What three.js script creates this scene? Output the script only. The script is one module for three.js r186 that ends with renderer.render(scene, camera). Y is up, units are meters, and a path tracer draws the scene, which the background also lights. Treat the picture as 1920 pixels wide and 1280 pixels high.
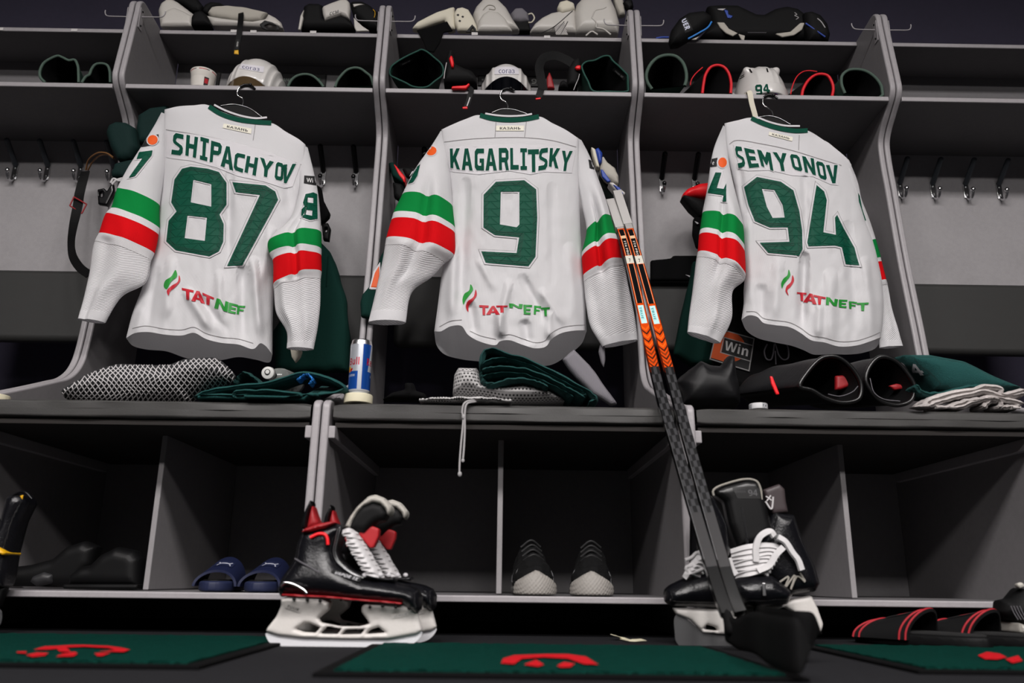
import * as THREE from 'three';
import { mergeGeometries, mergeVertices } from 'three/addons/utils/BufferGeometryUtils.js';
import { RoundedBoxGeometry } from 'three/addons/geometries/RoundedBoxGeometry.js';
import { TessellateModifier } from 'three/addons/modifiers/TessellateModifier.js';
import { RectAreaLightUniformsLib } from 'three/addons/lights/RectAreaLightUniformsLib.js';

// ------------------------------------------------------------------ camera, light, exposure
const V = (x, y, z) => new THREE.Vector3(x, y, z);
const rad = THREE.MathUtils.degToRad;
const scene = new THREE.Scene();
scene.background = new THREE.Color(0x000000);
const FOCAL = 1546;                                   // in pixels of a 1920 x 1280 frame
const camera = new THREE.PerspectiveCamera(2 * Math.atan(640 / FOCAL) * 180 / Math.PI, 1.5, 0.05, 40);
camera.position.set(0, 0.13, 2.06);
camera.rotation.set(rad(16.16), rad(-0.5), rad(0.68), 'YXZ');
camera.updateMatrixWorld(true);
camera.focus = 2.62;
camera.userData.fStop = 2.6;
const renderer = new THREE.WebGLRenderer({ antialias: true });
renderer.toneMapping = THREE.LinearToneMapping;
renderer.toneMappingExposure = 0.5;
renderer.shadowMap.enabled = true;
RectAreaLightUniformsLib.init();
const CEIL = 3.7, LAMP_NIT = 33;
const lampSpots = [];
for (const z of [3.7, 6.9]) for (const x of [-2.2, -0.74, 0.74, 2.2]) lampSpots.push([x, z]);

// ------------------------------------------------------------------ helpers
let seed = 7;
const rnd = () => { seed = (seed * 1664525 + 1013904223) >>> 0; return seed / 4294967296; };
const used = {};
const numbered = (n) => { const k = used[n] = (used[n] ?? -1) + 1; return k ? `${n}_${String(k).padStart(3, '0')}` : n; };
const CAM = camera.position.clone(), CQ = camera.quaternion.clone();
const ray = (u, v) => V((u - 960) / FOCAL, (640 - v) / FOCAL, -1).applyQuaternion(CQ);
// a measured point of the photograph -> the place in the room, on the plane z (or x, or y) that the thing stands in
const at = (u, v, z) => { const d = ray(u, v); return d.multiplyScalar((z - CAM.z) / d.z).add(CAM); };
const atX = (u, v, x) => { const d = ray(u, v); return d.multiplyScalar((x - CAM.x) / d.x).add(CAM); };
const atY = (u, v, y) => { const d = ray(u, v); return d.multiplyScalar((y - CAM.y) / d.y).add(CAM); };
const crop = (x0, y0, s) => (p) => [x0 + p[0] / s, y0 + p[1] / s, ...p.slice(2)];
const lerp = THREE.MathUtils.lerp, clamp = THREE.MathUtils.clamp;
const sstep = (a, b, x) => { const t = clamp((x - a) / (b - a), 0, 1); return t * t * (3 - 2 * t); };
const hash = (i, j, k) => { let h = (i * 374761393 + j * 668265263 + k * 2147483647) | 0; h = Math.imul(h ^ (h >>> 13), 1274126177); return ((h ^ (h >>> 16)) >>> 0) / 4294967296; };
function noise(x, y, z = 0) {
  const i = Math.floor(x), j = Math.floor(y), k = Math.floor(z), s = (t) => t * t * (3 - 2 * t);
  const a = s(x - i), b = s(y - j), c = s(z - k);
  const L = (d) => lerp(lerp(hash(i, j, k + d), hash(i + 1, j, k + d), a), lerp(hash(i, j + 1, k + d), hash(i + 1, j + 1, k + d), a), b);
  return lerp(L(0), L(1), c) * 2 - 1;
}
function grain(size, fn) {                             // grey texture, fn(x, y) in 0..1, tiling is up to fn
  const d = new Uint8Array(size * size * 4);
  for (let y = 0; y < size; y++) for (let x = 0; x < size; x++) { const g = clamp(fn(x, y), 0, 1) * 255, o = (y * size + x) * 4; d[o] = d[o + 1] = d[o + 2] = g; d[o + 3] = 255; }
  const t = new THREE.DataTexture(d, size, size); t.wrapS = t.wrapT = THREE.RepeatWrapping; t.magFilter = THREE.LinearFilter; t.minFilter = THREE.LinearMipmapLinearFilter; t.generateMipmaps = true; t.needsUpdate = true; return t;
}
const rep = (t, n) => { const c = t.clone(); c.repeat.set(n, n); c.needsUpdate = true; return c; };
const tileNoise = (x, y, s, f) => { const n = s / f, q = (a, b) => hash(((a % n) + n) % n, ((b % n) + n) % n, f); const X = x / f, Y = y / f, i = Math.floor(X), j = Math.floor(Y), a = X - i, b = Y - j; return lerp(lerp(q(i, j), q(i + 1, j), a), lerp(q(i, j + 1), q(i + 1, j + 1), a), b); };
const G = {
  fine: grain(256, (x, y) => 0.5 * hash(x, y, 1) + 0.3 * tileNoise(x, y, 256, 4) + 0.2 * tileNoise(x, y, 256, 32)),
  paint: grain(256, (x, y) => 0.78 + 0.1 * hash(x, y, 2) + 0.07 * tileNoise(x, y, 256, 8) + 0.08 * tileNoise(x, y, 256, 64)),
  knit: grain(64, (x, y) => 0.5 + 0.28 * Math.sin(x / 64 * Math.PI * 16) + 0.22 * Math.sin(y / 64 * Math.PI * 16 + (Math.floor(x / 8) % 2) * Math.PI)),
  rib: grain(64, (x, y) => 0.5 + 0.5 * Math.sin((y + 0.5 * x) / 64 * Math.PI * 8)),
  weave: grain(64, (x, y) => ((Math.floor(x / 8) + Math.floor(y / 8)) % 2 ? 0.3 + 0.5 * Math.abs(Math.sin(x * Math.PI / 8)) : 0.3 + 0.5 * Math.abs(Math.sin(y * Math.PI / 8)))),
  terry: grain(256, (x, y) => 0.6 * hash(x >> 1, y >> 1, 3) + 0.4 * tileNoise(x, y, 256, 4)),
  speck: grain(512, (x, y) => 0.62 + 0.2 * hash(x, y, 5) + 0.12 * tileNoise(x, y, 512, 16) + (hash(x >> 1, y >> 1, 9) > 0.994 ? 0.5 : 0)),
};
function mat(color, rough = 0.7, o = {}) { return new THREE.MeshPhysicalMaterial({ color, roughness: rough, side: THREE.DoubleSide, ...o }); }
const M = {
  panel: mat(0x848183, 0.55, { map: rep(G.paint, 3), bumpMap: rep(G.fine, 6), bumpScale: 0.0002 }),
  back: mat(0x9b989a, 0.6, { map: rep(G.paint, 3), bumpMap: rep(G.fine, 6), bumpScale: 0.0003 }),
  shelf: mat(0x6c6a6c, 0.6, { map: rep(G.paint, 3), bumpMap: rep(G.fine, 6), bumpScale: 0.0002 }),  // grey partly darkened to carry the shade under shelves and in cubbies
  cushion: mat(0x282827, 0.6, { map: rep(G.paint, 4), bumpMap: rep(G.fine, 8), bumpScale: 0.0003 }),
  edge: mat(0x9f9b9e, 0.45, { map: rep(G.paint, 4) }),
  vinyl: mat(0x3a3938, 0.55, { map: rep(G.paint, 4), bumpMap: rep(G.fine, 8), bumpScale: 0.0003 }),
  board: mat(0x150f0c, 0.8, { map: rep(G.paint, 4) }),
  chrome: mat(0xd0d0d2, 0.2, { metalness: 1 }),
  steel: mat(0xc8c8ca, 0.3, { metalness: 1 }),
  black: mat(0x0a0a0b, 0.6, { specularIntensity: 0.35 }),
  blackGloss: mat(0x0b0b0d, 0.25, { specularIntensity: 0.7 }),
  blackCloth: mat(0x0b0b0c, 0.95, { specularIntensity: 0.2, bumpMap: rep(G.weave, 40), bumpScale: 0.0004 }),
};
const P3 = (a) => a.isVector3 ? a : V(...a);
function tidy(g) { const n = g.index ? g.toNonIndexed() : g; for (const k of Object.keys(n.attributes)) if (!['position', 'normal', 'uv'].includes(k)) n.deleteAttribute(k); if (!n.attributes.uv) n.setAttribute('uv', new THREE.Float32BufferAttribute(new Float32Array(n.attributes.position.count * 2), 2)); if (!n.attributes.normal) n.computeVertexNormals(); return n; }
function boxUV(g) {                                    // uv in metres, by the way a face points
  g.computeVertexNormals?.call; const p = g.attributes.position, n = g.attributes.normal, uv = new Float32Array(p.count * 2);
  for (let i = 0; i < p.count; i++) { const a = Math.abs(n.getX(i)), b = Math.abs(n.getY(i)), c = Math.abs(n.getZ(i)); if (a > b && a > c) { uv[2 * i] = p.getZ(i); uv[2 * i + 1] = p.getY(i); } else if (b > c) { uv[2 * i] = p.getX(i); uv[2 * i + 1] = p.getZ(i); } else { uv[2 * i] = p.getX(i); uv[2 * i + 1] = p.getY(i); } }
  g.setAttribute('uv', new THREE.BufferAttribute(uv, 2)); return g;
}
const join = (gs) => gs.length === 1 ? gs[0] : mergeGeometries(gs.map(tidy));
function part(parent, name, gs, m, label) {
  const o = new THREE.Mesh(join([gs].flat()), m); o.name = parent === scene ? numbered(name) : name; o.castShadow = o.receiveShadow = true; parent.add(o); if (label) o.userData.label = label; return o;
}
function tag(o, label, category, group, kind) { Object.assign(o.userData, { label, category }); if (group) o.userData.group = group; if (kind) o.userData.kind = kind; return o; }
function thing(name, label, category, group) { const g = new THREE.Group(); g.name = numbered(name); scene.add(g); return tag(g, label, category, group); }
function solo(name, gs, m, label, category, group) { return tag(part(scene, name, gs, m), label, category, group); }
function struct(name, gs, m) { const o = part(scene, name, gs, m); o.userData.kind = 'structure'; return o; }
function box(w, h, d, x = 0, y = 0, z = 0, r = 0.003) { const g = r ? new RoundedBoxGeometry(w, h, d, 2, Math.min(r, w / 2.01, h / 2.01, d / 2.01)) : new THREE.BoxGeometry(w, h, d); g.translate(x, y, z); return boxUV(tidy(g)); }
function tube(pts, r, seg = 40, sides = 8, closed = false) { return new THREE.TubeGeometry(new THREE.CatmullRomCurve3(pts.map(P3), closed, 'catmullrom', 0.5), seg, r, sides, closed); }
function rod(a, b, r, r2 = r, sides = 12) { a = P3(a); b = P3(b); const g = new THREE.CylinderGeometry(r2, r, a.distanceTo(b), sides); g.applyQuaternion(new THREE.Quaternion().setFromUnitVectors(V(0, 1, 0), b.clone().sub(a).normalize())); const m = a.clone().add(b).multiplyScalar(0.5); g.translate(m.x, m.y, m.z); return g; }
function lathe(pts, x = 0, y = 0, z = 0, seg = 40) { const g = new THREE.LatheGeometry(pts.map((p) => new THREE.Vector2(...p)), seg); g.translate(x, y, z); return g; }
// a flat strap: ribbon of width w and thickness t along a curve, its flat side facing n
function strap(pts, w, t = 0.0025, n = V(0, 0, 1), seg = 40) {
  const c = new THREE.CatmullRomCurve3(pts.map(P3)), pos = [], idx = [], uv = [], W = typeof w === 'function' ? w : () => w, N = typeof n === 'function' ? n : () => n, len = c.getLength();
  for (let i = 0; i <= seg; i++) { const s = i / seg, p = c.getPoint(s), T = c.getTangent(s), nn = N(s).clone(), b = V().crossVectors(T, nn).normalize(), q = V().crossVectors(b, T).normalize(), h = W(s) / 2;
    for (const [a, e] of [[-1, 1], [1, 1], [1, -1], [-1, -1]]) { const r = p.clone().addScaledVector(b, a * h).addScaledVector(q, e * t / 2); pos.push(r.x, r.y, r.z); uv.push(a * h, s * len); } }
  for (let i = 0; i < seg; i++) for (let k = 0; k < 4; k++) { const a = i * 4 + k, b = i * 4 + (k + 1) % 4, d = a + 4, e = b + 4; idx.push(a, b, d, b, e, d); }
  idx.push(0, 2, 1, 0, 3, 2); const l = seg * 4; idx.push(l, l + 1, l + 2, l, l + 2, l + 3);
  const g = new THREE.BufferGeometry(); g.setAttribute('position', new THREE.Float32BufferAttribute(pos, 3)); g.setAttribute('uv', new THREE.Float32BufferAttribute(uv, 2)); g.setIndex(idx); const f = g.toNonIndexed(); f.computeVertexNormals(); return f;
}
// a grid of points f(s, t) -> Vector3
function grid(f, nu, nv, o = {}) {
  const pos = [], uv = [], idx = [];
  for (let j = 0; j <= nv; j++) for (let i = 0; i <= nu; i++) { const p = f(i / nu, j / nv); pos.push(p.x, p.y, p.z); uv.push(...(o.uv ? o.uv(i / nu, j / nv, p) : [p.x, p.y])); }
  for (let j = 0; j < nv; j++) for (let i = 0; i < nu; i++) { const a = j * (nu + 1) + i, b = a + 1, c = a + nu + 1, d = c + 1; idx.push(a, c, b, b, c, d); }
  const g = new THREE.BufferGeometry(); g.setAttribute('position', new THREE.Float32BufferAttribute(pos, 3)); g.setAttribute('uv', new THREE.Float32BufferAttribute(uv, 2)); g.setIndex(idx); g.computeVertexNormals();
  if (o.wrap) { const n = g.attributes.normal; for (let j = 0; j <= nv; j++) { const a = j * (nu + 1), b = a + nu, m = V(n.getX(a) + n.getX(b), n.getY(a) + n.getY(b), n.getZ(a) + n.getZ(b)).normalize(); n.setXYZ(a, m.x, m.y, m.z); n.setXYZ(b, m.x, m.y, m.z); } }
  return g;
}
// closed surface of a distance field (surface nets), in metres
function field(f, lo, hi, cell) {
  const n = [0, 1, 2].map((k) => Math.max(2, Math.ceil((hi[k] - lo[k]) / cell) + 1)), [nx, ny, nz] = n, F = new Float32Array(nx * ny * nz), id = (i, j, k) => (k * ny + j) * nx + i;
  for (let k = 0; k < nz; k++) for (let j = 0; j < ny; j++) for (let i = 0; i < nx; i++) F[id(i, j, k)] = f(lo[0] + i * cell, lo[1] + j * cell, lo[2] + k * cell);
  const vid = new Int32Array(nx * ny * nz).fill(-1), pos = [], idx = [];
  const E = [[0, 1], [2, 3], [4, 5], [6, 7], [0, 2], [1, 3], [4, 6], [5, 7], [0, 4], [1, 5], [2, 6], [3, 7]];
  for (let k = 0; k < nz - 1; k++) for (let j = 0; j < ny - 1; j++) for (let i = 0; i < nx - 1; i++) {
    const c = []; let m = 0; for (let q = 0; q < 8; q++) { c.push(F[id(i + (q & 1), j + ((q >> 1) & 1), k + (q >> 2))]); if (c[q] < 0) m++; }
    if (m === 0 || m === 8) continue; let x = 0, y = 0, z = 0, cnt = 0;
    for (const [a, b] of E) if ((c[a] < 0) !== (c[b] < 0)) { const t = c[a] / (c[a] - c[b]); x += lerp(a & 1, b & 1, t); y += lerp((a >> 1) & 1, (b >> 1) & 1, t); z += lerp(a >> 2, b >> 2, t); cnt++; }
    vid[id(i, j, k)] = pos.length / 3; pos.push(lo[0] + (i + x / cnt) * cell, lo[1] + (j + y / cnt) * cell, lo[2] + (k + z / cnt) * cell);
  }
  const quad = (a, b, c, d, s) => { if (a < 0 || b < 0 || c < 0 || d < 0) return; s ? idx.push(a, b, c, a, c, d) : idx.push(a, c, b, a, d, c); };
  for (let k = 1; k < nz - 1; k++) for (let j = 1; j < ny - 1; j++) for (let i = 1; i < nx - 1; i++) {
    const o = F[id(i, j, k)] < 0;
    if (o !== F[id(i + 1, j, k)] < 0) quad(vid[id(i, j - 1, k - 1)], vid[id(i, j, k - 1)], vid[id(i, j, k)], vid[id(i, j - 1, k)], o);
    if (o !== F[id(i, j + 1, k)] < 0) quad(vid[id(i - 1, j, k - 1)], vid[id(i - 1, j, k)], vid[id(i, j, k)], vid[id(i, j, k - 1)], o);
    if (o !== F[id(i, j, k + 1)] < 0) quad(vid[id(i - 1, j - 1, k)], vid[id(i, j - 1, k)], vid[id(i, j, k)], vid[id(i - 1, j, k)], o);
  }
  const g = new THREE.BufferGeometry(); g.setAttribute('position', new THREE.Float32BufferAttribute(pos, 3)); g.setIndex(idx); g.computeVertexNormals(); return boxUV(g);
}
const smin = (a, b, k) => { const h = Math.max(k - Math.abs(a - b), 0) / k; return Math.min(a, b) - h * h * k * 0.25; };
const smax = (a, b, k) => -smin(-a, -b, k);
const sBox = (x, y, z, a, b, c, r = 0) => { const X = Math.abs(x) - a + r, Y = Math.abs(y) - b + r, Z = Math.abs(z) - c + r; return Math.hypot(Math.max(X, 0), Math.max(Y, 0), Math.max(Z, 0)) + Math.min(Math.max(X, Y, Z), 0) - r; };
const sEll = (x, y, z, a, b, c) => { const k = Math.hypot(x / a, y / b, z / c), q = Math.hypot(x / a / a, y / b / b, z / c / c); return q < 1e-9 ? -Math.min(a, b, c) : k * (k - 1) / q; };
const sCap = (x, y, z, A, B, ra, rb = ra) => { const bx = B[0] - A[0], by = B[1] - A[1], bz = B[2] - A[2], t = clamp(((x - A[0]) * bx + (y - A[1]) * by + (z - A[2]) * bz) / (bx * bx + by * by + bz * bz), 0, 1); return Math.hypot(x - A[0] - bx * t, y - A[1] - by * t, z - A[2] - bz * t) - lerp(ra, rb, t); };
function sPoly(x, y, P) { let d = 1e9, s = 1; for (let i = 0, n = P.length, j = n - 1; i < n; j = i++) { const ex = P[j][0] - P[i][0], ey = P[j][1] - P[i][1], wx = x - P[i][0], wy = y - P[i][1], t = clamp((wx * ex + wy * ey) / (ex * ex + ey * ey), 0, 1), bx = wx - ex * t, by = wy - ey * t; d = Math.min(d, bx * bx + by * by); const a = y >= P[i][1], b = y < P[j][1], c = ex * wy > ey * wx; if ((a && b && c) || (!a && !b && !c)) s = -s; } return s * Math.sqrt(d); }
// rounded solid from an outline in a plane: half-thickness h, edge rounding r
const sSlab = (d2, z, h, r) => { const a = d2 + r, b = Math.abs(z) - h + r; return Math.min(Math.max(a, b), 0) + Math.hypot(Math.max(a, 0), Math.max(b, 0)) - r; };
const smooth = (pts, n, closed = false) => { const c = new THREE.CatmullRomCurve3(pts.map((p) => V(p[0], p[1], p[2] ?? 0)), closed, 'centripetal'); return c.getPoints(n).map((p) => [p.x, p.y, p.z]); };
function canvas(w, h, draw) { const c = document.createElement('canvas'); c.width = w; c.height = h; const x = c.getContext('2d'); draw(x, w, h); const t = new THREE.CanvasTexture(c); t.colorSpace = THREE.SRGBColorSpace; t.anisotropy = 8; return t; }
const stage = (s) => console.log(s);
// ------------------------------------------------------------------ the room
struct('floor', box(12, 0.1, 11.85, 0, -0.05, 4.175, 0), mat(0x232326, 0.92, { specularIntensity: 0.2, map: rep(G.speck, 2.5), bumpMap: rep(G.fine, 12), bumpScale: 0.0006 }));
struct('ceiling', box(12, 0.1, 11.85, 0, CEIL + 0.05, 4.175, 0), mat(0x242425, 0.9));
struct('wall_back', box(12, CEIL, 0.1, 0, CEIL / 2, -1.7, 0), mat(0x4b475b, 0.9, { map: rep(G.paint, 2), bumpMap: rep(G.fine, 4), bumpScale: 0.0008 }));
struct('wall_front', box(12, CEIL, 0.1, 0, CEIL / 2, 10.05, 0), mat(0x1f1f21, 0.9));
struct('wall_left', box(0.1, CEIL, 11.85, -6.05, CEIL / 2, 4.175, 0), mat(0x1f1f21, 0.9));
struct('wall_right', box(0.1, CEIL, 11.85, 6.05, CEIL / 2, 4.175, 0), mat(0x1f1f21, 0.9));
for (const [i, [x, z]] of lampSpots.entries()) {
  const row = z < 5 ? 'nearer' : 'farther', col = ['far left', 'middle left', 'middle right', 'far right'][i % 4];
  const t = thing('ceiling_lamp', `square white ceiling panel lamp, ${col} one in the row ${row} to the lockers`, 'ceiling lamp', 'ceiling panel lamps');
  part(t, 'frame', [box(1.0, 0.03, 0.04, x, CEIL - 0.016, z - 0.48), box(1.0, 0.03, 0.04, x, CEIL - 0.016, z + 0.48), box(0.04, 0.03, 0.92, x - 0.48, CEIL - 0.016, z), box(0.04, 0.03, 0.92, x + 0.48, CEIL - 0.016, z)], M.edge);
  part(t, 'diffuser', box(0.92, 0.012, 0.92, x, CEIL - 0.012, z, 0), mat(0xffffff, 0.6, { emissive: 0xfffaf6, emissiveIntensity: 14 }));
  const l = new THREE.RectAreaLight(0xfffaf8, LAMP_NIT * 2.6, 0.9, 0.9); l.position.set(x, CEIL - 0.022, z); l.rotation.x = -Math.PI / 2; l.castShadow = true; t.add(l);
}
// ------------------------------------------------------------------ the locker stalls
const PITCH = 0.9226, BULGE = -0.497;
const front = [];                                      // (z, y) profile of the front edge, top to floor
const prof = [[-0.9, 2.165], [-0.62, 2.185], [-0.555, 2.185], [-0.535, 2.165], [-0.53, 2.12], [-0.513, 1.98], [-0.499, 1.87], [-0.497, 1.835], [-0.508, 1.808], [-0.56, 1.765], [-0.612, 1.722], [-0.632, 1.69], [-0.635, 1.63], [-0.622, 1.48], [-0.598, 1.2], [-0.565, 0.95], [-0.553, 0.85], [-0.54, 0.8], [-0.515, 0.76], [-0.47, 0.725], [-0.4, 0.697], [-0.17, 0.613], [-0.04, 0.572], [-0.008, 0.566], [0.006, 0.554], [0.009, 0.53], [0.014, 0.3], [0.02, 0.0]];
function sidePanel() {
  const s = new THREE.Shape(); s.moveTo(-prof[0][0], prof[0][1]);
  const c = new THREE.CatmullRomCurve3(prof.map(([z, y]) => V(-z, y, 0)), false, 'centripetal'); for (const p of c.getPoints(150).slice(1)) s.lineTo(p.x, p.y);
  s.lineTo(0.9, 0); s.closePath();
  const g = new THREE.ExtrudeGeometry(s, { depth: 0.0085, bevelEnabled: true, bevelThickness: 0.006, bevelSize: 0.006, bevelOffset: -0.006, bevelSegments: 3, steps: 1 });
  g.translate(0, 0, -0.00425); g.rotateY(Math.PI / 2);            // shape x -> -z
  return boxUV(tidy(g));
}
function splitByNormal(g) { const p = g.attributes.position, n = g.attributes.normal, out = [[], []], N = [[], []], U = [[], []], uv = g.attributes.uv; for (let i = 0; i < p.count; i += 3) { const m = (Math.abs(n.getX(i)) + Math.abs(n.getX(i + 1)) + Math.abs(n.getX(i + 2))) / 3 > 0.98 ? 0 : 1; for (let k = i; k < i + 3; k++) { out[m].push(p.getX(k), p.getY(k), p.getZ(k)); N[m].push(n.getX(k), n.getY(k), n.getZ(k)); U[m].push(uv.getX(k), uv.getY(k)); } } return out.map((a, m) => { const q = new THREE.BufferGeometry(); q.setAttribute('position', new THREE.Float32BufferAttribute(a, 3)); q.setAttribute('normal', new THREE.Float32BufferAttribute(N[m], 3)); q.setAttribute('uv', new THREE.Float32BufferAttribute(U[m], 2)); return q; }); }
const [panelGeo, panelEdge] = splitByNormal(sidePanel());
function coatHook(parent, x, y, dark) {
  const z = -0.898, h = new THREE.Group(); h.name = 'coat_hook'; h.position.set(x, y, z); parent.add(h);
  part(h, 'bracket', [box(0.021, 0.062, 0.003, 0, -0.012, 0.002, 0.001), tube([[0, -0.03, 0.003], [0, -0.044, 0.006], [0, -0.055, 0.018], [0, -0.053, 0.033], [0, -0.04, 0.043], [0, -0.03, 0.046]], 0.006, 28, 10)], M.chrome);
  for (const sy of [0.004, -0.028]) part(h, 'screw', [lathe([[0, 0.002], [0.003, 0.002], [0.004, 0]], 0, 0, 0, 10).rotateX(Math.PI / 2).translate(0, sy, 0.004)], M.steel);
  part(h, 'hook_tip', new THREE.SphereGeometry(0.0085, 14, 10).scale(1, 1.2, 1).translate(0, -0.027, 0.047), dark ? M.blackGloss : M.chrome);
  part(h, 'peg', [new THREE.CapsuleGeometry(0.0105, 0.1, 4, 14).rotateX(0.9).translate(0, 0.05, 0.044)], dark ? M.blackGloss : M.pegGrey);
  return h;
}
M.edge2 = mat(0x8d8a8c, 0.55, { map: rep(G.paint, 3) });
M.pegGrey = mat(0x3c4147, 0.28);
const stallText = ['locker stall at the left edge with dark gloves', 'locker stall with a paper cup and a net bag', 'middle locker stall with an energy drink can', 'locker stall with two leaning sticks at its left side', 'locker stall at the right edge with empty shelf'];
const hookX = [[-0.35, -0.22, -0.095, 0.031, 0.161, 0.29], [-0.33, -0.2, -0.07, 0.06, 0.194, 0.323], [-0.325, -0.195, -0.065, 0.065, 0.195, 0.325], [-0.31, -0.18, -0.05, 0.08, 0.21, 0.335], [-0.285, -0.154, -0.023, 0.11, 0.24, 0.37]];
const stalls = [];
for (let k = 0; k < 5; k++) {
  const t = thing('locker_stall', 'grey wooden ' + stallText[k], 'locker', 'row of locker stalls'); stalls.push(t);
  t.position.x = (k - 2) * PITCH; const w = PITCH - 0.046;
  for (const s of [-1, 1]) { const p = part(t, 'side_panel', panelGeo, M.panel); part(p, 'edge_band', panelEdge, M.edge, 'light grey rounded edge'); p.position.x = s * (PITCH / 2 - 0.0118); }
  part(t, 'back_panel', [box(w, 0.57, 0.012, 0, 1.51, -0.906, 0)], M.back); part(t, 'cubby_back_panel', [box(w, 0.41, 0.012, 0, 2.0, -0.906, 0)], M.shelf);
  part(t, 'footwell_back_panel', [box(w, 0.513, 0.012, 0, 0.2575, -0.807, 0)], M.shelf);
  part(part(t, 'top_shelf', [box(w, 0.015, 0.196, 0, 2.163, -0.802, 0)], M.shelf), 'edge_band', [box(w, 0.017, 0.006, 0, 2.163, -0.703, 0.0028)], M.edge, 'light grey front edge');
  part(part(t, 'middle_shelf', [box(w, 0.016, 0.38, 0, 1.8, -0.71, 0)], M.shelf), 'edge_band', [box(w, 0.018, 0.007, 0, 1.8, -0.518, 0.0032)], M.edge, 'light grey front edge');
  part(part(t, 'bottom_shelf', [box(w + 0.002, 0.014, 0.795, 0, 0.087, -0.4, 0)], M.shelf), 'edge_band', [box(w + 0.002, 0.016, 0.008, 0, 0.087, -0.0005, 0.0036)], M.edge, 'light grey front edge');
  part(t, 'divider', [box(0.015, 0.405, 0.61, k === 2 ? -0.007 : 0, 0.298, -0.486, 0.003)], M.edge2);
  part(t, 'seat_board', [box(w - 0.02, 0.012, 0.78, 0, 0.504, -0.405, 0)], M.board);
  // seat cushion, front edge rolled, slightly creased vinyl
  const cw = w / 2 - 0.004, ks = k;
  part(t, 'seat_cushion', grid((a, b) => { const x = lerp(-cw, cw, a); const ang = b * Math.PI * 2, c = Math.cos(ang), s = Math.sin(ang), e = (q, n) => Math.sign(q) * Math.pow(Math.abs(q), n), ed = Math.pow(Math.abs(a * 2 - 1), 24); const hy = 0.026 * (1 - 0.2 * ed), zz = -0.4 + e(c, 0.18) * 0.398; return V(x * (1 - 0.004 * ed), 0.536 + e(s, 0.22) * hy + 0.0012 * noise(x * 9 + ks * 7, b * 40) * (b < 0.25 || b > 0.9 ? 1 : 0.4), zz + 0.0022 * noise(x * 14 + ks * 3, b * 26)); }, 60, 80, { uv: (a, b) => [a * 0.87, b * 1.7], wrap: false }), M.vinyl);
  part(t, 'back_cushion', [new RoundedBoxGeometry(w - 0.05, 0.28, 0.05, 6, 0.025).translate(0, 1.09, -0.876)], M.cushion);
  for (const s of [-1, 1]) part(t, 'batten', [box(0.018, 0.032, 0.775, s * (w / 2 - 0.006), 0.483, -0.383, 0.003)], M.edge);
  for (const hx of hookX[k]) coatHook(t, hx, 1.655 - 0.004 * (k - 2), k > 0 && k < 4);
  // wire hook on a drilled plate, near the top of each side panel
  for (const s of [-1, 1]) {
    const x = s * (PITCH / 2 - 0.0225), wh = new THREE.Group(); wh.name = 'wire_hook'; wh.position.set(x, 2.112, -0.548); t.add(wh);
    part(wh, 'plate', [box(0.0025, 0.085, 0.028, -s * 0.0015, -0.01, 0, 0.001)], M.edge);
    part(wh, 'wire', [tube([[0, 0, 0], [-s * 0.03, -0.001, 0.002], [-s * 0.07, -0.001, 0.003], [-s * 0.083, 0.004, 0.003], [-s * 0.088, 0.016, 0.003], [-s * 0.088, 0.024, 0.003]], 0.0022, 30, 8)], M.edge);
    for (const dy of [0.022, -0.038]) part(wh, 'screw', lathe([[0, 0.004], [0.003, 0.003], [0.004, 0]], 0, 0, 0, 10).rotateZ(s * Math.PI / 2).translate(-s * 0.003, dy, 0), M.black);
  }
}
stage('stalls');
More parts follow.
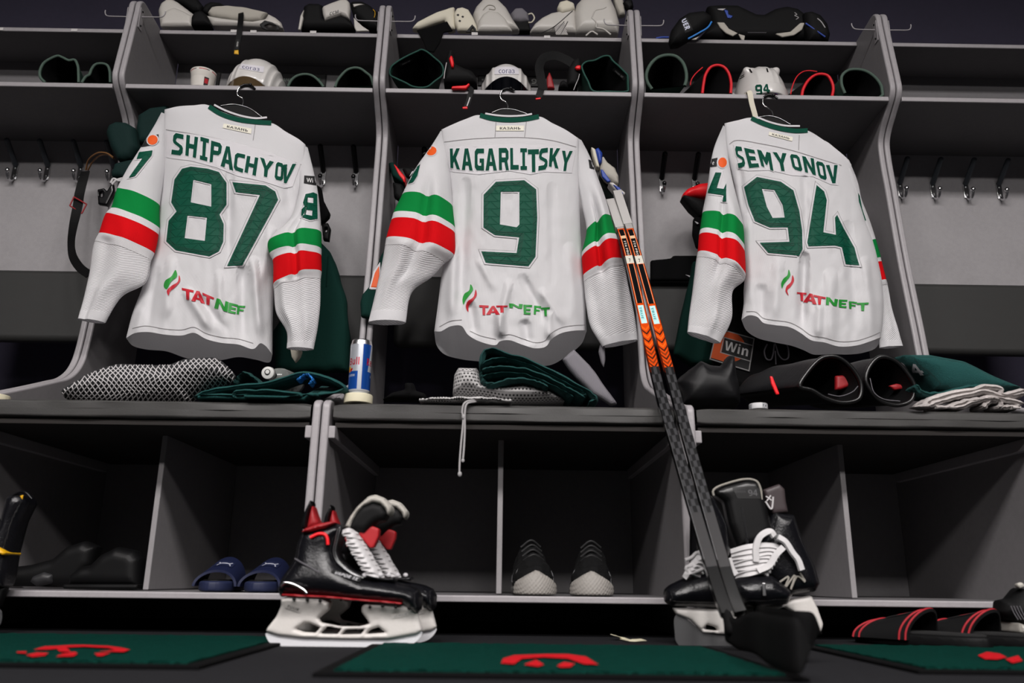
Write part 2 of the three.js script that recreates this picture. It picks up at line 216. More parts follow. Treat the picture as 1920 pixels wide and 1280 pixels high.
// ------------------------------------------------------------------ jerseys
const GL = {
  S: [[[2, 0], [10, 0], [10, 3], [4, 3], [3, 4], [3, 5], [4, 5.6], [9, 7.5], [10, 9], [10, 12], [8, 14], [0, 14], [0, 11], [6, 11], [7, 10], [7, 9.3], [6, 8.7], [1, 6.7], [0, 5.2], [0, 2]]],
  H: [[[0, 0], [3, 0], [3, 5.5], [7, 5.5], [7, 0], [10, 0], [10, 14], [7, 14], [7, 8.5], [3, 8.5], [3, 14], [0, 14]]],
  I: [[[1, 0], [9, 0], [9, 2.5], [6.6, 2.5], [6.6, 11.5], [9, 11.5], [9, 14], [1, 14], [1, 11.5], [3.4, 11.5], [3.4, 2.5], [1, 2.5]]],
  P: [[[0, 0], [8, 0], [10, 2], [10, 7], [8, 9], [3, 9], [3, 14], [0, 14]], [[3, 3], [7, 3], [7, 6], [3, 6]]],
  A: [[[3, 0], [7, 0], [10, 14], [7, 14], [6.4, 11], [3.6, 11], [3, 14], [0, 14]], [[5, 3.5], [6, 8.5], [4, 8.5]]],
  C: [[[2, 0], [10, 0], [10, 3], [4, 3], [3, 4], [3, 10], [4, 11], [10, 11], [10, 14], [2, 14], [0, 12], [0, 2]]],
  Y: [[[0, 0], [3, 0], [5, 5], [7, 0], [10, 0], [6.5, 8], [6.5, 14], [3.5, 14], [3.5, 8]]],
  O: [[[2, 0], [8, 0], [10, 2], [10, 12], [8, 14], [2, 14], [0, 12], [0, 2]], [[3.6, 3], [6.4, 3], [7, 3.6], [7, 10.4], [6.4, 11], [3.6, 11], [3, 10.4], [3, 3.6]]],
  V: [[[0, 0], [3, 0], [5, 9.5], [7, 0], [10, 0], [6.7, 14], [3.3, 14]]],
  K: [[[0, 0], [3, 0], [3, 5.5], [6.5, 0], [10, 0], [6, 6.5], [10, 14], [6.5, 14], [4, 9], [3, 10.5], [3, 14], [0, 14]]],
  G: [[[2, 0], [10, 0], [10, 3], [4, 3], [3, 4], [3, 10], [4, 11], [7, 11], [7, 9], [5.3, 9], [5.3, 6.4], [10, 6.4], [10, 14], [2, 14], [0, 12], [0, 2]]],
  R: [[[0, 0], [8, 0], [10, 2], [10, 6.5], [8.6, 8.2], [10, 14], [7, 14], [5.6, 9], [3, 9], [3, 14], [0, 14]], [[3, 3], [7, 3], [7, 6], [3, 6]]],
  L: [[[0, 0], [3, 0], [3, 11], [9, 11], [9, 14], [0, 14]]],
  T: [[[0, 0], [10, 0], [10, 3], [6.6, 3], [6.6, 14], [3.4, 14], [3.4, 3], [0, 3]]],
  E: [[[0, 0], [9, 0], [9, 3], [3, 3], [3, 5.5], [8, 5.5], [8, 8.5], [3, 8.5], [3, 11], [9, 11], [9, 14], [0, 14]]],
  F: [[[0, 0], [9, 0], [9, 3], [3, 3], [3, 5.8], [8, 5.8], [8, 8.6], [3, 8.6], [3, 14], [0, 14]]],
  M: [[[0, 0], [3, 0], [5, 5], [7, 0], [10, 0], [10, 14], [7.4, 14], [7.4, 6.5], [5.6, 11], [4.4, 11], [2.6, 6.5], [2.6, 14], [0, 14]]],
  N: [[[0, 0], [3, 0], [7.2, 8.5], [7.2, 0], [10, 0], [10, 14], [7, 14], [2.8, 5.5], [2.8, 14], [0, 14]]],
  4: [[[5, 0], [8.2, 0], [8.2, 8], [10, 8], [10, 10.8], [8.2, 10.8], [8.2, 14], [5.2, 14], [5.2, 10.8], [0, 10.8], [0, 8.2]], [[5.2, 4], [5.2, 8], [2.8, 8]]],
  7: [[[0, 0], [10, 0], [10, 3], [5, 14], [1.6, 14], [6.4, 3], [0, 3]]],
  8: [[[2, 0], [8, 0], [10, 2], [10, 5.6], [8.8, 7], [10, 8.4], [10, 12], [8, 14], [2, 14], [0, 12], [0, 8.4], [1.2, 7], [0, 5.6], [0, 2]], [[3.2, 2.8], [6.8, 2.8], [6.8, 5.4], [3.2, 5.4]], [[3.2, 8.6], [6.8, 8.6], [6.8, 11.2], [3.2, 11.2]]],
  9: [[[2, 0], [8, 0], [10, 2], [10, 12], [8, 14], [1, 14], [1, 11.2], [7, 11.2], [7, 9], [2, 9], [0, 7], [0, 2]], [[3, 2.8], [7, 2.8], [7, 6.2], [3, 6.2]]],
};
const inQuad = (q) => ([x, y]) => { const a = x / 10, b = y / 14; return [0, 1].map((k) => (q[0][k] * (1 - a) + q[1][k] * a) * (1 - b) + (q[3][k] * (1 - a) + q[2][k] * a) * b); };
const glyph = (ch, q) => GL[ch].map((loop) => loop.map(inQuad(q)));
function offset(P, d) {                                // grow (d > 0) a polygon, mitred
  let A = 0; P.forEach((p, i) => { const q = P[(i + 1) % P.length]; A += p[0] * q[1] - q[0] * p[1]; }); const s = A > 0 ? 1 : -1;
  return P.map((p, i) => { const a = P[(i + P.length - 1) % P.length], b = P[(i + 1) % P.length]; const n1 = [p[1] - a[1], a[0] - p[0]], n2 = [b[1] - p[1], p[0] - b[0]], l1 = Math.hypot(...n1) || 1, l2 = Math.hypot(...n2) || 1; const x = n1[0] / l1 + n2[0] / l2, y = n1[1] / l1 + n2[1] / l2, k = Math.max(0.35, (x * x + y * y) / 2); return [p[0] + s * d * x / k, p[1] + s * d * y / k]; });
}
// cut an outline (with holes) out of a cloth: small triangles laid on the surface on(u, v, lift)
function drape(loops, on, lift, step = 7, analytic = false) {
  const sh = new THREE.Shape(loops[0].map((p) => new THREE.Vector2(...p))); for (const h of loops.slice(1)) sh.holes.push(new THREE.Path(h.map((p) => new THREE.Vector2(...p))));
  let g = new THREE.ShapeGeometry(sh).toNonIndexed(); g = new TessellateModifier(step, 7).modify(g);
  const p = g.attributes.position, uv = new Float32Array(p.count * 2), nr = new Float32Array(p.count * 3); for (let i = 0; i < p.count; i++) { const u = p.getX(i), v = p.getY(i), q = on(u, v, lift); if (analytic) { const n = on(u + 2, v, lift).sub(on(u - 2, v, lift)).cross(on(u, v - 2, lift).sub(on(u, v + 2, lift))).normalize(); nr.set([n.x, n.y, n.z], 3 * i); } p.setXYZ(i, q.x, q.y, q.z); uv[2 * i] = q.x; uv[2 * i + 1] = q.y; }
  g.setAttribute('uv', new THREE.BufferAttribute(uv, 2)); g.deleteAttribute('normal'); const m = new THREE.BufferGeometry(); m.setAttribute('position', p); m.setAttribute('uv', g.attributes.uv); { const ix = []; for (let i = 0; i < p.count; i += 3) ix.push(i, i + 2, i + 1); m.setIndex(ix); } if (analytic) { m.setAttribute('normal', new THREE.BufferAttribute(nr, 3)); return m; } const w = mergeVertices(m, 1e-6); w.computeVertexNormals(); return w;
}
const band = (pts, w) => { const S = smooth(pts, 40), a = [], b = []; S.forEach((p, i) => { const q = S[Math.min(i + 1, S.length - 1)], r = S[Math.max(i - 1, 0)], l = Math.hypot(q[0] - r[0], q[1] - r[1]) || 1, nx = -(q[1] - r[1]) / l, ny = (q[0] - r[0]) / l; a.push([p[0] + nx * w / 2, p[1] + ny * w / 2]); b.push([p[0] - nx * w / 2, p[1] - ny * w / 2]); }); return [[...a, ...b.reverse()]]; };
const emboss = grain(256, (x, y) => { const a = Math.abs(((x + y) % 64) - 32) / 32, b = Math.abs(((x - y + 256) % 64) - 32) / 32, c = (x % 128) < 64 ? a : b; return (c > 0.86 || (y % 64) < 4 ? 0.15 : 0.6) + 0.1 * hash(x, y, 4); });
Object.assign(M, {
  white: mat(0xecebed, 0.9, { transmission: 0.28, specularIntensity: 0.3, bumpMap: rep(G.knit, 60), bumpScale: 0.0005, sheen: 0.2, sheenRoughness: 0.6 }),
  whiteRib: mat(0xe8e7e9, 0.9, { transmission: 0.28, specularIntensity: 0.3, bumpMap: rep(G.rib, 42), bumpScale: 0.0011 }),
  twill: mat(0xcfcdd0, 0.75, { specularIntensity: 0.3, bumpMap: rep(G.weave, 60), bumpScale: 0.0003 }),
  green: mat(0x047c38, 0.85, { specularIntensity: 0.25, bumpMap: rep(G.knit, 60), bumpScale: 0.0004 }),
  red: mat(0xcc0610, 0.85, { specularIntensity: 0.25, bumpMap: rep(G.knit, 60), bumpScale: 0.0004 }),
  darkgreen: mat(0x044535, 0.75, { specularIntensity: 0.3, bumpMap: rep(G.weave, 60), bumpScale: 0.0003 }),
  number: mat(0x054c39, 0.55, { specularIntensity: 0.35, bumpMap: rep(emboss, 9), bumpScale: 0.004 }),
  stitch: mat(0x043528, 0.7),
  seam: mat(0x8a8788, 0.9),
  orange: mat(0xe2560f, 0.6),
  blackPrint: mat(0x121214, 0.7),
  logoRed: mat(0xb81226, 0.6), logoGreen: mat(0x1c8e2f, 0.6),
});
const polyAt = (P, v) => { for (let i = 1; i < P.length; i++) if (v <= P[i][1] || i === P.length - 1) { const a = P[i - 1], b = P[i]; return lerp(a[0], b[0], clamp((v - a[1]) / (b[1] - a[1] || 1), 0, 1)); } };
function alongX(P, n = 60) { const S = smooth(P, 200), L = [0]; for (let i = 1; i < S.length; i++) L.push(L[i - 1] + Math.hypot(S[i][0] - S[i - 1][0], S[i][1] - S[i - 1][1])); return (s) => { const d = s * L[L.length - 1]; let i = 1; while (i < L.length - 1 && L[i] < d) i++; const t = (d - L[i - 1]) / (L[i] - L[i - 1] || 1); return [lerp(S[i - 1][0], S[i][0], t), lerp(S[i - 1][1], S[i][1], t)]; }; }
function jersey(c) {
  const K = c.crop, mp = (a) => a.map(K), z0 = c.z, dep = c.depth ?? 0.075, tz = c.tilt ?? (() => 0);
  const t = thing('hockey_jersey', c.label, 'jersey', 'white hockey jerseys on hangers');
  const Lp = mp(c.left), Rp = mp(c.right), Tp = mp(c.top), Hn = mp(c.hem), Hf = mp(c.farHem);
  const folds = c.folds.map((f) => [...K([f[0], f[1]]), ...K([f[2], f[3]]), f[4] / c.scale, f[5] * 1.8]);
  const zOf = (u, v) => {
    const l = polyAt(Lp, v), r = polyAt(Rp, v), s = clamp((u - l) / (r - l), 0, 1), e = Math.pow(Math.max(0, 1 - Math.pow(Math.abs(2 * s - 1), 2.6)), 0.5), top = alongTop(u), k = sstep(-10, 130, v - top);
    let z = z0 + tz(u, v) + dep * e * (0.35 + 0.65 * k);
    let w = 0; for (const [a, b, x, y, wd, am] of folds) { const ex = x - a, ey = y - b, tt = ((u - a) * ex + (v - b) * ey) / (ex * ex + ey * ey), q = clamp(tt, 0, 1), d = Math.hypot(u - a - ex * q, v - b - ey * q); if (d < wd * 3) w += am * Math.exp(-d * d / wd / wd) * sstep(-0.05, 0.25, tt + (d < wd ? 0.1 : 0)) * sstep(1.05, 0.7, tt); }
    w += 0.003 * noise(u / 26 + c.seed, v / 70) * k + 0.002 * noise(u / 11, v / 17 + c.seed) * k;
    return z + w * e;
  };
  const alongTop = (u) => { for (let i = 1; i < Tp.length; i++) if (u <= Tp[i][0] || i === Tp.length - 1) return lerp(Tp[i - 1][1], Tp[i][1], clamp((u - Tp[i - 1][0]) / (Tp[i][0] - Tp[i - 1][0] || 1), 0, 1)); };
  const on = (u, v, lift = 0) => at(u, v, zOf(u, v) + lift);
  const coons = (T, B, L, R) => { const fT = alongX(T), fB = alongX(B), fL = alongX(L), fR = alongX(R); return (s, q) => { const a = fT(s), b = fB(s), l = fL(q), r = fR(q), c00 = fT(0), c10 = fT(1), c01 = fB(0), c11 = fB(1); return [0, 1].map((k) => (1 - q) * a[k] + q * b[k] + (1 - s) * l[k] + s * r[k] - ((1 - s) * (1 - q) * c00[k] + s * (1 - q) * c10[k] + (1 - s) * q * c01[k] + s * q * c11[k])); }; };
  const Lf = [...Lp.slice(0, -1), Hn[0]], Rf = [...Rp.slice(0, -1), Hn[Hn.length - 1]];
  const F = coons(Tp, Hn, Lf, Rf), bz = c.backDepth ?? 0.11;
  part(t, 'body', grid((s, q) => { const [u, v] = F(s, q); return on(u, v); }, 130, 170), M.white);
  const neck = Tp.map(([u, v], i) => { const m = i / (Tp.length - 1); return [u, v + 22 * Math.sin(Math.PI * clamp((m - 0.3) / 0.4, 0, 1))]; });
  const Bk = coons(neck, Hf, [...Lp.slice(0, -1), Hf[0]], [...Rp.slice(0, -1), Hf[Hf.length - 1]]);
  part(t, 'front_side', grid((s, q) => { const [u, v] = Bk(s, q), e = Math.pow(Math.max(0, 1 - Math.pow(Math.abs(2 * s - 1), 2.6)), 0.5); return at(u, v, z0 + tz(u, v) - bz * e * sstep(0, 0.25, q) * (0.35 + 0.65 * q) + 0.006 * noise(s * 9 + c.seed, q * 3) * e); }, 70, 70), M.white);
  // sleeves: rings between the outer and the inner edge
  const sleeves = c.sleeves.map((S, si) => {
    const secs = S.sec.map(([a, b, d, e]) => [...K([a, b]), ...K([d, e])]), n = secs.length, per = 6;
    const L = new THREE.CatmullRomCurve3(secs.map((q) => V(q[0], q[1], 0)), false, 'centripetal'), R = new THREE.CatmullRomCurve3(secs.map((q) => V(q[2], q[3], 0)), false, 'centripetal');
    const P = (phi, tt) => {
      const l = L.getPoint(tt), r = R.getPoint(tt), k = tt * (n - 1), zc = S.z(k), A = at(l.x, l.y, zc), B = at(r.x, r.y, zc), C = A.clone().add(B).multiplyScalar(0.5), h = A.distanceTo(B) * 0.5, c1 = Math.cos(phi), s1 = Math.sin(phi);
      const d = Math.min(S.thick ?? 0.05, h * 0.9) * sstep(-0.5, 2.5, k) * lerp(1, 0.5, sstep(6, 9, k));
      let dz = s1 * d; for (const f of S.folds ?? []) { const x = c1 - f[0]; dz += f[2] * Math.exp(-x * x / f[1] / f[1]) * sstep(f[3], f[3] + 1, k) * sstep(f[4], f[4] - 1, k) * (s1 > 0 ? 1 : 0.2); }
      dz += 0.003 * noise(phi * 2 + si * 9 + c.seed, k * 1.3) * sstep(0, 2, k);
      return C.addScaledVector(B.clone().sub(A), 0.5 * c1).add(V(0, 0, dz));
    };
    const rings = (k0, k1, lift = 0) => grid((a, b) => { const tt = lerp(k0, k1, b) / (n - 1), p = P(a * Math.PI * 2, tt); if (lift) { p.z += Math.sin(a * Math.PI * 2) * lift; } return p; }, 56, Math.max(3, Math.round((k1 - k0) * 9)), { uv: (a, b, p) => [a * 0.34, p.y], wrap: true });
    const [g0, g1, r0, r1, sm] = S.bands, name = 'sleeve';
    const o = part(t, name, [rings(0, g0), rings(g1, r0), rings(r1, sm)], M.white);
    part(o, 'green_stripe', rings(g0, g1), M.green, 'green stripe around the sleeve'); part(o, 'red_stripe', rings(r0, r1), M.red, 'red stripe around the sleeve');
    part(o, 'forearm', rings(sm, n - 1), M.whiteRib, 'ribbed white forearm of the sleeve');
    part(o, 'seam', grid((a, b) => { const p = P(a * Math.PI * 2, (sm + (b - 0.5) * 0.025) / (n - 1)); p.z += Math.sin(a * 6.2832) * 0.001; return p; }, 56, 2), M.seam);
    part(o, 'cuff', grid((a, b) => { const p = P(a * Math.PI * 2, (n - 1.32 + b * 0.32) / (n - 1)); const m = P(a * Math.PI * 2, 1); p.z += Math.sin(a * 6.2832) * 0.002 * (1 - 0.4 * b) + 0 * m.x; return p; }, 56, 6, { uv: (a, b, p) => [a * 0.34, p.y] }), M.white);
    t.updateMatrixWorld(true); const hits = [o, ...o.children], rc = new THREE.Raycaster();
    return { o, on: (u, v, lift = 0) => { const d = ray(u, v).normalize(); rc.set(CAM, d); const h = rc.intersectObjects(hits, false)[0]; if (h) return h.point.clone().addScaledVector(d, -lift); return null; } };
  });
  const onSleeve = (i) => { let last = null; return (u, v, lift) => { const p = sleeves[i].on(u, v, lift); if (p) last = p; return (p ?? last ?? at(u, v, z0)).clone(); }; };
  // collar, seams, patches
  part(t, 'collar', drape(band(mp(c.collar), c.collarW), on, 0.003, 6, true), M.darkgreen, 'dark green collar band');
  part(t, 'collar_rim', drape(band(mp(c.rim), c.rimW), on, 0.0045, 6, true), M.twill);
  for (const s of c.seams) part(t, 'seam', drape(band(mp(s), 1.1), on, 0.0015, 8, true), M.seam);
  const np = part(t, 'name_plate', drape([mp(c.plate)], on, 0.0022, 9, true), M.twill, 'white name plate sewn on the back');
  for (const [ch, ...q] of c.name) {
    const quad = q.map(c.nameCrop ?? K), L = glyph(ch, quad);
    part(np, 'letter_edge', drape([offset(L[0], 1.5)], on, 0.0034, 7, true), M.white); part(np, 'letter', drape(L, on, 0.0048, 7, true), M.darkgreen, 'dark green letter ' + ch);
  }
  for (const [ch, ...loops] of c.digits) {
    const L = loops.map(mp), d = part(t, 'number_backing', drape([offset(L[0], 3.2), ...L.slice(1).map((h) => offset(h, -2.6))], on, 0.0025, 8, true), M.twill);
    part(d, 'border_seam', drape([offset(L[0], 4.0), offset(L[0], 3.3)], on, 0.0018, 8, true), M.seam); part(d, 'number', drape(L, on, 0.0045, 7, true), M.number, 'embossed dark green number ' + ch); if (ch !== '4') part(d, 'stitching', [drape([offset(L[0], -3.2), offset(L[0], -4.1)], on, 0.0056, 8, true), drape([offset(L[0], -6.4), offset(L[0], -7.2)], on, 0.0056, 8, true)], M.stitch);  // grey ring outside the white border is its thin shadow, painted on
  }
  const w = part(t, 'wordmark', c.word.slice(0, 3).flatMap(([ch, ...q]) => [drape(glyph(ch, q.map(K)), on, 0.0026, 6, true)]), M.logoRed, 'red TAT of the wordmark');
  part(w, 'wordmark_end', c.word.slice(3).flatMap(([ch, ...q]) => [drape(glyph(ch, q.map(K)), on, 0.0026, 6, true)]), M.logoGreen, 'green end of the wordmark');
  part(t, 'flame_mark', drape([smooth(mp(c.flame[0]), 40, true)], on, 0.0026, 6, true), M.logoGreen); part(t, 'flame_mark', drape([smooth(mp(c.flame[1]), 40, true)], on, 0.0026, 6, true), M.logoRed);
  // city patch
  const cp = mp(c.patch), tx = canvas(256, 64, (x) => { x.fillStyle = '#e6e2d2'; x.fillRect(0, 0, 256, 64); x.fillStyle = '#15151a'; x.font = 'bold 44px sans-serif'; x.textAlign = 'center'; x.textBaseline = 'middle'; x.setTransform(1.15, 0, 0, 1, 128, 34); x.fillText('КАЗАНЬ', 0, 0); });
  part(t, 'city_patch', grid((a, b) => { const p = [0, 1].map((k) => lerp(lerp(cp[0][k], cp[1][k], a), lerp(cp[3][k], cp[2][k], a), b)); return on(p[0], p[1], 0.003); }, 20, 6, { uv: (a, b) => [a, 1 - b] }), mat(0xffffff, 0.7, { map: tx }), 'cream patch with black city lettering');
  for (const [i, nm, loops, m, lb, lift] of c.sleeveArt) part(sleeves[i].o, nm, drape(loops.map(mp), onSleeve(i), lift ?? 0.003, 3), m, lb);
  for (const [i, nm, txt, q] of c.sleeveText ?? []) { const f = onSleeve(i), Q = mp(q), tt = canvas(128, 96, (x) => { x.fillStyle = '#101012'; x.fillRect(0, 0, 128, 96); x.fillStyle = '#f0eeee'; x.font = '64px sans-serif'; x.textAlign = 'center'; x.textBaseline = 'middle'; x.fillText(txt, 64, 50); }); part(sleeves[i].o, nm, grid((a, b) => { const p = [0, 1].map((k) => lerp(lerp(Q[0][k], Q[1][k], a), lerp(Q[3][k], Q[2][k], a), b)); return f(p[0], p[1], 0.0025); }, 12, 8, { uv: (a, b) => [a, 1 - b] }), mat(0xffffff, 0.7, { map: tt }), 'black sleeve patch with white lettering'); }
  return t;
}
const ellipsePts = (x, y, a, b, r = 0, n = 20) => Array.from({ length: n }, (_, i) => { const t = i / n * 6.2832, X = a * Math.cos(t), Y = b * Math.sin(t), c = Math.cos(r), s = Math.sin(r); return [x + X * c - Y * s, y + X * s + Y * c]; });
const C1 = crop(130, 180, 2.461), C2 = crop(670, 180, 2.461), C3 = crop(1200, 180, 2.461);
const inC = (K, K2) => (p) => p; // crops share one scale
jersey({
  crop: C1, scale: 2.461, z: -0.52, depth: 0.085, backDepth: 0.1, seed: 3,
  label: 'white jersey numbered 87, leftmost of the three on hangers',
  left: [[440, 62], [432, 180], [436, 300], [428, 430], [412, 560], [398, 700], [368, 790], [330, 900], [292, 1000], [262, 1112]],
  right: [[1090, 225], [1085, 330], [1078, 420], [1058, 560], [1010, 660], [965, 740], [945, 830], [942, 930], [938, 1060], [937, 1190]],
  top: [[440, 62], [500, 48], [570, 43], [640, 42], [690, 66], [760, 92], [850, 108], [930, 124], [1000, 165], [1060, 200], [1090, 225]],
  hem: [[262, 1116], [300, 1094], [360, 1088], [440, 1100], [520, 1104], [575, 1092], [630, 1120], [700, 1138], [780, 1146], [850, 1166], [882, 1140], [905, 1152], [937, 1192]],
  farHem: [[262, 1116], [290, 1150], [350, 1168], [450, 1178], [530, 1206], [600, 1220], [700, 1218], [780, 1204], [860, 1216], [925, 1228], [937, 1192]],
  folds: [[800, 800, 800, 1150, 26, -0.014], [850, 760, 885, 1140, 22, 0.02], [540, 900, 660, 1090, 24, 0.012], [600, 930, 740, 1100, 18, -0.008], [430, 320, 410, 620, 16, -0.012], [470, 760, 440, 1050, 26, 0.012], [400, 800, 360, 1080, 20, -0.012], [740, 340, 735, 800, 20, -0.008], [930, 620, 880, 900, 24, 0.012], [1000, 330, 1020, 560, 22, -0.008], [690, 820, 700, 1120, 20, 0.008], [330, 980, 300, 1100, 16, 0.008]],
  collar: [[644, 48], [700, 82], [780, 108], [860, 119], [932, 124]], collarW: 8.5, rim: [[668, 40], [720, 66], [790, 90], [860, 102], [912, 98]], rimW: 3.4,
  seams: [[[445, 155], [600, 180], [760, 215], [900, 255], [1080, 320]], [[290, 1072], [350, 1060], [440, 1074], [520, 1078], [575, 1066], [630, 1094], [700, 1112], [780, 1120], [848, 1140]], [[860, 118], [848, 205]]],
  plate: [[450, 160], [600, 180], [760, 212], [900, 252], [1068, 312], [1030, 418], [990, 425], [900, 395], [780, 370], [680, 330], [560, 298], [470, 288], [445, 282]],
  name: [['S', [482, 168], [527, 178], [522, 275], [470, 268]], ['H', [541, 178], [594, 190], [584, 285], [535, 273]], ['I', [600, 186], [650, 200], [640, 302], [598, 290]], ['P', [655, 205], [706, 220], [694, 304], [647, 304]], ['A', [712, 228], [752, 236], [756, 345], [698, 322]], ['C', [766, 260], [812, 270], [800, 354], [757, 338]], ['H', [820, 275], [872, 285], [860, 368], [808, 350]], ['Y', [880, 282], [944, 304], [930, 380], [880, 364]], ['O', [955, 302], [990, 312], [986, 392], [946, 384]], ['V', [988, 316], [1047, 312], [1014, 404], [978, 398]]],
  digits: [['8', [[520, 335], [560, 325], [640, 335], [690, 350], [725, 400], [725, 500], [692, 545], [712, 590], [710, 670], [690, 715], [645, 738], [490, 710], [447, 670], [458, 575], [495, 532], [470, 490], [485, 385]], [[572, 385], [655, 405], [655, 510], [560, 490]], [[545, 550], [635, 560], [625, 668], [532, 655]]], ['7', [[752, 397], [905, 412], [950, 440], [963, 478], [798, 780], [728, 783], [880, 455], [768, 442]]]],
  word: [['T', [518, 884], [574, 896], [566, 944], [526, 936]], ['A', [576, 896], [612, 902], [626, 958], [562, 944]], ['T', [614, 906], [668, 930], [660, 970], [618, 956]], ['N', [680, 932], [736, 950], [730, 996], [668, 978]], ['E', [738, 952], [784, 964], [770, 1006], [732, 998]], ['F', [776, 966], [816, 968], [808, 1008], [772, 1006]]],
  flame: [[[490, 802], [497, 830], [470, 855], [448, 890], [436, 880], [442, 852], [470, 832]], [[506, 826], [512, 850], [490, 880], [466, 900], [457, 920], [450, 898], [470, 876], [500, 856]]],
  patch: [[712, 126], [842, 150], [838, 174], [708, 146]],
  sleeves: [
    { z: (k) => lerp(-0.52, -0.46, sstep(0, 6, k)) + 0.02 * sstep(6, 10, k), thick: 0.055, bands: [3, 4, 5, 6, 7], sec: [[425, 75, 447, 85], [385, 150, 440, 180], [314, 280, 440, 320], [225, 440, 414, 500], [195, 525, 412, 605], [174, 550, 408, 635], [140, 640, 390, 722], [118, 676, 376, 757], [100, 790, 350, 858], [72, 910, 240, 922], [40, 1030, 165, 1046]], folds: [[0.2, 0.3, 0.012, 5, 10], [-0.4, 0.2, -0.008, 6, 10.5]] },
    { z: (k) => lerp(-0.52, -0.43, sstep(0, 5, k)), thick: 0.055, bands: [4, 5, 6, 7, 8], sec: [[1060, 215, 1100, 238], [1058, 330, 1128, 350], [1060, 450, 1148, 450], [1010, 590, 1158, 560], [918, 680, 1162, 628], [925, 732, 1163, 705], [940, 764, 1163, 735], [942, 875, 1163, 808], [945, 895, 1160, 845], [955, 1000, 1158, 960], [1003, 1090, 1145, 1070], [1003, 1165, 1127, 1168]], folds: [[0.05, 0.12, -0.02, 2, 8], [0.4, 0.25, 0.01, 2, 11], [-0.5, 0.2, 0.014, 7, 11]] },
  ],
  sleeveArt: [[0, 'number_backing', [[[316, 250], [392, 241], [386, 276], [308, 374], [264, 384], [326, 294], [298, 297]]], M.twill], [0, 'number', [[[322, 258], [384, 250], [380, 272], [302, 368], [274, 376], [338, 285], [310, 290]]], M.number, 'dark green sleeve number', 0.0065], [0, 'patch', [[[356, 196], [376, 182], [412, 176], [412, 212], [384, 226], [330, 236], [326, 226]]], M.blackPrint, 'black sleeve patch'], [0, 'patch_ring', [ellipsePts(384, 202, 29, 26, -0.4)], M.twill, 'white ring', 0.004], [0, 'patch_disc', [ellipsePts(384, 202, 24, 22, -0.4)], M.orange, 'orange disc on the sleeve patch', 0.0055],
    [1, 'number_backing', [[[1084, 444], [1130, 436], [1146, 444], [1150, 570], [1112, 578], [1064, 562], [1066, 520], [1078, 508], [1070, 494]]], M.twill], [1, 'number', [[[1090, 452], [1126, 444], [1144, 452], [1146, 565], [1112, 570], [1070, 556], [1072, 522], [1086, 508], [1078, 492]], [[1100, 466], [1126, 468], [1126, 494], [1098, 490]], [[1094, 524], [1122, 526], [1120, 552], [1090, 546]]], M.number, 'dark green sleeve number', 0.0065]],
  sleeveText: [[1, 'patch', 'Wi', [[1084, 366], [1136, 370], [1140, 412], [1082, 402]]]],
});
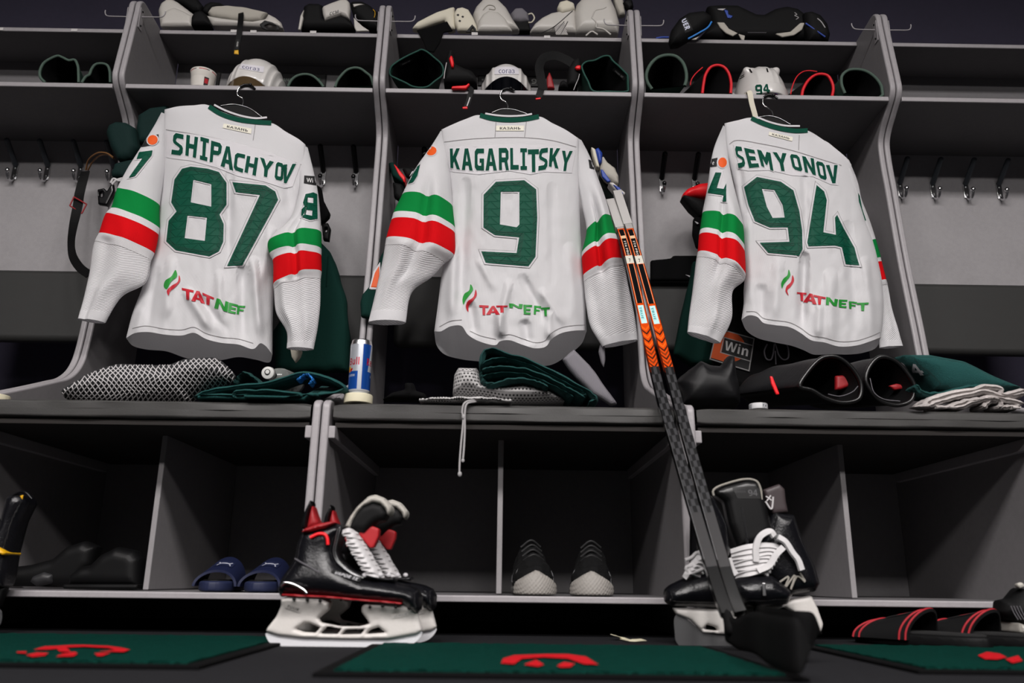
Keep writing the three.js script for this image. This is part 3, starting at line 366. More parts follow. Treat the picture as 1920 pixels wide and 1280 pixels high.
jersey({
  crop: C2, scale: 2.461, z: -0.52, depth: 0.085, backDepth: 0.13, seed: 11,
  label: 'white jersey with a single-digit number 9, hanging in the middle stall',
  left: [[388, 155], [396, 260], [420, 350], [428, 450], [420, 600], [400, 760], [385, 850], [372, 960], [355, 1080]],
  right: [[1020, 195], [1022, 260], [1024, 400], [1026, 540], [1030, 640], [1036, 720], [1046, 830], [1050, 900], [1054, 1000], [1052, 1078]],
  top: [[388, 155], [430, 135], [500, 106], [565, 88], [630, 96], [700, 100], [775, 97], [838, 95], [900, 125], [960, 155], [1020, 195]],
  hem: [[355, 1085], [385, 1085], [430, 1062], [480, 1060], [510, 1100], [560, 1130], [640, 1148], [656, 1132], [700, 1126], [760, 1146], [820, 1163], [870, 1155], [895, 1122], [940, 1094], [1000, 1082], [1052, 1080]],
  farHem: [[355, 1085], [366, 1150], [400, 1190], [480, 1214], [560, 1224], [650, 1236], [760, 1242], [840, 1246], [900, 1238], [970, 1196], [1035, 1142], [1058, 1084]],
  folds: [[500, 400, 470, 1040, 24, -0.014], [440, 700, 430, 1050, 26, 0.018], [700, 860, 640, 1120, 20, 0.01], [760, 840, 900, 1080, 22, -0.01], [850, 900, 960, 1060, 18, 0.01], [980, 700, 1010, 1060, 26, 0.012], [900, 420, 905, 900, 22, -0.006], [650, 1000, 670, 1120, 20, 0.012], [880, 1000, 890, 1130, 22, 0.014], [520, 960, 540, 1110, 24, -0.012], [770, 1040, 790, 1150, 24, -0.012], [560, 760, 640, 900, 18, 0.006]],
  collar: [[566, 88], [620, 103], [700, 110], [780, 105], [838, 94]], collarW: 8.5, rim: [[590, 80], [640, 88], [700, 92], [765, 89], [806, 82]], rimW: 3.2,
  seams: [[[400, 212], [500, 200], [640, 192], [780, 192], [900, 205], [1010, 235]], [[378, 1064], [430, 1038], [482, 1032]], [[520, 1084], [565, 1104], [640, 1122]], [[665, 1104], [705, 1100], [765, 1120], [822, 1137], [866, 1128], [888, 1100], [936, 1070], [1000, 1058], [1050, 1056]], [[640, 120], [635, 190]], [[780, 118], [772, 190]]],
  plate: [[415, 232], [560, 226], [720, 224], [860, 226], [1008, 250], [990, 355], [860, 350], [800, 362], [700, 345], [560, 362], [424, 348]],
  nameCrop: crop(700, 0, 3.556),
  name: [['K', [510, 990], [576, 988], [578, 1130], [514, 1118]], ['A', [592, 990], [650, 988], [662, 1136], [590, 1132]], ['G', [676, 990], [738, 990], [738, 1136], [676, 1134]], ['A', [752, 990], [812, 988], [824, 1136], [748, 1136]], ['R', [836, 986], [900, 986], [904, 1134], [838, 1132]], ['L', [912, 986], [974, 986], [976, 1130], [914, 1130]], ['I', [974, 988], [1030, 988], [1030, 1132], [976, 1132]], ['T', [1030, 996], [1104, 994], [1104, 1146], [1034, 1146]], ['S', [1108, 992], [1164, 984], [1160, 1126], [1100, 1138]], ['K', [1178, 986], [1246, 988], [1234, 1124], [1170, 1108]], ['Y', [1258, 1004], [1330, 1006], [1306, 1142], [1246, 1136]]],
  digits: [['9', [[640, 395], [770, 388], [825, 430], [830, 560], [822, 740], [790, 784], [592, 768], [572, 716], [735, 724], [747, 650], [635, 640], [582, 605], [583, 455]], [[662, 440], [748, 440], [748, 592], [735, 605], [658, 592]]]],
  word: [['T', [562, 964], [606, 966], [602, 1012], [566, 1008]], ['A', [612, 970], [640, 966], [658, 1008], [594, 1008]], ['T', [640, 966], [694, 966], [690, 998], [646, 1000]], ['N', [700, 956], [764, 960], [760, 980], [702, 976]], ['E', [766, 962], [812, 964], [802, 1008], [768, 1006]], ['F', [816, 966], [852, 970], [846, 1010], [814, 1006]], ['T', [846, 976], [888, 974], [886, 1016], [852, 1014]]],
  flame: [[[522, 868], [534, 890], [520, 914], [500, 940], [490, 962], [485, 940], [494, 912], [516, 896]], [[546, 892], [551, 918], [534, 944], [514, 970], [512, 996], [501, 974], [508, 948], [536, 926]]],
  patch: [[640, 136], [770, 136], [768, 160], [640, 160]],
  sleeves: [
    { z: (k) => lerp(-0.52, -0.46, sstep(0, 6, k)), thick: 0.06, bands: [3, 4, 5, 6, 7], sec: [[385, 160, 404, 178], [345, 225, 412, 255], [275, 330, 430, 375], [205, 462, 440, 510], [166, 545, 450, 607], [156, 575, 450, 632], [133, 660, 446, 735], [128, 695, 402, 770], [110, 790, 346, 832], [85, 900, 252, 905], [52, 1045, 224, 1045]], folds: [[0.05, 0.16, -0.022, 2.2, 9], [0.45, 0.25, 0.012, 2, 8], [-0.3, 0.25, 0.01, 6, 10]] },
    { z: (k) => lerp(-0.53, -0.48, sstep(0, 6, k)), thick: 0.06, bands: [4, 5, 6, 7, 8], sec: [[1006, 188, 1035, 205], [1014, 260, 1070, 272], [1020, 400, 1118, 400], [1040, 520, 1150, 490], [1058, 618, 1168, 556], [1036, 722, 1195, 645], [1036, 742, 1205, 672], [1042, 828, 1222, 756], [1045, 858, 1232, 785], [1055, 960, 1255, 900], [1075, 1060, 1280, 1020], [1130, 1157, 1293, 1127]], folds: [[-0.15, 0.14, -0.03, 2.5, 8.5], [0.3, 0.3, 0.014, 2, 11], [-0.6, 0.2, -0.012, 8, 11]] },
  ],
  sleeveArt: [[0, 'number_backing', [[[262, 328], [294, 304], [282, 366], [262, 402], [214, 414], [240, 372]]], M.twill], [0, 'number', [[[268, 332], [290, 314], [277, 366], [258, 396], [224, 408], [246, 372]]], M.number, 'dark green sleeve number', 0.0065], [0, 'patch_ring', [ellipsePts(341, 253, 30, 25, -0.3)], M.twill, 'white ring', 0.003], [0, 'patch_disc', [ellipsePts(341, 253, 25, 20, -0.3)], M.orange, 'orange disc on the sleeve patch', 0.0045], [0, 'patch', [[[306, 262], [314, 258], [314, 276], [290, 286], [300, 272]]], M.blackPrint]],
  sleeveText: [[1, 'patch', 'W', [[1066, 292], [1110, 306], [1116, 346], [1072, 332]]]],
});
jersey({
  crop: C3, scale: 2.461, z: -0.5, depth: 0.075, backDepth: 0.1, seed: 23,
  label: 'white jersey numbered 94, turned to the side, rightmost of the three',
  left: [[390, 126], [396, 235], [410, 300], [438, 420], [462, 560], [470, 700], [482, 840], [478, 900], [478, 960], [468, 1030]],
  right: [[975, 315], [985, 390], [1008, 470], [1040, 580], [1075, 670], [1098, 760], [1116, 850], [1124, 950], [1120, 1050], [1112, 1112]],
  top: [[390, 126], [450, 112], [512, 100], [560, 118], [640, 140], [720, 155], [775, 160], [850, 205], [900, 240], [950, 285], [975, 315]],
  hem: [[468, 1032], [500, 1012], [540, 1018], [570, 1046], [620, 1056], [690, 1066], [740, 1092], [790, 1126], [850, 1136], [920, 1155], [1000, 1150], [1060, 1132], [1112, 1112]],
  farHem: [[468, 1032], [490, 1080], [540, 1115], [620, 1136], [700, 1152], [755, 1172], [800, 1192], [880, 1190], [960, 1192], [1030, 1184], [1090, 1160], [1112, 1112]],
  folds: [[760, 740, 745, 1090, 22, -0.016], [560, 880, 560, 1040, 24, -0.01], [640, 760, 620, 1050, 28, 0.008], [880, 820, 880, 1140, 30, 0.01], [960, 600, 1000, 1120, 26, -0.01], [500, 560, 510, 1000, 20, 0.01], [1040, 760, 1080, 1120, 22, 0.012], [460, 340, 480, 540, 14, -0.008], [760, 380, 770, 700, 18, -0.006], [830, 960, 820, 1130, 20, 0.009]],
  collar: [[514, 101], [570, 127], [640, 148], [715, 160], [774, 158]], collarW: 8.2, rim: [[536, 95], [600, 120], [670, 136], [738, 138]], rimW: 3.2,
  seams: [[[412, 222], [440, 205], [560, 220], [700, 250], [830, 290], [930, 320]], [[490, 994], [535, 996], [568, 1024], [620, 1034], [690, 1044], [742, 1070], [790, 1104], [850, 1114], [920, 1132], [1000, 1128], [1060, 1110], [1108, 1090]], [[735, 180], [732, 250]]],
  plate: [[430, 222], [470, 226], [600, 250], [760, 282], [920, 318], [916, 412], [880, 408], [800, 372], [700, 366], [600, 342], [500, 345], [462, 338]],
  name: [['S', [436, 230], [468, 234], [488, 322], [454, 332]], ['E', [480, 238], [532, 250], [556, 326], [504, 332]], ['M', [540, 246], [602, 262], [616, 346], [560, 322]], ['Y', [612, 258], [676, 264], [686, 348], [634, 343]], ['O', [690, 266], [733, 273], [752, 350], [706, 336]], ['N', [748, 276], [802, 288], [812, 366], [762, 350]], ['O', [810, 298], [850, 308], [864, 390], [826, 376]], ['V', [858, 318], [912, 318], [916, 402], [874, 402]]],
  digits: [['9', [[480, 420], [540, 373], [650, 395], [708, 435], [735, 530], [748, 620], [750, 705], [735, 735], [592, 722], [553, 676], [690, 672], [682, 604], [600, 605], [530, 575], [500, 500]], [[562, 426], [620, 432], [658, 500], [668, 560], [612, 562], [585, 510]]], ['4', [[815, 410], [850, 440], [862, 480], [846, 628], [905, 640], [900, 560], [910, 548], [940, 610], [990, 700], [1000, 740], [1012, 780], [950, 775], [932, 696], [900, 688], [778, 692], [772, 675], [800, 500]]]],
  word: [['T', [724, 904], [768, 908], [766, 946], [730, 942]], ['A', [772, 908], [806, 914], [816, 962], [752, 950]], ['T', [800, 916], [858, 928], [846, 964], [810, 960]], ['N', [860, 926], [914, 938], [908, 970], [858, 962]], ['E', [918, 938], [962, 940], [956, 978], [918, 974]], ['F', [964, 946], [1006, 950], [1000, 984], [966, 980]], ['T', [1000, 954], [1056, 952], [1048, 992], [1008, 988]]],
  flame: [[[686, 800], [694, 826], [678, 850], [664, 868], [656, 886], [652, 864], [662, 842], [680, 826]], [[704, 826], [711, 850], [698, 876], [680, 896], [686, 920], [672, 900], [676, 878], [696, 858]]],
  patch: [[596, 164], [706, 190], [702, 208], [594, 180]],
  sleeves: [
    { z: (k) => lerp(-0.5, -0.44, sstep(0, 6, k)), thick: 0.055, bands: [3, 4, 5, 6, 7], sec: [[384, 135, 400, 150], [338, 250, 408, 285], [308, 440, 442, 462], [288, 540, 476, 612], [277, 618, 480, 698], [273, 640, 482, 725], [266, 720, 485, 832], [261, 746, 480, 852], [242, 900, 428, 900], [228, 1000, 422, 1030], [218, 1090, 370, 1140]], folds: [[-0.15, 0.1, -0.022, 2, 8], [0.35, 0.3, 0.014, 2, 9], [0.1, 0.2, 0.012, 7, 10.4]] },
    { z: (k) => lerp(-0.5, -0.535, sstep(0, 5, k)), thick: 0.03, bands: [4, 5, 6, 7, 8], sec: [[905, 245, 966, 298], [930, 330, 1000, 388], [955, 460, 1020, 486], [990, 580, 1056, 572], [1020, 690, 1086, 664], [1045, 770, 1110, 748], [1052, 785, 1112, 766], [1072, 862, 1136, 850], [1080, 880, 1142, 874], [1090, 970, 1162, 980], [1096, 1080, 1188, 1072], [1103, 1162, 1213, 1155]], folds: [] },
  ],
  sleeveArt: [[0, 'number_backing', [[[342, 344], [386, 346], [366, 416], [388, 418], [402, 392], [404, 494], [372, 490], [378, 462], [304, 454], [308, 436]]], M.twill], [0, 'number', [[[348, 352], [376, 353], [354, 424], [386, 428], [398, 402], [398, 486], [380, 486], [386, 456], [312, 446], [314, 436]]], M.number, 'dark green sleeve number', 0.0065], [0, 'patch_ring', [ellipsePts(380, 306, 26, 28, 0)], M.twill, 'white ring', 0.003], [0, 'patch_disc', [ellipsePts(381, 306, 20, 23, 0)], M.orange, 'orange disc on the sleeve patch', 0.0045], [1, 'number', [[[1006, 446], [1014, 460], [1026, 520], [1044, 574], [1034, 574], [1014, 520]]], M.number, 'dark green sleeve number', 0.002]],
  sleeveText: [[0, 'patch', 'e', [[322, 292], [358, 284], [354, 324], [318, 328]]]],
});
stage('jerseys');
// ------------------------------------------------------------------ builders for gear
const world = (P, z) => P.map(([u, v]) => { const p = at(u, v, z); return [p.x, p.y]; });
// rounded solid: outline measured in the photograph, standing in the plane z, half-thickness h, rounding r
function slab(P, z, h, r, o = {}) {
  const K = o.crop ?? ((p) => p), W = world((o.smooth ? smooth(P.map(K), o.smooth, true) : P.map(K)), z), cell = o.cell ?? 0.004, xs = W.map((p) => p[0]), ys = W.map((p) => p[1]), m = cell * 2.5, ny = o.minY ?? -1;
  const holes = (o.holes ?? []).map((q) => world(q.map(K), z));
  return field((x, y, zz) => { let d = sPoly(x, y, W); for (const q of holes) d = Math.max(d, -sPoly(x, y, q)); const hh = typeof h === 'function' ? h(x, y) : h; if (o.noise) d += o.noise * noise(x * (o.nf ?? 40), y * (o.nf ?? 40), zz * (o.nf ?? 40)); let e = sSlab(d, zz - z - (o.bend ? o.bend(x, y) : 0), hh, Math.min(r, hh * 0.98)); if (ny > -1) e = Math.max(e, ny - y); return e; }, [Math.min(...xs) - m, Math.min(...ys) - m, z - (o.hmax ?? (typeof h === 'number' ? h : 0.06)) - m], [Math.max(...xs) + m, Math.max(...ys) + m, z + (o.hmax ?? (typeof h === 'number' ? h : 0.06)) + m], cell);
}
// hollow cuff (glove, elbow pad): rim measured in the photograph at depth z, running back and narrowing to a closed end
function cuff(name, label, category, P, z, o) {
  const K = o.crop ?? ((p) => p), t = thing(name, label, category, o.group), S = smooth(P.map(K), 60, o.closed ?? false), floorY = o.floorY ?? -9;
  let R = S.map(([u, v]) => at(u, v, z)); if (!o.closed) { const a = R[R.length - 1], b = R[0]; for (let i = 1; i < 16; i++) R.push(a.clone().lerp(b, i / 16)); }
  R = R.map((p) => V(Math.min(p.x, (o.maxX ?? 9)), Math.max(p.y, floorY + 0.002), p.z)); const C = R.reduce((s, p) => s.add(p), V(0, 0, 0)).multiplyScalar(1 / R.length); C.y = lerp(C.y, Math.min(...R.map((p) => p.y)), 0.35);
  const n = R.length, sh = o.shift ?? [0, 0], dep = o.depth ?? 0.24;
  const P2 = (grow, back) => (a, b) => { const i = a * n, q = Math.floor(i) % n, p = R[q].clone().lerp(R[(q + 1) % n], i - Math.floor(i)), k = b < 0.85 ? 1 - (1 - (o.end ?? 0.62)) * b / 0.85 : (o.end ?? 0.62) * Math.sqrt(Math.max(0, 1 - ((b - 0.85) / 0.15) ** 2)); const w = o.lump ? 1 + o.lump * noise(a * 9, b * 5) * b : 1, g = 1 + grow; return V(C.x + (p.x - C.x) * k * g * w + sh[0] * b, Math.max(floorY + 0.0015, C.y + (p.y - C.y) * k * g * w + sh[1] * b), z - back - dep * b); };
  part(t, 'shell', grid(P2(0.015, 0), 80, 24, { uv: (a, b) => [a * 0.4, b * 0.3] }), o.shell); part(t, 'lining', grid(P2(-0.09, 0.002), 80, 20, { uv: (a, b) => [a * 0.4, b * 0.3] }), o.lining ?? M.blackCloth);
  const rim = o.open ? S.map(([u, v]) => at(u, v, z)).map((p) => V(Math.min(p.x, (o.maxX ?? 9)), Math.max(p.y, floorY + 0.003), p.z)) : R;
  part(t, 'binding', new THREE.TubeGeometry(new THREE.CatmullRomCurve3(rim.map((p) => p.clone()), !o.open, 'catmullrom', 0.3), 140, o.rim ?? 0.005, 8, !o.open), o.binding);
  return t;
}
// ribbon folded in the plane of the picture, reaching from z0 back to z1 (towels)
function fold(P, z0, z1, th, o = {}) {
  const K = o.crop ?? ((p) => p), n = o.seg ?? 60, S = smooth(P.map(K), n), zm = (z0 + z1) / 2, W = S.map(([u, v]) => { const p = at(u, v, o.zp ?? z0); p.z = 0; return p; });
  const f = (side) => (a, b) => { const i = Math.min(Math.floor(a * n), n - 1), p = W[i].clone().lerp(W[i + 1], a * n - i), q = W[Math.max(i - 1, 0)], r = W[Math.min(i + 2, n)], T = r.clone().sub(q).normalize(), N = V(-T.y, T.x, 0); const e = Math.min(1, 1.15 * Math.sqrt(Math.max(0, Math.sin(Math.PI * clamp(a * 1.0, 0, 1)) * 8)), 1.1 * Math.sqrt(Math.sin(Math.PI * b) * 6 + 0.01)); const nn = 0.0018 * noise(a * 30, b * 12, side * 3) + (o.wave ?? 0) * noise(a * 4 + 7, b * 2.5); p.addScaledVector(N, side * th / 2 * e + nn); p.z = lerp(z0, z1, b) + 0.004 * noise(a * 14, b * 3); p.y = Math.max(p.y, (o.panelX && Math.abs(p.x - o.panelX) < 0.04 ? 0.574 - Math.min(0, p.z) * 0.36 : (o.floor ?? SEAT)) + 0.001 + (side > 0 ? th * 0.6 : 0)); return p; };
  const top = grid(f(1), n, 18, { uv: (a, b, p) => [a * 0.5, p.z] }), bot = grid(f(-1), n, 18, { uv: (a, b, p) => [a * 0.5, p.z] });
  const edge = grid((a, b) => f(1)(a, 0).lerp(f(-1)(a, 0), b).add(V(0, 0, 0.3 * th * Math.sin(Math.PI * b))), n, 4), e0 = grid((a, b) => f(1)(0, a).lerp(f(-1)(0, a), b), 18, 1), e1 = grid((a, b) => f(1)(1, a).lerp(f(-1)(1, a), b), 18, 1);
  return mergeVertices(join([top, bot, edge, e0, e1]), 1e-5);
}
const textPlate = (w, h, bg, fg, lines, font = 'bold 40px sans-serif') => canvas(w, h, (x) => { x.fillStyle = bg; x.fillRect(0, 0, w, h); x.fillStyle = fg; x.font = font; x.textAlign = 'center'; x.textBaseline = 'middle'; lines.forEach((l, i) => x.fillText(l, w / 2, h * (i + 0.55) / lines.length)); });
// lay a quad (photograph points, tl tr br bl) onto meshes
function layOn(meshes, q, lift, nu = 14, nv = 8) { for (const m of meshes) { m.updateWorldMatrix(true, false); } const rc = new THREE.Raycaster(); let last = null; for (let k = 0; k < 25 && !last; k++) { const a = (k % 5 + 0.5) / 5, b = (Math.floor(k / 5) + 0.5) / 5, p = [0, 1].map((i) => lerp(lerp(q[0][i], q[1][i], a), lerp(q[3][i], q[2][i], a), b)); rc.set(CAM, ray(...p).normalize()); last = rc.intersectObjects(meshes, false)[0]?.point ?? null; } return grid((a, b) => { const p = [0, 1].map((k) => lerp(lerp(q[0][k], q[1][k], a), lerp(q[3][k], q[2][k], a), b)), d = ray(p[0], p[1]).normalize(); rc.set(CAM, d); const h = rc.intersectObjects(meshes, false)[0]; if (h) last = h.point.clone().addScaledVector(d, -lift); return (last ?? at(p[0], p[1], 0)).clone(); }, nu, nv, { uv: (a, b) => [a, 1 - b] }); }
function layGlyph(meshes, loops, lift, step = 4) { const rc = new THREE.Raycaster(); for (const m of meshes) m.updateWorldMatrix(true, false); let last = null; for (const p of loops[0]) { rc.set(CAM, ray(...p).normalize()); last ??= rc.intersectObjects(meshes, false)[0]?.point ?? null; } return drape(loops, (u, v, l) => { const d = ray(u, v).normalize(); rc.set(CAM, d); const h = rc.intersectObjects(meshes, false)[0]; if (h) last = h.point.clone().addScaledVector(d, -l); return (last ?? at(u, v, 0)).clone(); }, lift, step); }
Object.assign(M, {
  glove: mat(0x12392d, 0.75, { bumpMap: rep(G.weave, 60), bumpScale: 0.0004 }), gloveEdge: mat(0x43564c, 0.8),
  gloveEdge2: mat(0x14443a, 0.8), pad: mat(0x0e0e0f, 0.7, { specularIntensity: 0.35, bumpMap: rep(G.weave, 50), bumpScale: 0.0004 }), redTrim: mat(0xd3081c, 0.6), hotRed: mat(0xe8101c, 0.5),
  shell: mat(0xd2cfcc, 0.28, { clearcoat: 0.4, clearcoatRoughness: 0.15 }), foam: mat(0xb9b4aa, 0.9, { bumpMap: rep(G.terry, 12), bumpScale: 0.0008 }), cream: mat(0xd8d2c0, 0.75),
  shinWhite: mat(0xc4c0ba, 0.38, { bumpMap: rep(G.fine, 4), bumpScale: 0.0004 }), brown: mat(0x6a5744, 0.7), visor: mat(0x05060a, 0.04, { clearcoat: 1 }), visorBrown: mat(0x54442f, 0.06, { clearcoat: 1, clearcoatRoughness: 0.03 }),
  teal: mat(0x0b4846, 0.95, { bumpMap: rep(G.terry, 14), bumpScale: 0.0022, sheen: 0.25, sheenColor: new THREE.Color(0x2b8a80) }), towelWhite: mat(0xc9c2bf, 0.95, { bumpMap: rep(G.terry, 14), bumpScale: 0.002 }),
  blue: mat(0x1c3f9c, 0.5), skyblue: mat(0x2f7fd0, 0.5), navy: mat(0x141c3c, 0.6), yellow: mat(0xd9a40c, 0.5), tapeCream: mat(0xd6cfb4, 0.7), greyCloth: mat(0x77747a, 0.9, { bumpMap: rep(G.knit, 40), bumpScale: 0.0004 }), netWhite: mat(0xbdbabb, 0.8), meshGrey: mat(0x9a9899, 0.85),
  carbon: mat(0x1a1a1c, 0.3), leather: mat(0x0d0d11, 0.28, { bumpMap: rep(G.fine, 5), bumpScale: 0.0008 }), lace: mat(0xc9c7c8, 0.9, { bumpMap: rep(G.weave, 80), bumpScale: 0.0004 }), holder: mat(0xcac6c2, 0.45, { bumpMap: rep(G.fine, 4), bumpScale: 0.0003 }), feltWhite: mat(0xb8b4ac, 0.95, { bumpMap: rep(G.terry, 12), bumpScale: 0.001 }), darkRed: mat(0x8e0d16, 0.55), pantsGreen: mat(0x0a2d27, 0.9, { specularIntensity: 0.3, bumpMap: rep(G.weave, 40), bumpScale: 0.0005 }),
});
const SHELF = 1.809, TOP = 2.1715, SEAT = 0.5645;
// ------------------------------------------------------------------ hangers
function hanger(label, hook, bar, z) {
  const t = thing('clothes_hanger', label, 'hanger', 'hangers on the shelf edge');
  const W = hook.map(([u, v, zz]) => at(u, v, zz));
  part(t, 'hook', new THREE.TubeGeometry(new THREE.CatmullRomCurve3(W), 60, 0.0024, 8), M.chrome);
  part(t, 'hook_sleeve', [tube(W.slice(0, 4), 0.0042, 20, 8), new THREE.SphereGeometry(0.006, 12, 8).translate(W[1].x, W[1].y, W[1].z + 0.004)], M.blackGloss);
  part(t, 'crossbar', [slab(bar, z, 0.012, 0.006, { cell: 0.003 })], M.black); part(t, 'wire', [tube([bar[0], bar[1], bar[2], bar[3]].map(([u, v]) => at(u, v, z + 0.014)), 0.0013, 40, 6)], M.steel);
}
hanger('black hanger with steel hook carrying the leftmost jersey', [[478, 167, -0.505], [470, 160, -0.507], [459, 159, -0.508], [450, 163, -0.508], [445, 172, -0.508], [446, 179, -0.508], [454, 184, -0.51], [456, 190, -0.515], [454, 200, -0.52]], [[414, 198], [440, 195.5], [468, 203], [491, 219], [470, 232], [420, 215]], -0.53);
hanger('black hanger with steel hook carrying the middle jersey', [[965, 169, -0.505], [958, 167, -0.507], [950, 166, -0.508], [942, 169, -0.508], [938, 178, -0.508], [940, 186, -0.508], [949, 192, -0.51], [952, 197, -0.515], [952, 206, -0.52]], [[922, 211], [940, 204.5], [962, 205], [988, 213], [980, 226], [925, 226]], -0.53);
hanger('black hanger with steel hook carrying the rightmost jersey', [[1458, 185, -0.505], [1450, 180, -0.507], [1441, 178, -0.508], [1432, 182, -0.508], [1430, 190, -0.508], [1432, 197, -0.508], [1441, 203, -0.51], [1447, 208, -0.515], [1450, 217, -0.52]], [[1424, 219], [1442, 217], [1462, 222], [1482, 233], [1470, 248], [1430, 236]], -0.51);
// ------------------------------------------------------------------ middle shelf: gloves, pads, helmets, cup
const c7 = crop(60, 80, 12), c8 = crop(520, 100, 9.6), cA = crop(720, 70, 8), cB = crop(960, 70, 8), cD = crop(1200, 80, 8), cE = crop(1360, 80, 6.4), cF = crop(340, 80, 8);
const gl = { shell: M.glove, binding: M.gloveEdge, floorY: SHELF, group: 'dark green hockey gloves on the middle shelves', open: true, depth: 0.22, end: 0.55, lump: 0.15 };
cuff('hockey_glove', 'dark glove with a heart-shaped cuff on the leftmost shelf', 'glove', [[300, 900], [190, 780], [180, 640], [260, 470], [420, 360], [590, 300], [700, 340], [830, 400], [960, 390], [1030, 520], [1045, 680], [1050, 900]], -0.57, { ...gl, crop: c7 });
cuff('hockey_glove', 'dark glove pushed against the side panel on the leftmost shelf', 'glove', [[1120, 900], [1210, 770], [1290, 720], [1340, 600], [1420, 500], [1540, 470], [1680, 500], [1740, 600], [1760, 900]], -0.58, { ...gl, crop: c7 });
cuff('hockey_glove', 'low dark green glove cuff just right of the left white helmet', 'glove', [[190, 600], [250, 490], [330, 420], [430, 385], [540, 380], [640, 410], [730, 480], [800, 560], [830, 610]], -0.57, { ...gl, crop: c8 });
cuff('hockey_glove', 'taller dark green glove cuff at the right end of the number 87 shelf', 'glove', [[1040, 610], [1080, 500], [1160, 390], [1260, 300], [1390, 262], [1500, 280], [1600, 350], [1680, 420], [1730, 580]], -0.56, { ...gl, crop: c8 });
function gloveText(g, q) { const m = g.children[1]; part(g, 'lettering', layOn([m], q, 0.004, 8, 4), mat(0xffffff, 0.8, { map: textPlate(256, 64, '#08090a', '#9a9a9a', ['rozen Mf'], 'bold 40px sans-serif') }), 'small white lettering inside the cuff'); }
const gA = cuff('hockey_glove', 'wide open green glove left of the middle helmet', 'glove', [[90, 560], [105, 450], [180, 380], [330, 290], [500, 210], [560, 185], [640, 215], [760, 310], [850, 390], [890, 470], [880, 560], [760, 660], [640, 745], [440, 740], [320, 680], [190, 620]], -0.56, { ...gl, crop: cA, closed: true, open: false, binding: M.gloveEdge2, rim: 0.0035 }); gloveText(gA, [[232, 395], [410, 320], [436, 350], [250, 440]].map(cA));
const gB = cuff('hockey_glove', 'wide open green glove right of the middle helmet', 'glove', [[1050, 430], [1110, 370], [1240, 345], [1370, 285], [1460, 285], [1510, 350], [1620, 450], [1760, 600], [1800, 670], [1780, 780], [1700, 815], [1450, 812], [1210, 800], [1140, 660], [1070, 520]], -0.53, { ...gl, crop: cB, maxX: 0.43, shift: [-0.05, 0], closed: true, open: false, binding: M.gloveEdge2, rim: 0.0035 }); gloveText(gB, [[1540, 455], [1710, 600], [1680, 650], [1500, 490]].map(cB));
cuff('hockey_glove', 'round green glove cuff at the left end of the number 94 shelf', 'glove', [[180, 700], [110, 590], [95, 480], [150, 340], [260, 230], [400, 190], [540, 210], [640, 300], [690, 430], [695, 560], [670, 650]], -0.56, { ...gl, crop: cD, rim: 0.0065 });
cuff('hockey_glove', 'round dark green glove cuff at the right end of the number 94 shelf', 'glove', [[1435, 610], [1395, 500], [1400, 400], [1470, 335], [1580, 322], [1690, 345], [1800, 420], [1870, 520], [1890, 620], [1850, 660]], -0.535, { ...gl, crop: cE, maxX: 1.35, rim: 0.0055, shift: [-0.05, 0] });
const ep = { shell: M.pad, binding: M.redTrim, floorY: SHELF, group: 'black elbow pads on the middle shelves', open: true, end: 0.8, rim: 0.0055 };
const e1 = cuff('elbow_pad', 'black elbow pad with red arch trim left of the number 94 helmet', 'elbow pad', [[935, 765], [955, 610], [985, 480], [1060, 370], [1160, 340], [1260, 370], [1330, 460], [1365, 600], [1360, 765]], -0.56, { ...ep, crop: cD, depth: 0.16, shift: [-0.1, -0.02] });
part(e1, 'piping', tube([[755, 640], [770, 560], [830, 470], [940, 370]].map(cD).map(([u, v]) => at(u, v, -0.6)), 0.0022, 30, 6), M.redTrim);
const e2 = cuff('elbow_pad', 'black elbow pad with red arch trim right of the number 94 helmet', 'elbow pad', [[918, 640], [935, 560], [1000, 450], [1080, 390], [1160, 378], [1230, 400], [1280, 480], [1295, 560], [1280, 645]], -0.56, { ...ep, crop: cE, depth: 0.13, shift: [-0.075, 0.0] });
part(e2, 'piping', tube([[785, 620], [800, 540], [850, 420], [920, 355], [1000, 336], [1100, 348]].map(cE).map(([u, v]) => at(u, v, -0.59)), 0.0022, 40, 6), M.redTrim);
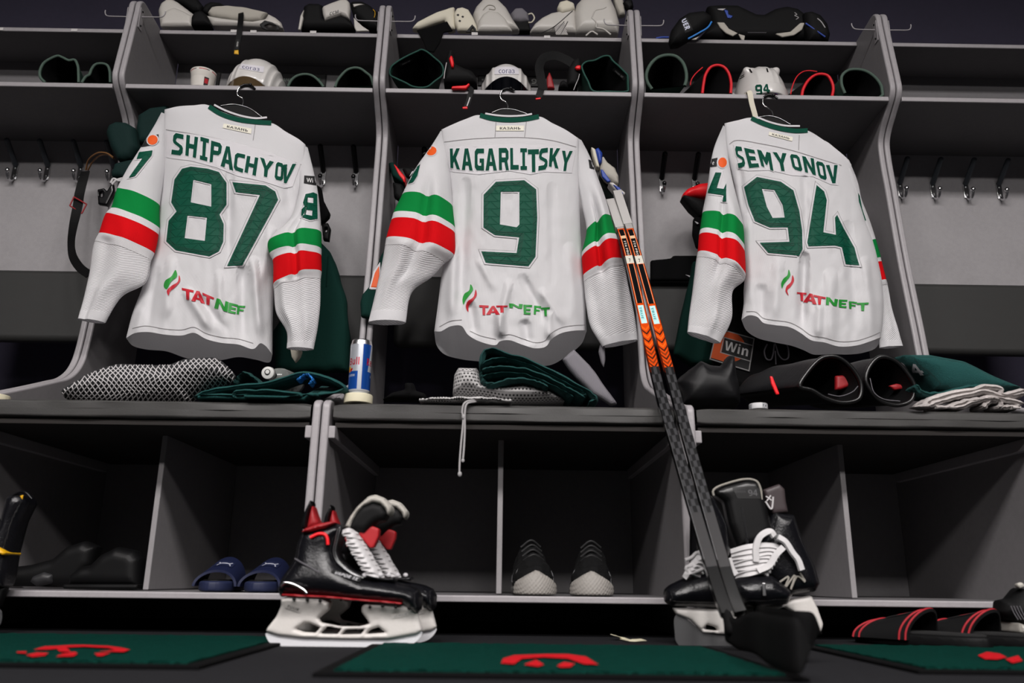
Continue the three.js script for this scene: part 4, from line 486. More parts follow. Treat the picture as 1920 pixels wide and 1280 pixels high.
{ // elbow pads of the middle stall
  const t = thing('elbow_pad', 'black elbow pad with red insert beside the left open green glove', 'elbow pad', 'black elbow pads on the middle shelves');
  part(t, 'body', [slab([[905, 760], [900, 600], [925, 400], [960, 290], [1010, 255], [1060, 290], [1080, 470], [1200, 530], [1330, 580], [1400, 680], [1400, 765]], -0.58, 0.05, 0.03, { crop: cA, minY: SHELF + 0.001 })], M.pad);
  part(t, 'insert', [slab([[975, 330], [1005, 280], [1030, 300], [1052, 400], [1045, 460], [1010, 455]], -0.525, 0.01, 0.008, { crop: cA, cell: 0.0025 })], M.hotRed, 'bright red insert');
  part(t, 'red_strap', [slab([[1020, 745], [1150, 735], [1230, 730], [1270, 695], [1290, 720], [1230, 785], [1010, 782]], -0.504, 0.008, 0.005, { crop: cA, cell: 0.0025 })], M.hotRed);
  part(t, 'white_print', [tube([[938, 380], [925, 450], [910, 530], [900, 620]].map(cA).map(([u, v]) => at(u, v, -0.525)), 0.0016, 20, 6)], M.netWhite);
  part(t, 'strap', [strap([[1270, 752, -0.508], [1310, 790, -0.506], [1290, 860, -0.504], [1260, 980, -0.506], [1225, 1060, -0.508]].map(cA).map((p) => at(...p)), 0.018)], M.black);
  part(t, 'strap_tip', [slab([[1175, 1045], [1250, 1040], [1255, 1075], [1180, 1075]], -0.5, 0.003, 0.002, { crop: cA, cell: 0.0015 })], M.hotRed, 'red strap end'); part(t, 'strap_lettering', [strap([[1290, 900, -0.5], [1270, 960, -0.5], [1245, 1030, -0.5]].map(cA).map((p) => at(...p)), 0.004, 0.001)], M.netWhite);
  const r = thing('elbow_pad', 'black elbow pad with arched strap beside the right open green glove', 'elbow pad', 'black elbow pads on the middle shelves');
  part(r, 'strap', [strap([[470, 790, -0.56], [430, 600, -0.56], [410, 430, -0.57], [480, 310, -0.58], [640, 275, -0.58], [800, 330, -0.58], [930, 420, -0.58], [1000, 560, -0.57]].map(cB).map((p) => at(...p)), 0.032, 0.004, V(0.1, -0.35, 1), 60)], M.pad);
  part(r, 'body', [slab([[820, 790], [830, 560], [900, 430], [960, 390], [1020, 400], [1035, 520], [1010, 650], [980, 800]], -0.58, 0.045, 0.02, { crop: cB, minY: SHELF + 0.001 }), slab([[690, 790], [720, 700], [770, 680], [830, 720], [840, 790]], -0.57, 0.03, 0.02, { crop: cB, minY: SHELF + 0.001 })], M.pad);
  part(r, 'lining', [slab([[520, 780], [520, 620], [560, 530], [600, 620], [640, 780]], -0.575, 0.012, 0.008, { crop: cB, minY: SHELF + 0.001, cell: 0.003 })], M.darkRed, 'red lining');
  part(r, 'insert', [slab([[940, 460], [975, 430], [1030, 430], [1025, 490], [970, 490]], -0.528, 0.008, 0.006, { crop: cB, cell: 0.002 })], M.hotRed, 'bright red insert');
  part(r, 'white_print', [tube([[1012, 550], [995, 620], [960, 700], [925, 790]].map(cB).map(([u, v]) => at(u, v, -0.53)), 0.0013, 20, 6)], M.netWhite);
  part(r, 'hanging_strap', [strap([[440, 775, -0.508], [430, 800, -0.506], [415, 850, -0.506], [395, 900, -0.508]].map(cB).map((p) => at(...p)), 0.024)], M.black); part(r, 'strap_tip', [slab([[350, 915], [430, 905], [432, 930], [356, 938]], -0.5, 0.003, 0.002, { crop: cB, cell: 0.0015 })], M.hotRed, 'red strap end');
}
// name labels on the back panels
function namePlate(txt, q, label) { const Q = q, t = thing('name_plate', label, 'name plate', 'name plates behind the helmets'); const a = at(...Q[0], -0.893), b = at(...Q[1], -0.893); part(t, 'plate', box(Math.abs(b.x - a.x), Math.abs(a.y - b.y), 0.006, (a.x + b.x) / 2, (a.y + b.y) / 2, -0.8955, 0.001), M.black); part(t, 'print', new THREE.PlaneGeometry(Math.abs(b.x - a.x) * 0.96, Math.abs(a.y - b.y) * 0.9).translate((a.x + b.x) / 2, (a.y + b.y) / 2, -0.8922), mat(0xffffff, 0.7, { map: txt })); }
namePlate(canvas(512, 128, (x) => { x.fillStyle = '#0c0c0d'; x.fillRect(0, 0, 512, 128); x.fillStyle = '#4c5650'; x.font = 'bold 46px sans-serif'; x.fillText('ШИПАЧЕВ', 30, 70); x.fillStyle = '#1d5a45'; x.font = 'bold 104px sans-serif'; x.fillText('87', 360, 104); }), [[497, 137], [610, 168]], 'black name plate behind the left white helmet');
namePlate(canvas(512, 128, (x) => { x.fillStyle = '#0c0c0d'; x.fillRect(0, 0, 512, 128); x.fillStyle = '#8a8a88'; x.font = 'bold 92px sans-serif'; x.fillText('9', 425, 98); x.font = 'bold 38px sans-serif'; x.fillText('КАГАРЛИЦКИЙ', 20, 70); }), [[896, 141], [1018, 162]], 'black name plate with a 9 behind the middle helmet');
// helmets: shell of an ellipsoid with ridges, in a local frame (x right, y up, z to the front)
function helmet(label, pos, rot, o) {
  const t = thing('hockey_helmet', label, 'helmet', 'white hockey helmets on the middle shelves'); t.position.copy(pos); t.rotation.set(...rot, 'YXZ'); t.updateMatrixWorld(true);
  const [a, b, c] = o.size, base = o.base ?? -0.03;
  const outer = (x, y, z) => { let d = sEll(x, y, z, a, b, c); for (const r of o.ridges ?? []) d += -r[2] * Math.exp(-(((Math.abs(x) - r[0]) / r[1]) ** 2)) * sstep(0.0, 0.06, y); return d; };
  const lower = (x, y, z) => Math.max(sEll(x, y + 0.012, z, a * 1.03, b * 0.93, c * 1.04), y - (o.band ?? 0.03) - 0.35 * Math.abs(z) * (z > 0 ? 1 : -0.2) * 0);
  const me = t.matrixWorld.elements, low = (x, y, z) => SHELF + 0.0012 - (me[1] * x + me[5] * y + me[9] * z + me[13]); const shellF = (x, y, z) => { let d = outer(x, y, z); if (o.lower) d = smin(d, lower(x, y, z), 0.006); if (o.horns) for (const s of [-1, 1]) d = smin(d, sCap(x, y, z, [s * 0.04, 0.1, -0.04], [s * 0.055, 0.112, 0.045], 0.024, 0.014), 0.02); d = Math.max(d, -sEll(x, y, z, a - 0.012, b - 0.012, c - 0.012)); d = Math.max(d, low(x, y, z)); const br = o.brim; if (br) d = smax(d, -Math.max(y - (br.y - br.curve * (x / a) ** 2), -(z - 0.0)), 0.006); return d; };
  const sh = part(t, 'shell', field(shellF, [-a - 0.03, base - 0.05, -c - 0.03], [a + 0.03, b + 0.03, c + 0.03], 0.0038), M.shell);
  part(t, 'padding', field((x, y, z) => { let d = Math.max(sEll(x, y, z, a - 0.013, b - 0.014, c - 0.013), -sEll(x, y, z, a - 0.028, b - 0.03, c - 0.028)); d = Math.max(d, low(x, y, z)); if (o.brim) d = Math.max(d, -Math.max(y - (o.brim.y + 0.003 - o.brim.curve * (x / a) ** 2), -z)); return d; }, [-a, base - 0.05, -c], [a, b, c], 0.006), o.pad ?? M.black);
  if (o.visor) part(t, 'visor', grid((s, q) => { const th = lerp(-1.25, 1.25, s), X = Math.sin(th) * (a - 0.004), Z = Math.cos(th) * (c - 0.004), yt = (o.brim.y + 0.004) - o.brim.curve * Math.sin(th) ** 2, yb = yt + (SHELF + 0.003 - (me[1] * X + me[5] * yt + me[9] * Z + me[13])) / me[5]; return V(X, lerp(yt, Math.min(yb, yt), q), Z); }, 40, 10), o.visor);
  for (const s of [-1, 1]) part(t, 'ear_loop', [new THREE.TorusGeometry(0.022, 0.005, 8, 20, Math.PI * 1.2).rotateY(Math.PI / 2).translate(s * (a - 0.004), base + 0.062, -0.03)], M.shell);
  return { t, sh };
}
{
  const p1 = at(484, 150, -0.66); p1.y = SHELF + 0.032;
  const h = helmet('white helmet with a sponsor sticker and brown lining, on the left shelf', p1, [0.3, 0.04, -0.16], { size: [0.108, 0.15, 0.14], base: -0.029, brim: { y: 0.045, curve: 0.055 }, ridges: [[0.05, 0.006, 0.004], [0.072, 0.005, 0.004], [0.09, 0.004, 0.003]], visor: M.visorBrown, pad: M.brown });
  const st = textPlate(256, 80, '#d9d6dc', '#191b52', ['согаз'], '72px sans-serif'); part(h.t, 'sticker', layOn([h.sh], [[445, 118], [496, 125], [494, 136], [446, 128]], 0.002), mat(0xffffff, 0.45, { map: st }), 'white sticker with blue lettering'); const m = h.t.children[h.t.children.length - 1]; m.geometry.applyMatrix4(h.t.matrixWorld.clone().invert());
  part(h.t, 'chin_clip', [box(0.012, 0.05, 0.012, -0.128, 0.035, 0.06).applyMatrix4(new THREE.Matrix4().makeRotationZ(0.0))], M.black);
}
{
  const p = at(949, 150, -0.66); p.y = SHELF + 0.032;
  const h = helmet('white helmet with a dark visor and sponsor sticker, on the middle shelf', p, [0.3, 0.02, 0], { size: [0.1, 0.145, 0.14], base: -0.029, brim: { y: 0.06, curve: 0.05 }, ridges: [[0.052, 0.006, 0.005], [0.074, 0.005, 0.004], [0.09, 0.004, 0.003]], visor: M.visor, pad: M.black });
  part(h.t, 'sticker', layOn([h.sh], [[928, 125], [972, 125], [973, 139], [927, 139]], 0.003), mat(0xffffff, 0.45, { map: textPlate(256, 80, '#d9d6dc', '#191b52', ['согаз'], '72px sans-serif') }), 'white sticker with blue lettering'); const m = h.t.children[h.t.children.length - 1]; m.geometry.applyMatrix4(h.t.matrixWorld.clone().invert());
}
{
  const p = at(1421, 160, -0.63); p.y = SHELF + 0.03;
  const h = helmet('white helmet seen from behind with a green 94, on the right shelf', p, [0.08, 0.03, 0.03], { size: [0.094, 0.138, 0.125], base: -0.028, lower: true, band: 0.022, horns: true, ridges: [[0.012, 0.004, 0.0015], [0.036, 0.006, 0.003]], pad: M.black });
  const inv = h.t.matrixWorld.clone().invert(), add = (n, g, m, l) => { g.applyMatrix4(inv); part(h.t, n, g, m, l); };
  add('number', layGlyph([h.sh], glyph('9', [[356, 505], [440, 500], [445, 625], [365, 630]].map(cE)), 0.002, 3), M.darkgreen, 'green number 9'); add('number', layGlyph([h.sh], glyph('4', [[452, 498], [520, 495], [545, 612], [455, 600]].map(cE)), 0.002, 3), M.darkgreen, 'green number 4');
  add('sticker', layOn([h.sh], [[225, 595], [300, 578], [296, 618], [222, 625]].map(cE), 0.002, 8, 6), mat(0xffffff, 0.5, { map: textPlate(96, 64, '#b8b6b4', '#1a1a1a', ['GSK'], 'bold 40px sans-serif') })); add('flag', layOn([h.sh], [[590, 590], [632, 605], [634, 632], [590, 622]].map(cE), 0.002, 6, 6), mat(0xffffff, 0.5, { map: canvas(48, 48, (x) => { x.fillStyle = '#e8e6e6'; x.fillRect(0, 0, 48, 16); x.fillStyle = '#22309a'; x.fillRect(0, 16, 48, 16); x.fillStyle = '#c01420'; x.fillRect(0, 32, 48, 16); }) }));
  for (const q of [[[280, 318], [300, 312], [326, 358], [308, 364]], [[488, 308], [506, 306], [520, 352], [502, 356]], [[165, 412], [222, 380], [226, 388], [168, 420]], [[165, 432], [226, 398], [230, 406], [170, 442]]]) add('vent', layOn([h.sh], q.map(cE), 0.0012, 4, 3), M.black);
  part(h.t, 'chin_strap', [strap([[-0.088, 0.0, 0.05], [-0.086, -0.01, 0.095], [-0.08, -0.012, 0.121], [-0.076, -0.06, 0.128], [-0.066, -0.11, 0.126], [-0.056, -0.155, 0.118]].map((q) => V(...q)), 0.019, 0.002, V(0, 0.25, 1), 40)], M.cream, 'cream chin strap hanging over the shelf edge'); part(h.t, 'strap_slider', [box(0.026, 0.01, 0.006, -0.06, -0.134, 0.124, 0.002)], M.black);
}
{ // paper cup
  const p = at(375, 158, -0.55), t = thing('paper_cup', 'white paper cup with a red printed rim on the left shelf', 'cup'); t.position.set(p.x, SHELF, -0.57);
  part(t, 'wall', lathe([[0.031, 0.0], [0.033, 0.004], [0.043, 0.078], [0.0445, 0.083], [0.046, 0.082], [0.046, 0.08], [0.0445, 0.078], [0.034, 0.002], [0, 0.002]].map(([a, b]) => [a, b])), mat(0xd0cbc4, 0.75)); part(t, 'printed_band', lathe([[0.0426, 0.066], [0.0445, 0.0775]], 0, 0, 0, 40), mat(0xffffff, 0.7, { map: canvas(512, 32, (x) => { const col = ['#b81424', '#2c2a2c', '#b81424', '#e8e4de', '#8e1520']; for (let i = 0; i < 30; i++) { x.fillStyle = col[(i * 7) % 5]; x.fillRect(i * 17, 0, 17, 32); } }) }), 'red and black printed band'); part(t, 'logo', lathe([[0.0364, 0.012], [0.0415, 0.05]], 0, 0, 0, 40).clone().rotateY(0), mat(0xffffff, 0.75, { map: canvas(512, 128, (x) => { x.fillStyle = '#d0cbc4'; x.fillRect(0, 0, 512, 128); x.fillStyle = '#2a1a1c'; x.fillRect(40, 10, 34, 110); x.fillStyle = '#a81420'; x.fillRect(44, 30, 26, 60); }) }));
}
stage('middle shelf');
// ------------------------------------------------------------------ top shelf: shin guards, elbow pads, shoulder pads
const t1 = crop(280, 0, 7.111), t2 = crop(540, 0, 10.667), t3 = crop(760, 0, 4.465), t4 = crop(1230, 0, 5.486);
const onTop = { minY: TOP + 0.0005 };
{
  const t = thing('shin_guard', 'white shin guard with a black strap hanging down, above the paper cup', 'shin guard', 'white shin guards on the top shelves');
  part(t, 'knee_cap', [slab([[135, 170], [170, 80], [250, 25], [320, 18], [400, 60], [520, 150], [610, 220], [590, 375], [160, 375]], -0.745, 0.03, 0.026, { crop: t1, ...onTop })], M.shinWhite); part(t, 'knee_plate', [slab([[160, 290], [200, 210], [260, 150], [350, 122], [470, 170], [590, 235], [585, 375], [160, 375]], -0.72, 0.02, 0.018, { crop: t1, ...onTop })], M.shinWhite);
  part(t, 'shin_shell', [slab([[745, 232], [850, 255], [1000, 280], [1250, 310], [1400, 320], [1560, 290], [1600, 220], [1700, 270], [1770, 330], [1795, 405], [860, 375]], -0.735, 0.028, 0.02, { crop: t1, ...onTop })], M.shinWhite); part(t, 'liner', [slab([[790, 215], [850, 135], [930, 120], [1060, 115], [1250, 130], [1400, 160], [1590, 205], [1500, 320], [1250, 320], [1000, 290], [840, 260]], -0.76, 0.03, 0.02, { crop: t1, noise: 0.002 })], M.foam, 'worn cream liner');
  part(t, 'black_padding', [slab([[575, 375], [580, 270], [620, 205], [720, 180], [790, 240], [850, 375]], -0.715, 0.03, 0.02, { crop: t1, ...onTop }), slab([[330, 60], [420, 0], [640, -10], [740, 120], [700, 200], [600, 190], [480, 110]], -0.78, 0.03, 0.02, { crop: t1 }), slab([[750, 90], [830, 50], [960, 60], [1040, 110], [850, 135], [790, 210], [700, 180]], -0.79, 0.02, 0.015, { crop: t1 })], M.pad); t.children[t.children.length - 1].userData.kind = 'stuff';
  part(t, 'ankle_print', [slab([[1470, 330], [1540, 275], [1640, 300], [1730, 350], [1740, 405], [1560, 405], [1500, 380]], -0.708, 0.004, 0.003, { crop: t1, cell: 0.0025, holes: [[[1530, 345], [1600, 320], [1690, 350], [1690, 395], [1580, 395]]] })], M.blackPrint);
  part(t, 'strap', [strap([[1215, 120, -0.77], [1222, 200, -0.72], [1215, 300, -0.7], [1205, 380, -0.692], [1195, 480, -0.692], [1175, 590, -0.692], [1160, 690, -0.692]].map(t1).map((p) => at(...p)), 0.021, 0.003)], M.black, 'black strap hanging over the shelf edge'); part(t, 'strap_tip', [slab([[1135, 675], [1190, 670], [1192, 730], [1130, 722]], -0.688, 0.003, 0.002, { crop: t1, cell: 0.0015 })], M.yellow, 'yellow strap end');
  part(t, 'strap_lettering', grid((a, b) => { const p = t1([lerp(1160, 1192, a), lerp(525, 650, b)]); return at(p[0] + 1 - b * 2, p[1], -0.6895); }, 4, 10, { uv: (a, b) => [b, a] }), mat(0xffffff, 0.7, { map: textPlate(128, 40, '#0a0a0b', '#c8c8c4', ['OXR'], 'bold 34px sans-serif') }));
  const e = thing('elbow_pad', 'black and white elbow pad with lettering at the right end of the top shelf', 'elbow pad');
  part(e, 'arm_cup', [slab([[260, 610], [300, 380], [330, 190], [440, 130], [640, 135], [720, 170], [760, 430], [1060, 330], [1240, 400], [1350, 600], [1300, 640], [400, 640]], -0.75, 0.035, 0.028, { crop: t2, ...onTop, cell: 0.003 })], M.pad); part(e, 'side_wing', [slab([[205, 610], [250, 340], [325, 195], [300, 330], [315, 370], [255, 612]], -0.718, 0.008, 0.005, { crop: t2, cell: 0.002 })], M.shinWhite);
  const c = part(e, 'cap', [slab([[690, 200], [720, 160], [860, 100], [1060, 30], [1180, 25], [1240, 80], [1255, 200], [1230, 400], [1060, 330], [745, 435], [705, 320]], -0.718, 0.02, 0.016, { crop: t2, cell: 0.0025 })], M.shinWhite, 'white cap with black letters');
  part(c, 'lettering', layOn([c], [[750, 255], [1060, 165], [1075, 255], [770, 350]].map(t2), 0.0012, 12, 6), mat(0xffffff, 0.5, { map: canvas(256, 80, (x) => { x.fillStyle = '#c6c2bc'; x.fillRect(0, 0, 256, 80); x.fillStyle = '#0c0c0d'; x.font = 'italic bold 72px sans-serif'; x.textAlign = 'center'; x.fillText('CCM', 128, 66); }) }));
  part(e, 'forearm_cup', [slab([[1250, 120], [1300, 90], [1500, 90], [1650, 160], [1800, 290], [1850, 420], [1830, 640], [1640, 625], [1480, 520], [1380, 420], [1310, 340]], -0.74, 0.035, 0.028, { crop: t2, cell: 0.003, ...onTop })], M.pad); part(e, 'white_wing', [slab([[1315, 360], [1400, 450], [1500, 540], [1640, 630], [1370, 640], [1330, 560]], -0.705, 0.006, 0.004, { crop: t2, cell: 0.002, ...onTop })], M.shinWhite); part(e, 'trim', [slab([[1300, 90], [1420, 85], [1560, 92], [1430, 115], [1320, 150]], -0.703, 0.005, 0.003, { crop: t2, cell: 0.002 })], M.shinWhite); part(e, 'yellow_print', [tube([[1700, 190], [1735, 230], [1740, 290], [1725, 350]].map(t2).map(([u, v]) => at(u, v, -0.704)), 0.0012, 16, 6)], M.yellow);
}
{
  const t = thing('shin_guard', 'cream shin guard with a black cloth hanging down, on the middle top shelf', 'shin guard', 'white shin guards on the top shelves');
  part(t, 'knee_cap', [slab([[565, 140], [590, 80], [650, 15], [710, 2], [780, 20], [850, 90], [900, 180], [960, 270], [600, 275]], -0.76, 0.035, 0.03, { crop: t3, ...onTop })], M.shinWhite); part(t, 'knee_plate', [slab([[600, 275], [610, 190], [650, 130], [700, 100], [780, 115], [840, 170], [900, 275]], -0.725, 0.022, 0.02, { crop: t3, ...onTop })], M.shinWhite); part(t, 'emblem', [tube([[650, 85], [690, 45], [740, 50], [750, 80], [700, 75]].map(t3).map(([u, v]) => at(u, v, -0.724)), 0.0018, 24, 6)], M.foam);
  part(t, 'side_disc', [slab([[405, 130], [430, 85], [480, 75], [530, 95], [570, 160], [600, 230], [605, 275], [440, 270], [410, 200]], -0.73, 0.02, 0.016, { crop: t3, ...onTop })], M.cream); for (const [x, y] of [[440, 125], [480, 140], [455, 175]]) part(t, 'scuff_mark', [slab([[x - 12, y], [x, y - 10], [x + 12, y - 2], [x + 4, y + 10]], -0.709, 0.0015, 0.001, { crop: t3, cell: 0.0012 })], M.blackPrint);
  part(t, 'shin_shell', [slab([[60, 255], [100, 205], [170, 170], [270, 120], [370, 85], [415, 80], [420, 260], [360, 270], [330, 190], [200, 230], [110, 262]], -0.745, 0.025, 0.018, { crop: t3, ...onTop, noise: 0.0015 })], M.cream);
  part(t, 'ankle_print', [slab([[505, 270], [560, 205], [590, 240], [595, 272]], -0.7085, 0.003, 0.002, { crop: t3, cell: 0.002, holes: [[[540, 265], [565, 228], [580, 266]]] })], M.blackPrint);
  part(t, 'cloth', [slab([[95, 255], [180, 235], [350, 180], [400, 260], [320, 275], [290, 360], [240, 440], [180, 430], [150, 350]], -0.692, 0.004, 0.003, { crop: t3, cell: 0.003 })], M.blackCloth, 'black cloth hanging over the shelf edge');
  const b = thing('wrist_guard', 'small grey wrist guard with a cream loop behind the white shin guards', 'wrist guard'); part(b, 'body', [slab([[880, 130], [920, 90], [980, 85], [1030, 130], [1035, 190], [960, 205], [900, 190]], -0.79, 0.025, 0.02, { crop: t3, noise: 0.002 })], M.greyCloth); part(b, 'loop', [tube([[1030, 190], [1060, 185], [1080, 150], [1060, 115], [1030, 120]].map(t3).map(([u, v]) => at(u, v, -0.785)), 0.003, 24, 8)], M.cream); part(b, 'stand', [slab([[900, 190], [1030, 190], [1050, 278], [890, 278]], -0.8, 0.02, 0.01, { crop: t3, ...onTop })], M.pad);
  const r = thing('shin_guard', 'large white shin guard with moulded knee, right end of the middle top shelf', 'shin guard', 'white shin guards on the top shelves');
  part(r, 'knee_cap', [slab([[1425, 290], [1410, 160], [1430, 60], [1500, -10], [1620, -20], [1720, 20], [1760, 110], [1790, 220], [1780, 300], [1450, 300]], -0.745, 0.045, 0.04, { crop: t3, ...onTop })], M.shinWhite);
  for (const q of [[[1560, 150], [1590, 90], [1650, 75], [1680, 60]], [[1560, 150], [1600, 190], [1600, 230], [1660, 245], [1720, 290]], [[1510, 300], [1560, 265], [1610, 290]]]) part(r, 'moulded_ridge', [tube(q.map(t3).map(([u, v]) => at(u, v, -0.701)), 0.0035, 30, 8)], M.shinWhite);
  part(r, 'shin_shell', [slab([[1045, 275], [1080, 220], [1140, 170], [1220, 130], [1300, 115], [1420, 80], [1440, 295], [1040, 285]], -0.755, 0.03, 0.024, { crop: t3, ...onTop })], M.shinWhite); for (const q of [[[1130, 280], [1250, 220], [1400, 90]], [[1240, 290], [1330, 180]], [[1300, 290], [1360, 180]], [[1050, 284], [1125, 278]]]) part(r, 'printed_line', [tube(q.map(t3).map(([u, v]) => at(u, v, -0.724)), 0.0016, 12, 6)], M.blackPrint);
  part(r, 'hatched_panel', grid((a, b) => { const q = [[1250, 225], [1330, 185], [1360, 290], [1260, 290]].map(t3), p = [0, 1].map((k) => lerp(lerp(q[0][k], q[1][k], a), lerp(q[3][k], q[2][k], a), b)); return at(p[0], p[1], -0.723); }, 6, 6, { uv: (a, b) => [a, b] }), mat(0xffffff, 0.6, { map: canvas(96, 96, (x) => { x.fillStyle = '#bab6b2'; x.fillRect(0, 0, 96, 96); x.strokeStyle = '#3a3838'; x.lineWidth = 4; for (let i = -96; i < 192; i += 14) { x.beginPath(); x.moveTo(i, 96); x.lineTo(i + 60, 0); x.stroke(); } }) }));
  part(r, 'side_disc', [slab([[1268, 80], [1290, 30], [1350, 15], [1410, 40], [1420, 85], [1380, 110], [1310, 125]], -0.735, 0.02, 0.016, { crop: t3 })], M.cream); part(r, 'black_end', [slab([[1815, 40], [1850, -5], [1900, 20], [1910, 70], [1870, 100]], -0.76, 0.02, 0.015, { crop: t3 })], M.black); part(r, 'liner', [slab([[1735, -10], [1820, -10], [1830, 60], [1840, 130], [1790, 140], [1760, 80]], -0.77, 0.02, 0.012, { crop: t3, noise: 0.003 })], M.foam);
}
{
  const t = thing('shoulder_pads', 'black shoulder pads with blue trim lying on the right top shelf', 'shoulder pads');
  part(t, 'left_cap', [slab([[130, 430], [150, 330], [230, 220], [320, 160], [480, 140], [570, 200], [570, 260], [450, 350], [330, 420], [240, 475], [150, 485]], -0.655, 0.038, 0.034, { crop: t4, hmax: 0.05 })], M.pad); part(t, 'chest', [slab([[420, 435], [560, 280], [510, 100], [640, 92], [820, 95], [920, 140], [1010, 185], [1090, 190], [1200, 130], [1320, 105], [1440, 130], [1530, 200], [1560, 440]], -0.76, 0.045, 0.035, { crop: t4, ...onTop })], M.pad); part(t, 'right_cap', [slab([[1500, 160], [1580, 148], [1680, 190], [1750, 280], [1778, 380], [1760, 450], [1560, 440], [1520, 330]], -0.72, 0.04, 0.034, { crop: t4, ...onTop })], M.pad);
  const tl = (q, r, m) => part(t, 'trim', [tube(q.map(t4).map(([u, v, z]) => at(u, v, z)), r, 30, 8)], m); tl([[330, 400, -0.616], [440, 340, -0.615], [530, 285, -0.616], [572, 225, -0.62]], 0.0035, M.skyblue); tl([[1540, 240, -0.69], [1640, 310, -0.684], [1740, 380, -0.684]], 0.003, M.blue); tl([[0, 395, -0.72], [60, 385, -0.72], [130, 385, -0.72]], 0.004, M.blue);
  part(t, 'grey_lining', [slab([[625, 232], [700, 235], [750, 300], [840, 345], [790, 375], [720, 345], [660, 290]], -0.712, 0.004, 0.003, { crop: t4, cell: 0.0025 })], M.foam); part(t, 'grey_lining', [slab([[1480, 240], [1530, 236], [1500, 310], [1420, 365], [1300, 385], [1220, 350], [1380, 330]], -0.712, 0.004, 0.003, { crop: t4, cell: 0.0025 })], M.foam); part(t, 'grey_tab', [slab([[845, 350], [915, 370], [905, 420], [880, 415]], -0.71, 0.003, 0.002, { crop: t4, cell: 0.002 })], M.foam); part(t, 'grey_tab', [slab([[360, 410], [450, 372], [410, 412]], -0.615, 0.003, 0.002, { crop: t4, cell: 0.002 })], M.foam);
  const cap = t.children[0], wt = (bg, fg, l, f) => mat(0xffffff, 0.7, { map: textPlate(256, 96, bg, fg, l, f) });
  part(t, 'lettering', layOn([cap], [[300, 150], [385, 310], [300, 340], [245, 185]].map(t4), 0.001, 14, 6), wt('#0e0e10', '#d9dcf0', ['UER'], 'bold 92px sans-serif'), 'white lettering on the shoulder cap'); part(t, 'emblem', [slab([[700, 100], [740, 110], [745, 150], [790, 165], [770, 190], [735, 185]], -0.713, 0.002, 0.0015, { crop: t4, cell: 0.0015 })], M.blue); part(t, 'emblem', [slab([[625, 92], [720, 88], [690, 110], [650, 105]], -0.713, 0.002, 0.0015, { crop: t4, cell: 0.0015 })], M.netWhite);
  part(t, 'white_print', [tube([[1425, 130], [1450, 150], [1425, 160], [1465, 180], [1440, 200]].map(t4).map(([u, v]) => at(u, v, -0.712)), 0.0014, 20, 6)], M.netWhite); part(t, 'white_print', [tube([[1660, 190], [1700, 225], [1740, 285]].map(t4).map(([u, v]) => at(u, v, -0.68)), 0.002, 12, 6)], M.netWhite);
  part(t, 'script', [tube(Array.from({ length: 22 }, (_, i) => [945 + i * 9, 335 + (i % 2 ? -5 : 4)]).map(t4).map(([u, v]) => at(u, v, -0.7125)), 0.0008, 60, 5)], M.greyCloth);
}
// strips of tape on the top shelf edge
const tapes = [[0, 54], [139, 56], [438, 58], [475, 59], [587, 60], [890, 63], [1026, 69]];
tapes.forEach(([u, v], i) => { const p = at(u, v, -0.698), g = box(0.024, 0.012, 0.0016, p.x, p.y, -0.699, 0); solo('tape_strip', g, mat(0xc8c5c4, 0.6), ['pale tape strip on the shelf edge at the left frame side', 'pale tape strip on the shelf edge above the dark gloves', 'pale tape strip just left of the hanging black strap', 'pale tape strip just right of the hanging black strap', 'pale tape strip under the black and white elbow pad', 'pale tape strip under the cream shin guard', 'crumpled tape strip under the large white shin guard'][i], 'tape', 'tape strips on the shelf edges'); });
stage('top shelf');
// ------------------------------------------------------------------ on the seats
const s1 = crop(0, 620, 2.6667), s2 = crop(620, 600, 2.743), s3 = crop(1200, 600, 2.667);
function netBag(label, outline, z, h, lines, m, inner, o = {}) {
  const t = thing('net_bag', label, 'net bag'), K = o.crop, P = smooth(outline.map(K), 90, true), W = world(P, z);
  const body = part(t, 'contents', [slab(outline, z, h - 0.006, h * 0.9, { crop: K, cell: 0.005, minY: SEAT + 0.004, hmax: h + 0.01 })], inner);
  // net strands laid over the bag, two diagonal families
  body.updateWorldMatrix(true, false); const xs = P.map((p) => p[0]), ys = P.map((p) => p[1]), x0 = Math.min(...xs), x1 = Math.max(...xs), y0 = Math.min(...ys), y1 = Math.max(...ys), rc = new THREE.Raycaster(), gs = [];
  for (const sgn of [-1, 1]) for (let k = 0; k < lines; k++) {
    const c0 = lerp(x0 - (y1 - y0), x1 + (y1 - y0), (k + 0.5) / lines); let run = [];
    const flush = () => { if (run.length > 3) gs.push(tidy(new THREE.TubeGeometry(new THREE.CatmullRomCurve3(run), run.length * 2, o.r ?? 0.0016, 4))); run = []; };
    for (let v = y0 - 2; v <= y1 + 2; v += 3) { const u = c0 + sgn * (v - (y0 + y1) / 2) * 0.8 + 4 * noise(v / 16, k * 0.3) + (o.warp ? o.warp(v, k) : 0), d = ray(u, v).normalize(); rc.set(CAM, d); const q = rc.intersectObject(body, false)[0]; if (q) run.push(q.point.addScaledVector(d, -0.0025)); else flush(); }
    flush();
  }
  const n = part(t, 'net', gs, m, 'knotted net of thin cord'); n.userData.kind = 'stuff'; return t;
}
netBag('white net bag lying on the seat under the leftmost jersey', [[322, 318], [345, 295], [480, 215], [560, 185], [620, 172], [800, 178], [870, 176], [940, 148], [1080, 138], [1110, 152], [1170, 212], [1160, 252], [1050, 292], [965, 332], [950, 356], [740, 372], [600, 386], [460, 376], [340, 346]], -0.1, 0.095, 52, M.netWhite, mat(0x16171a, 0.95), { crop: s1 });
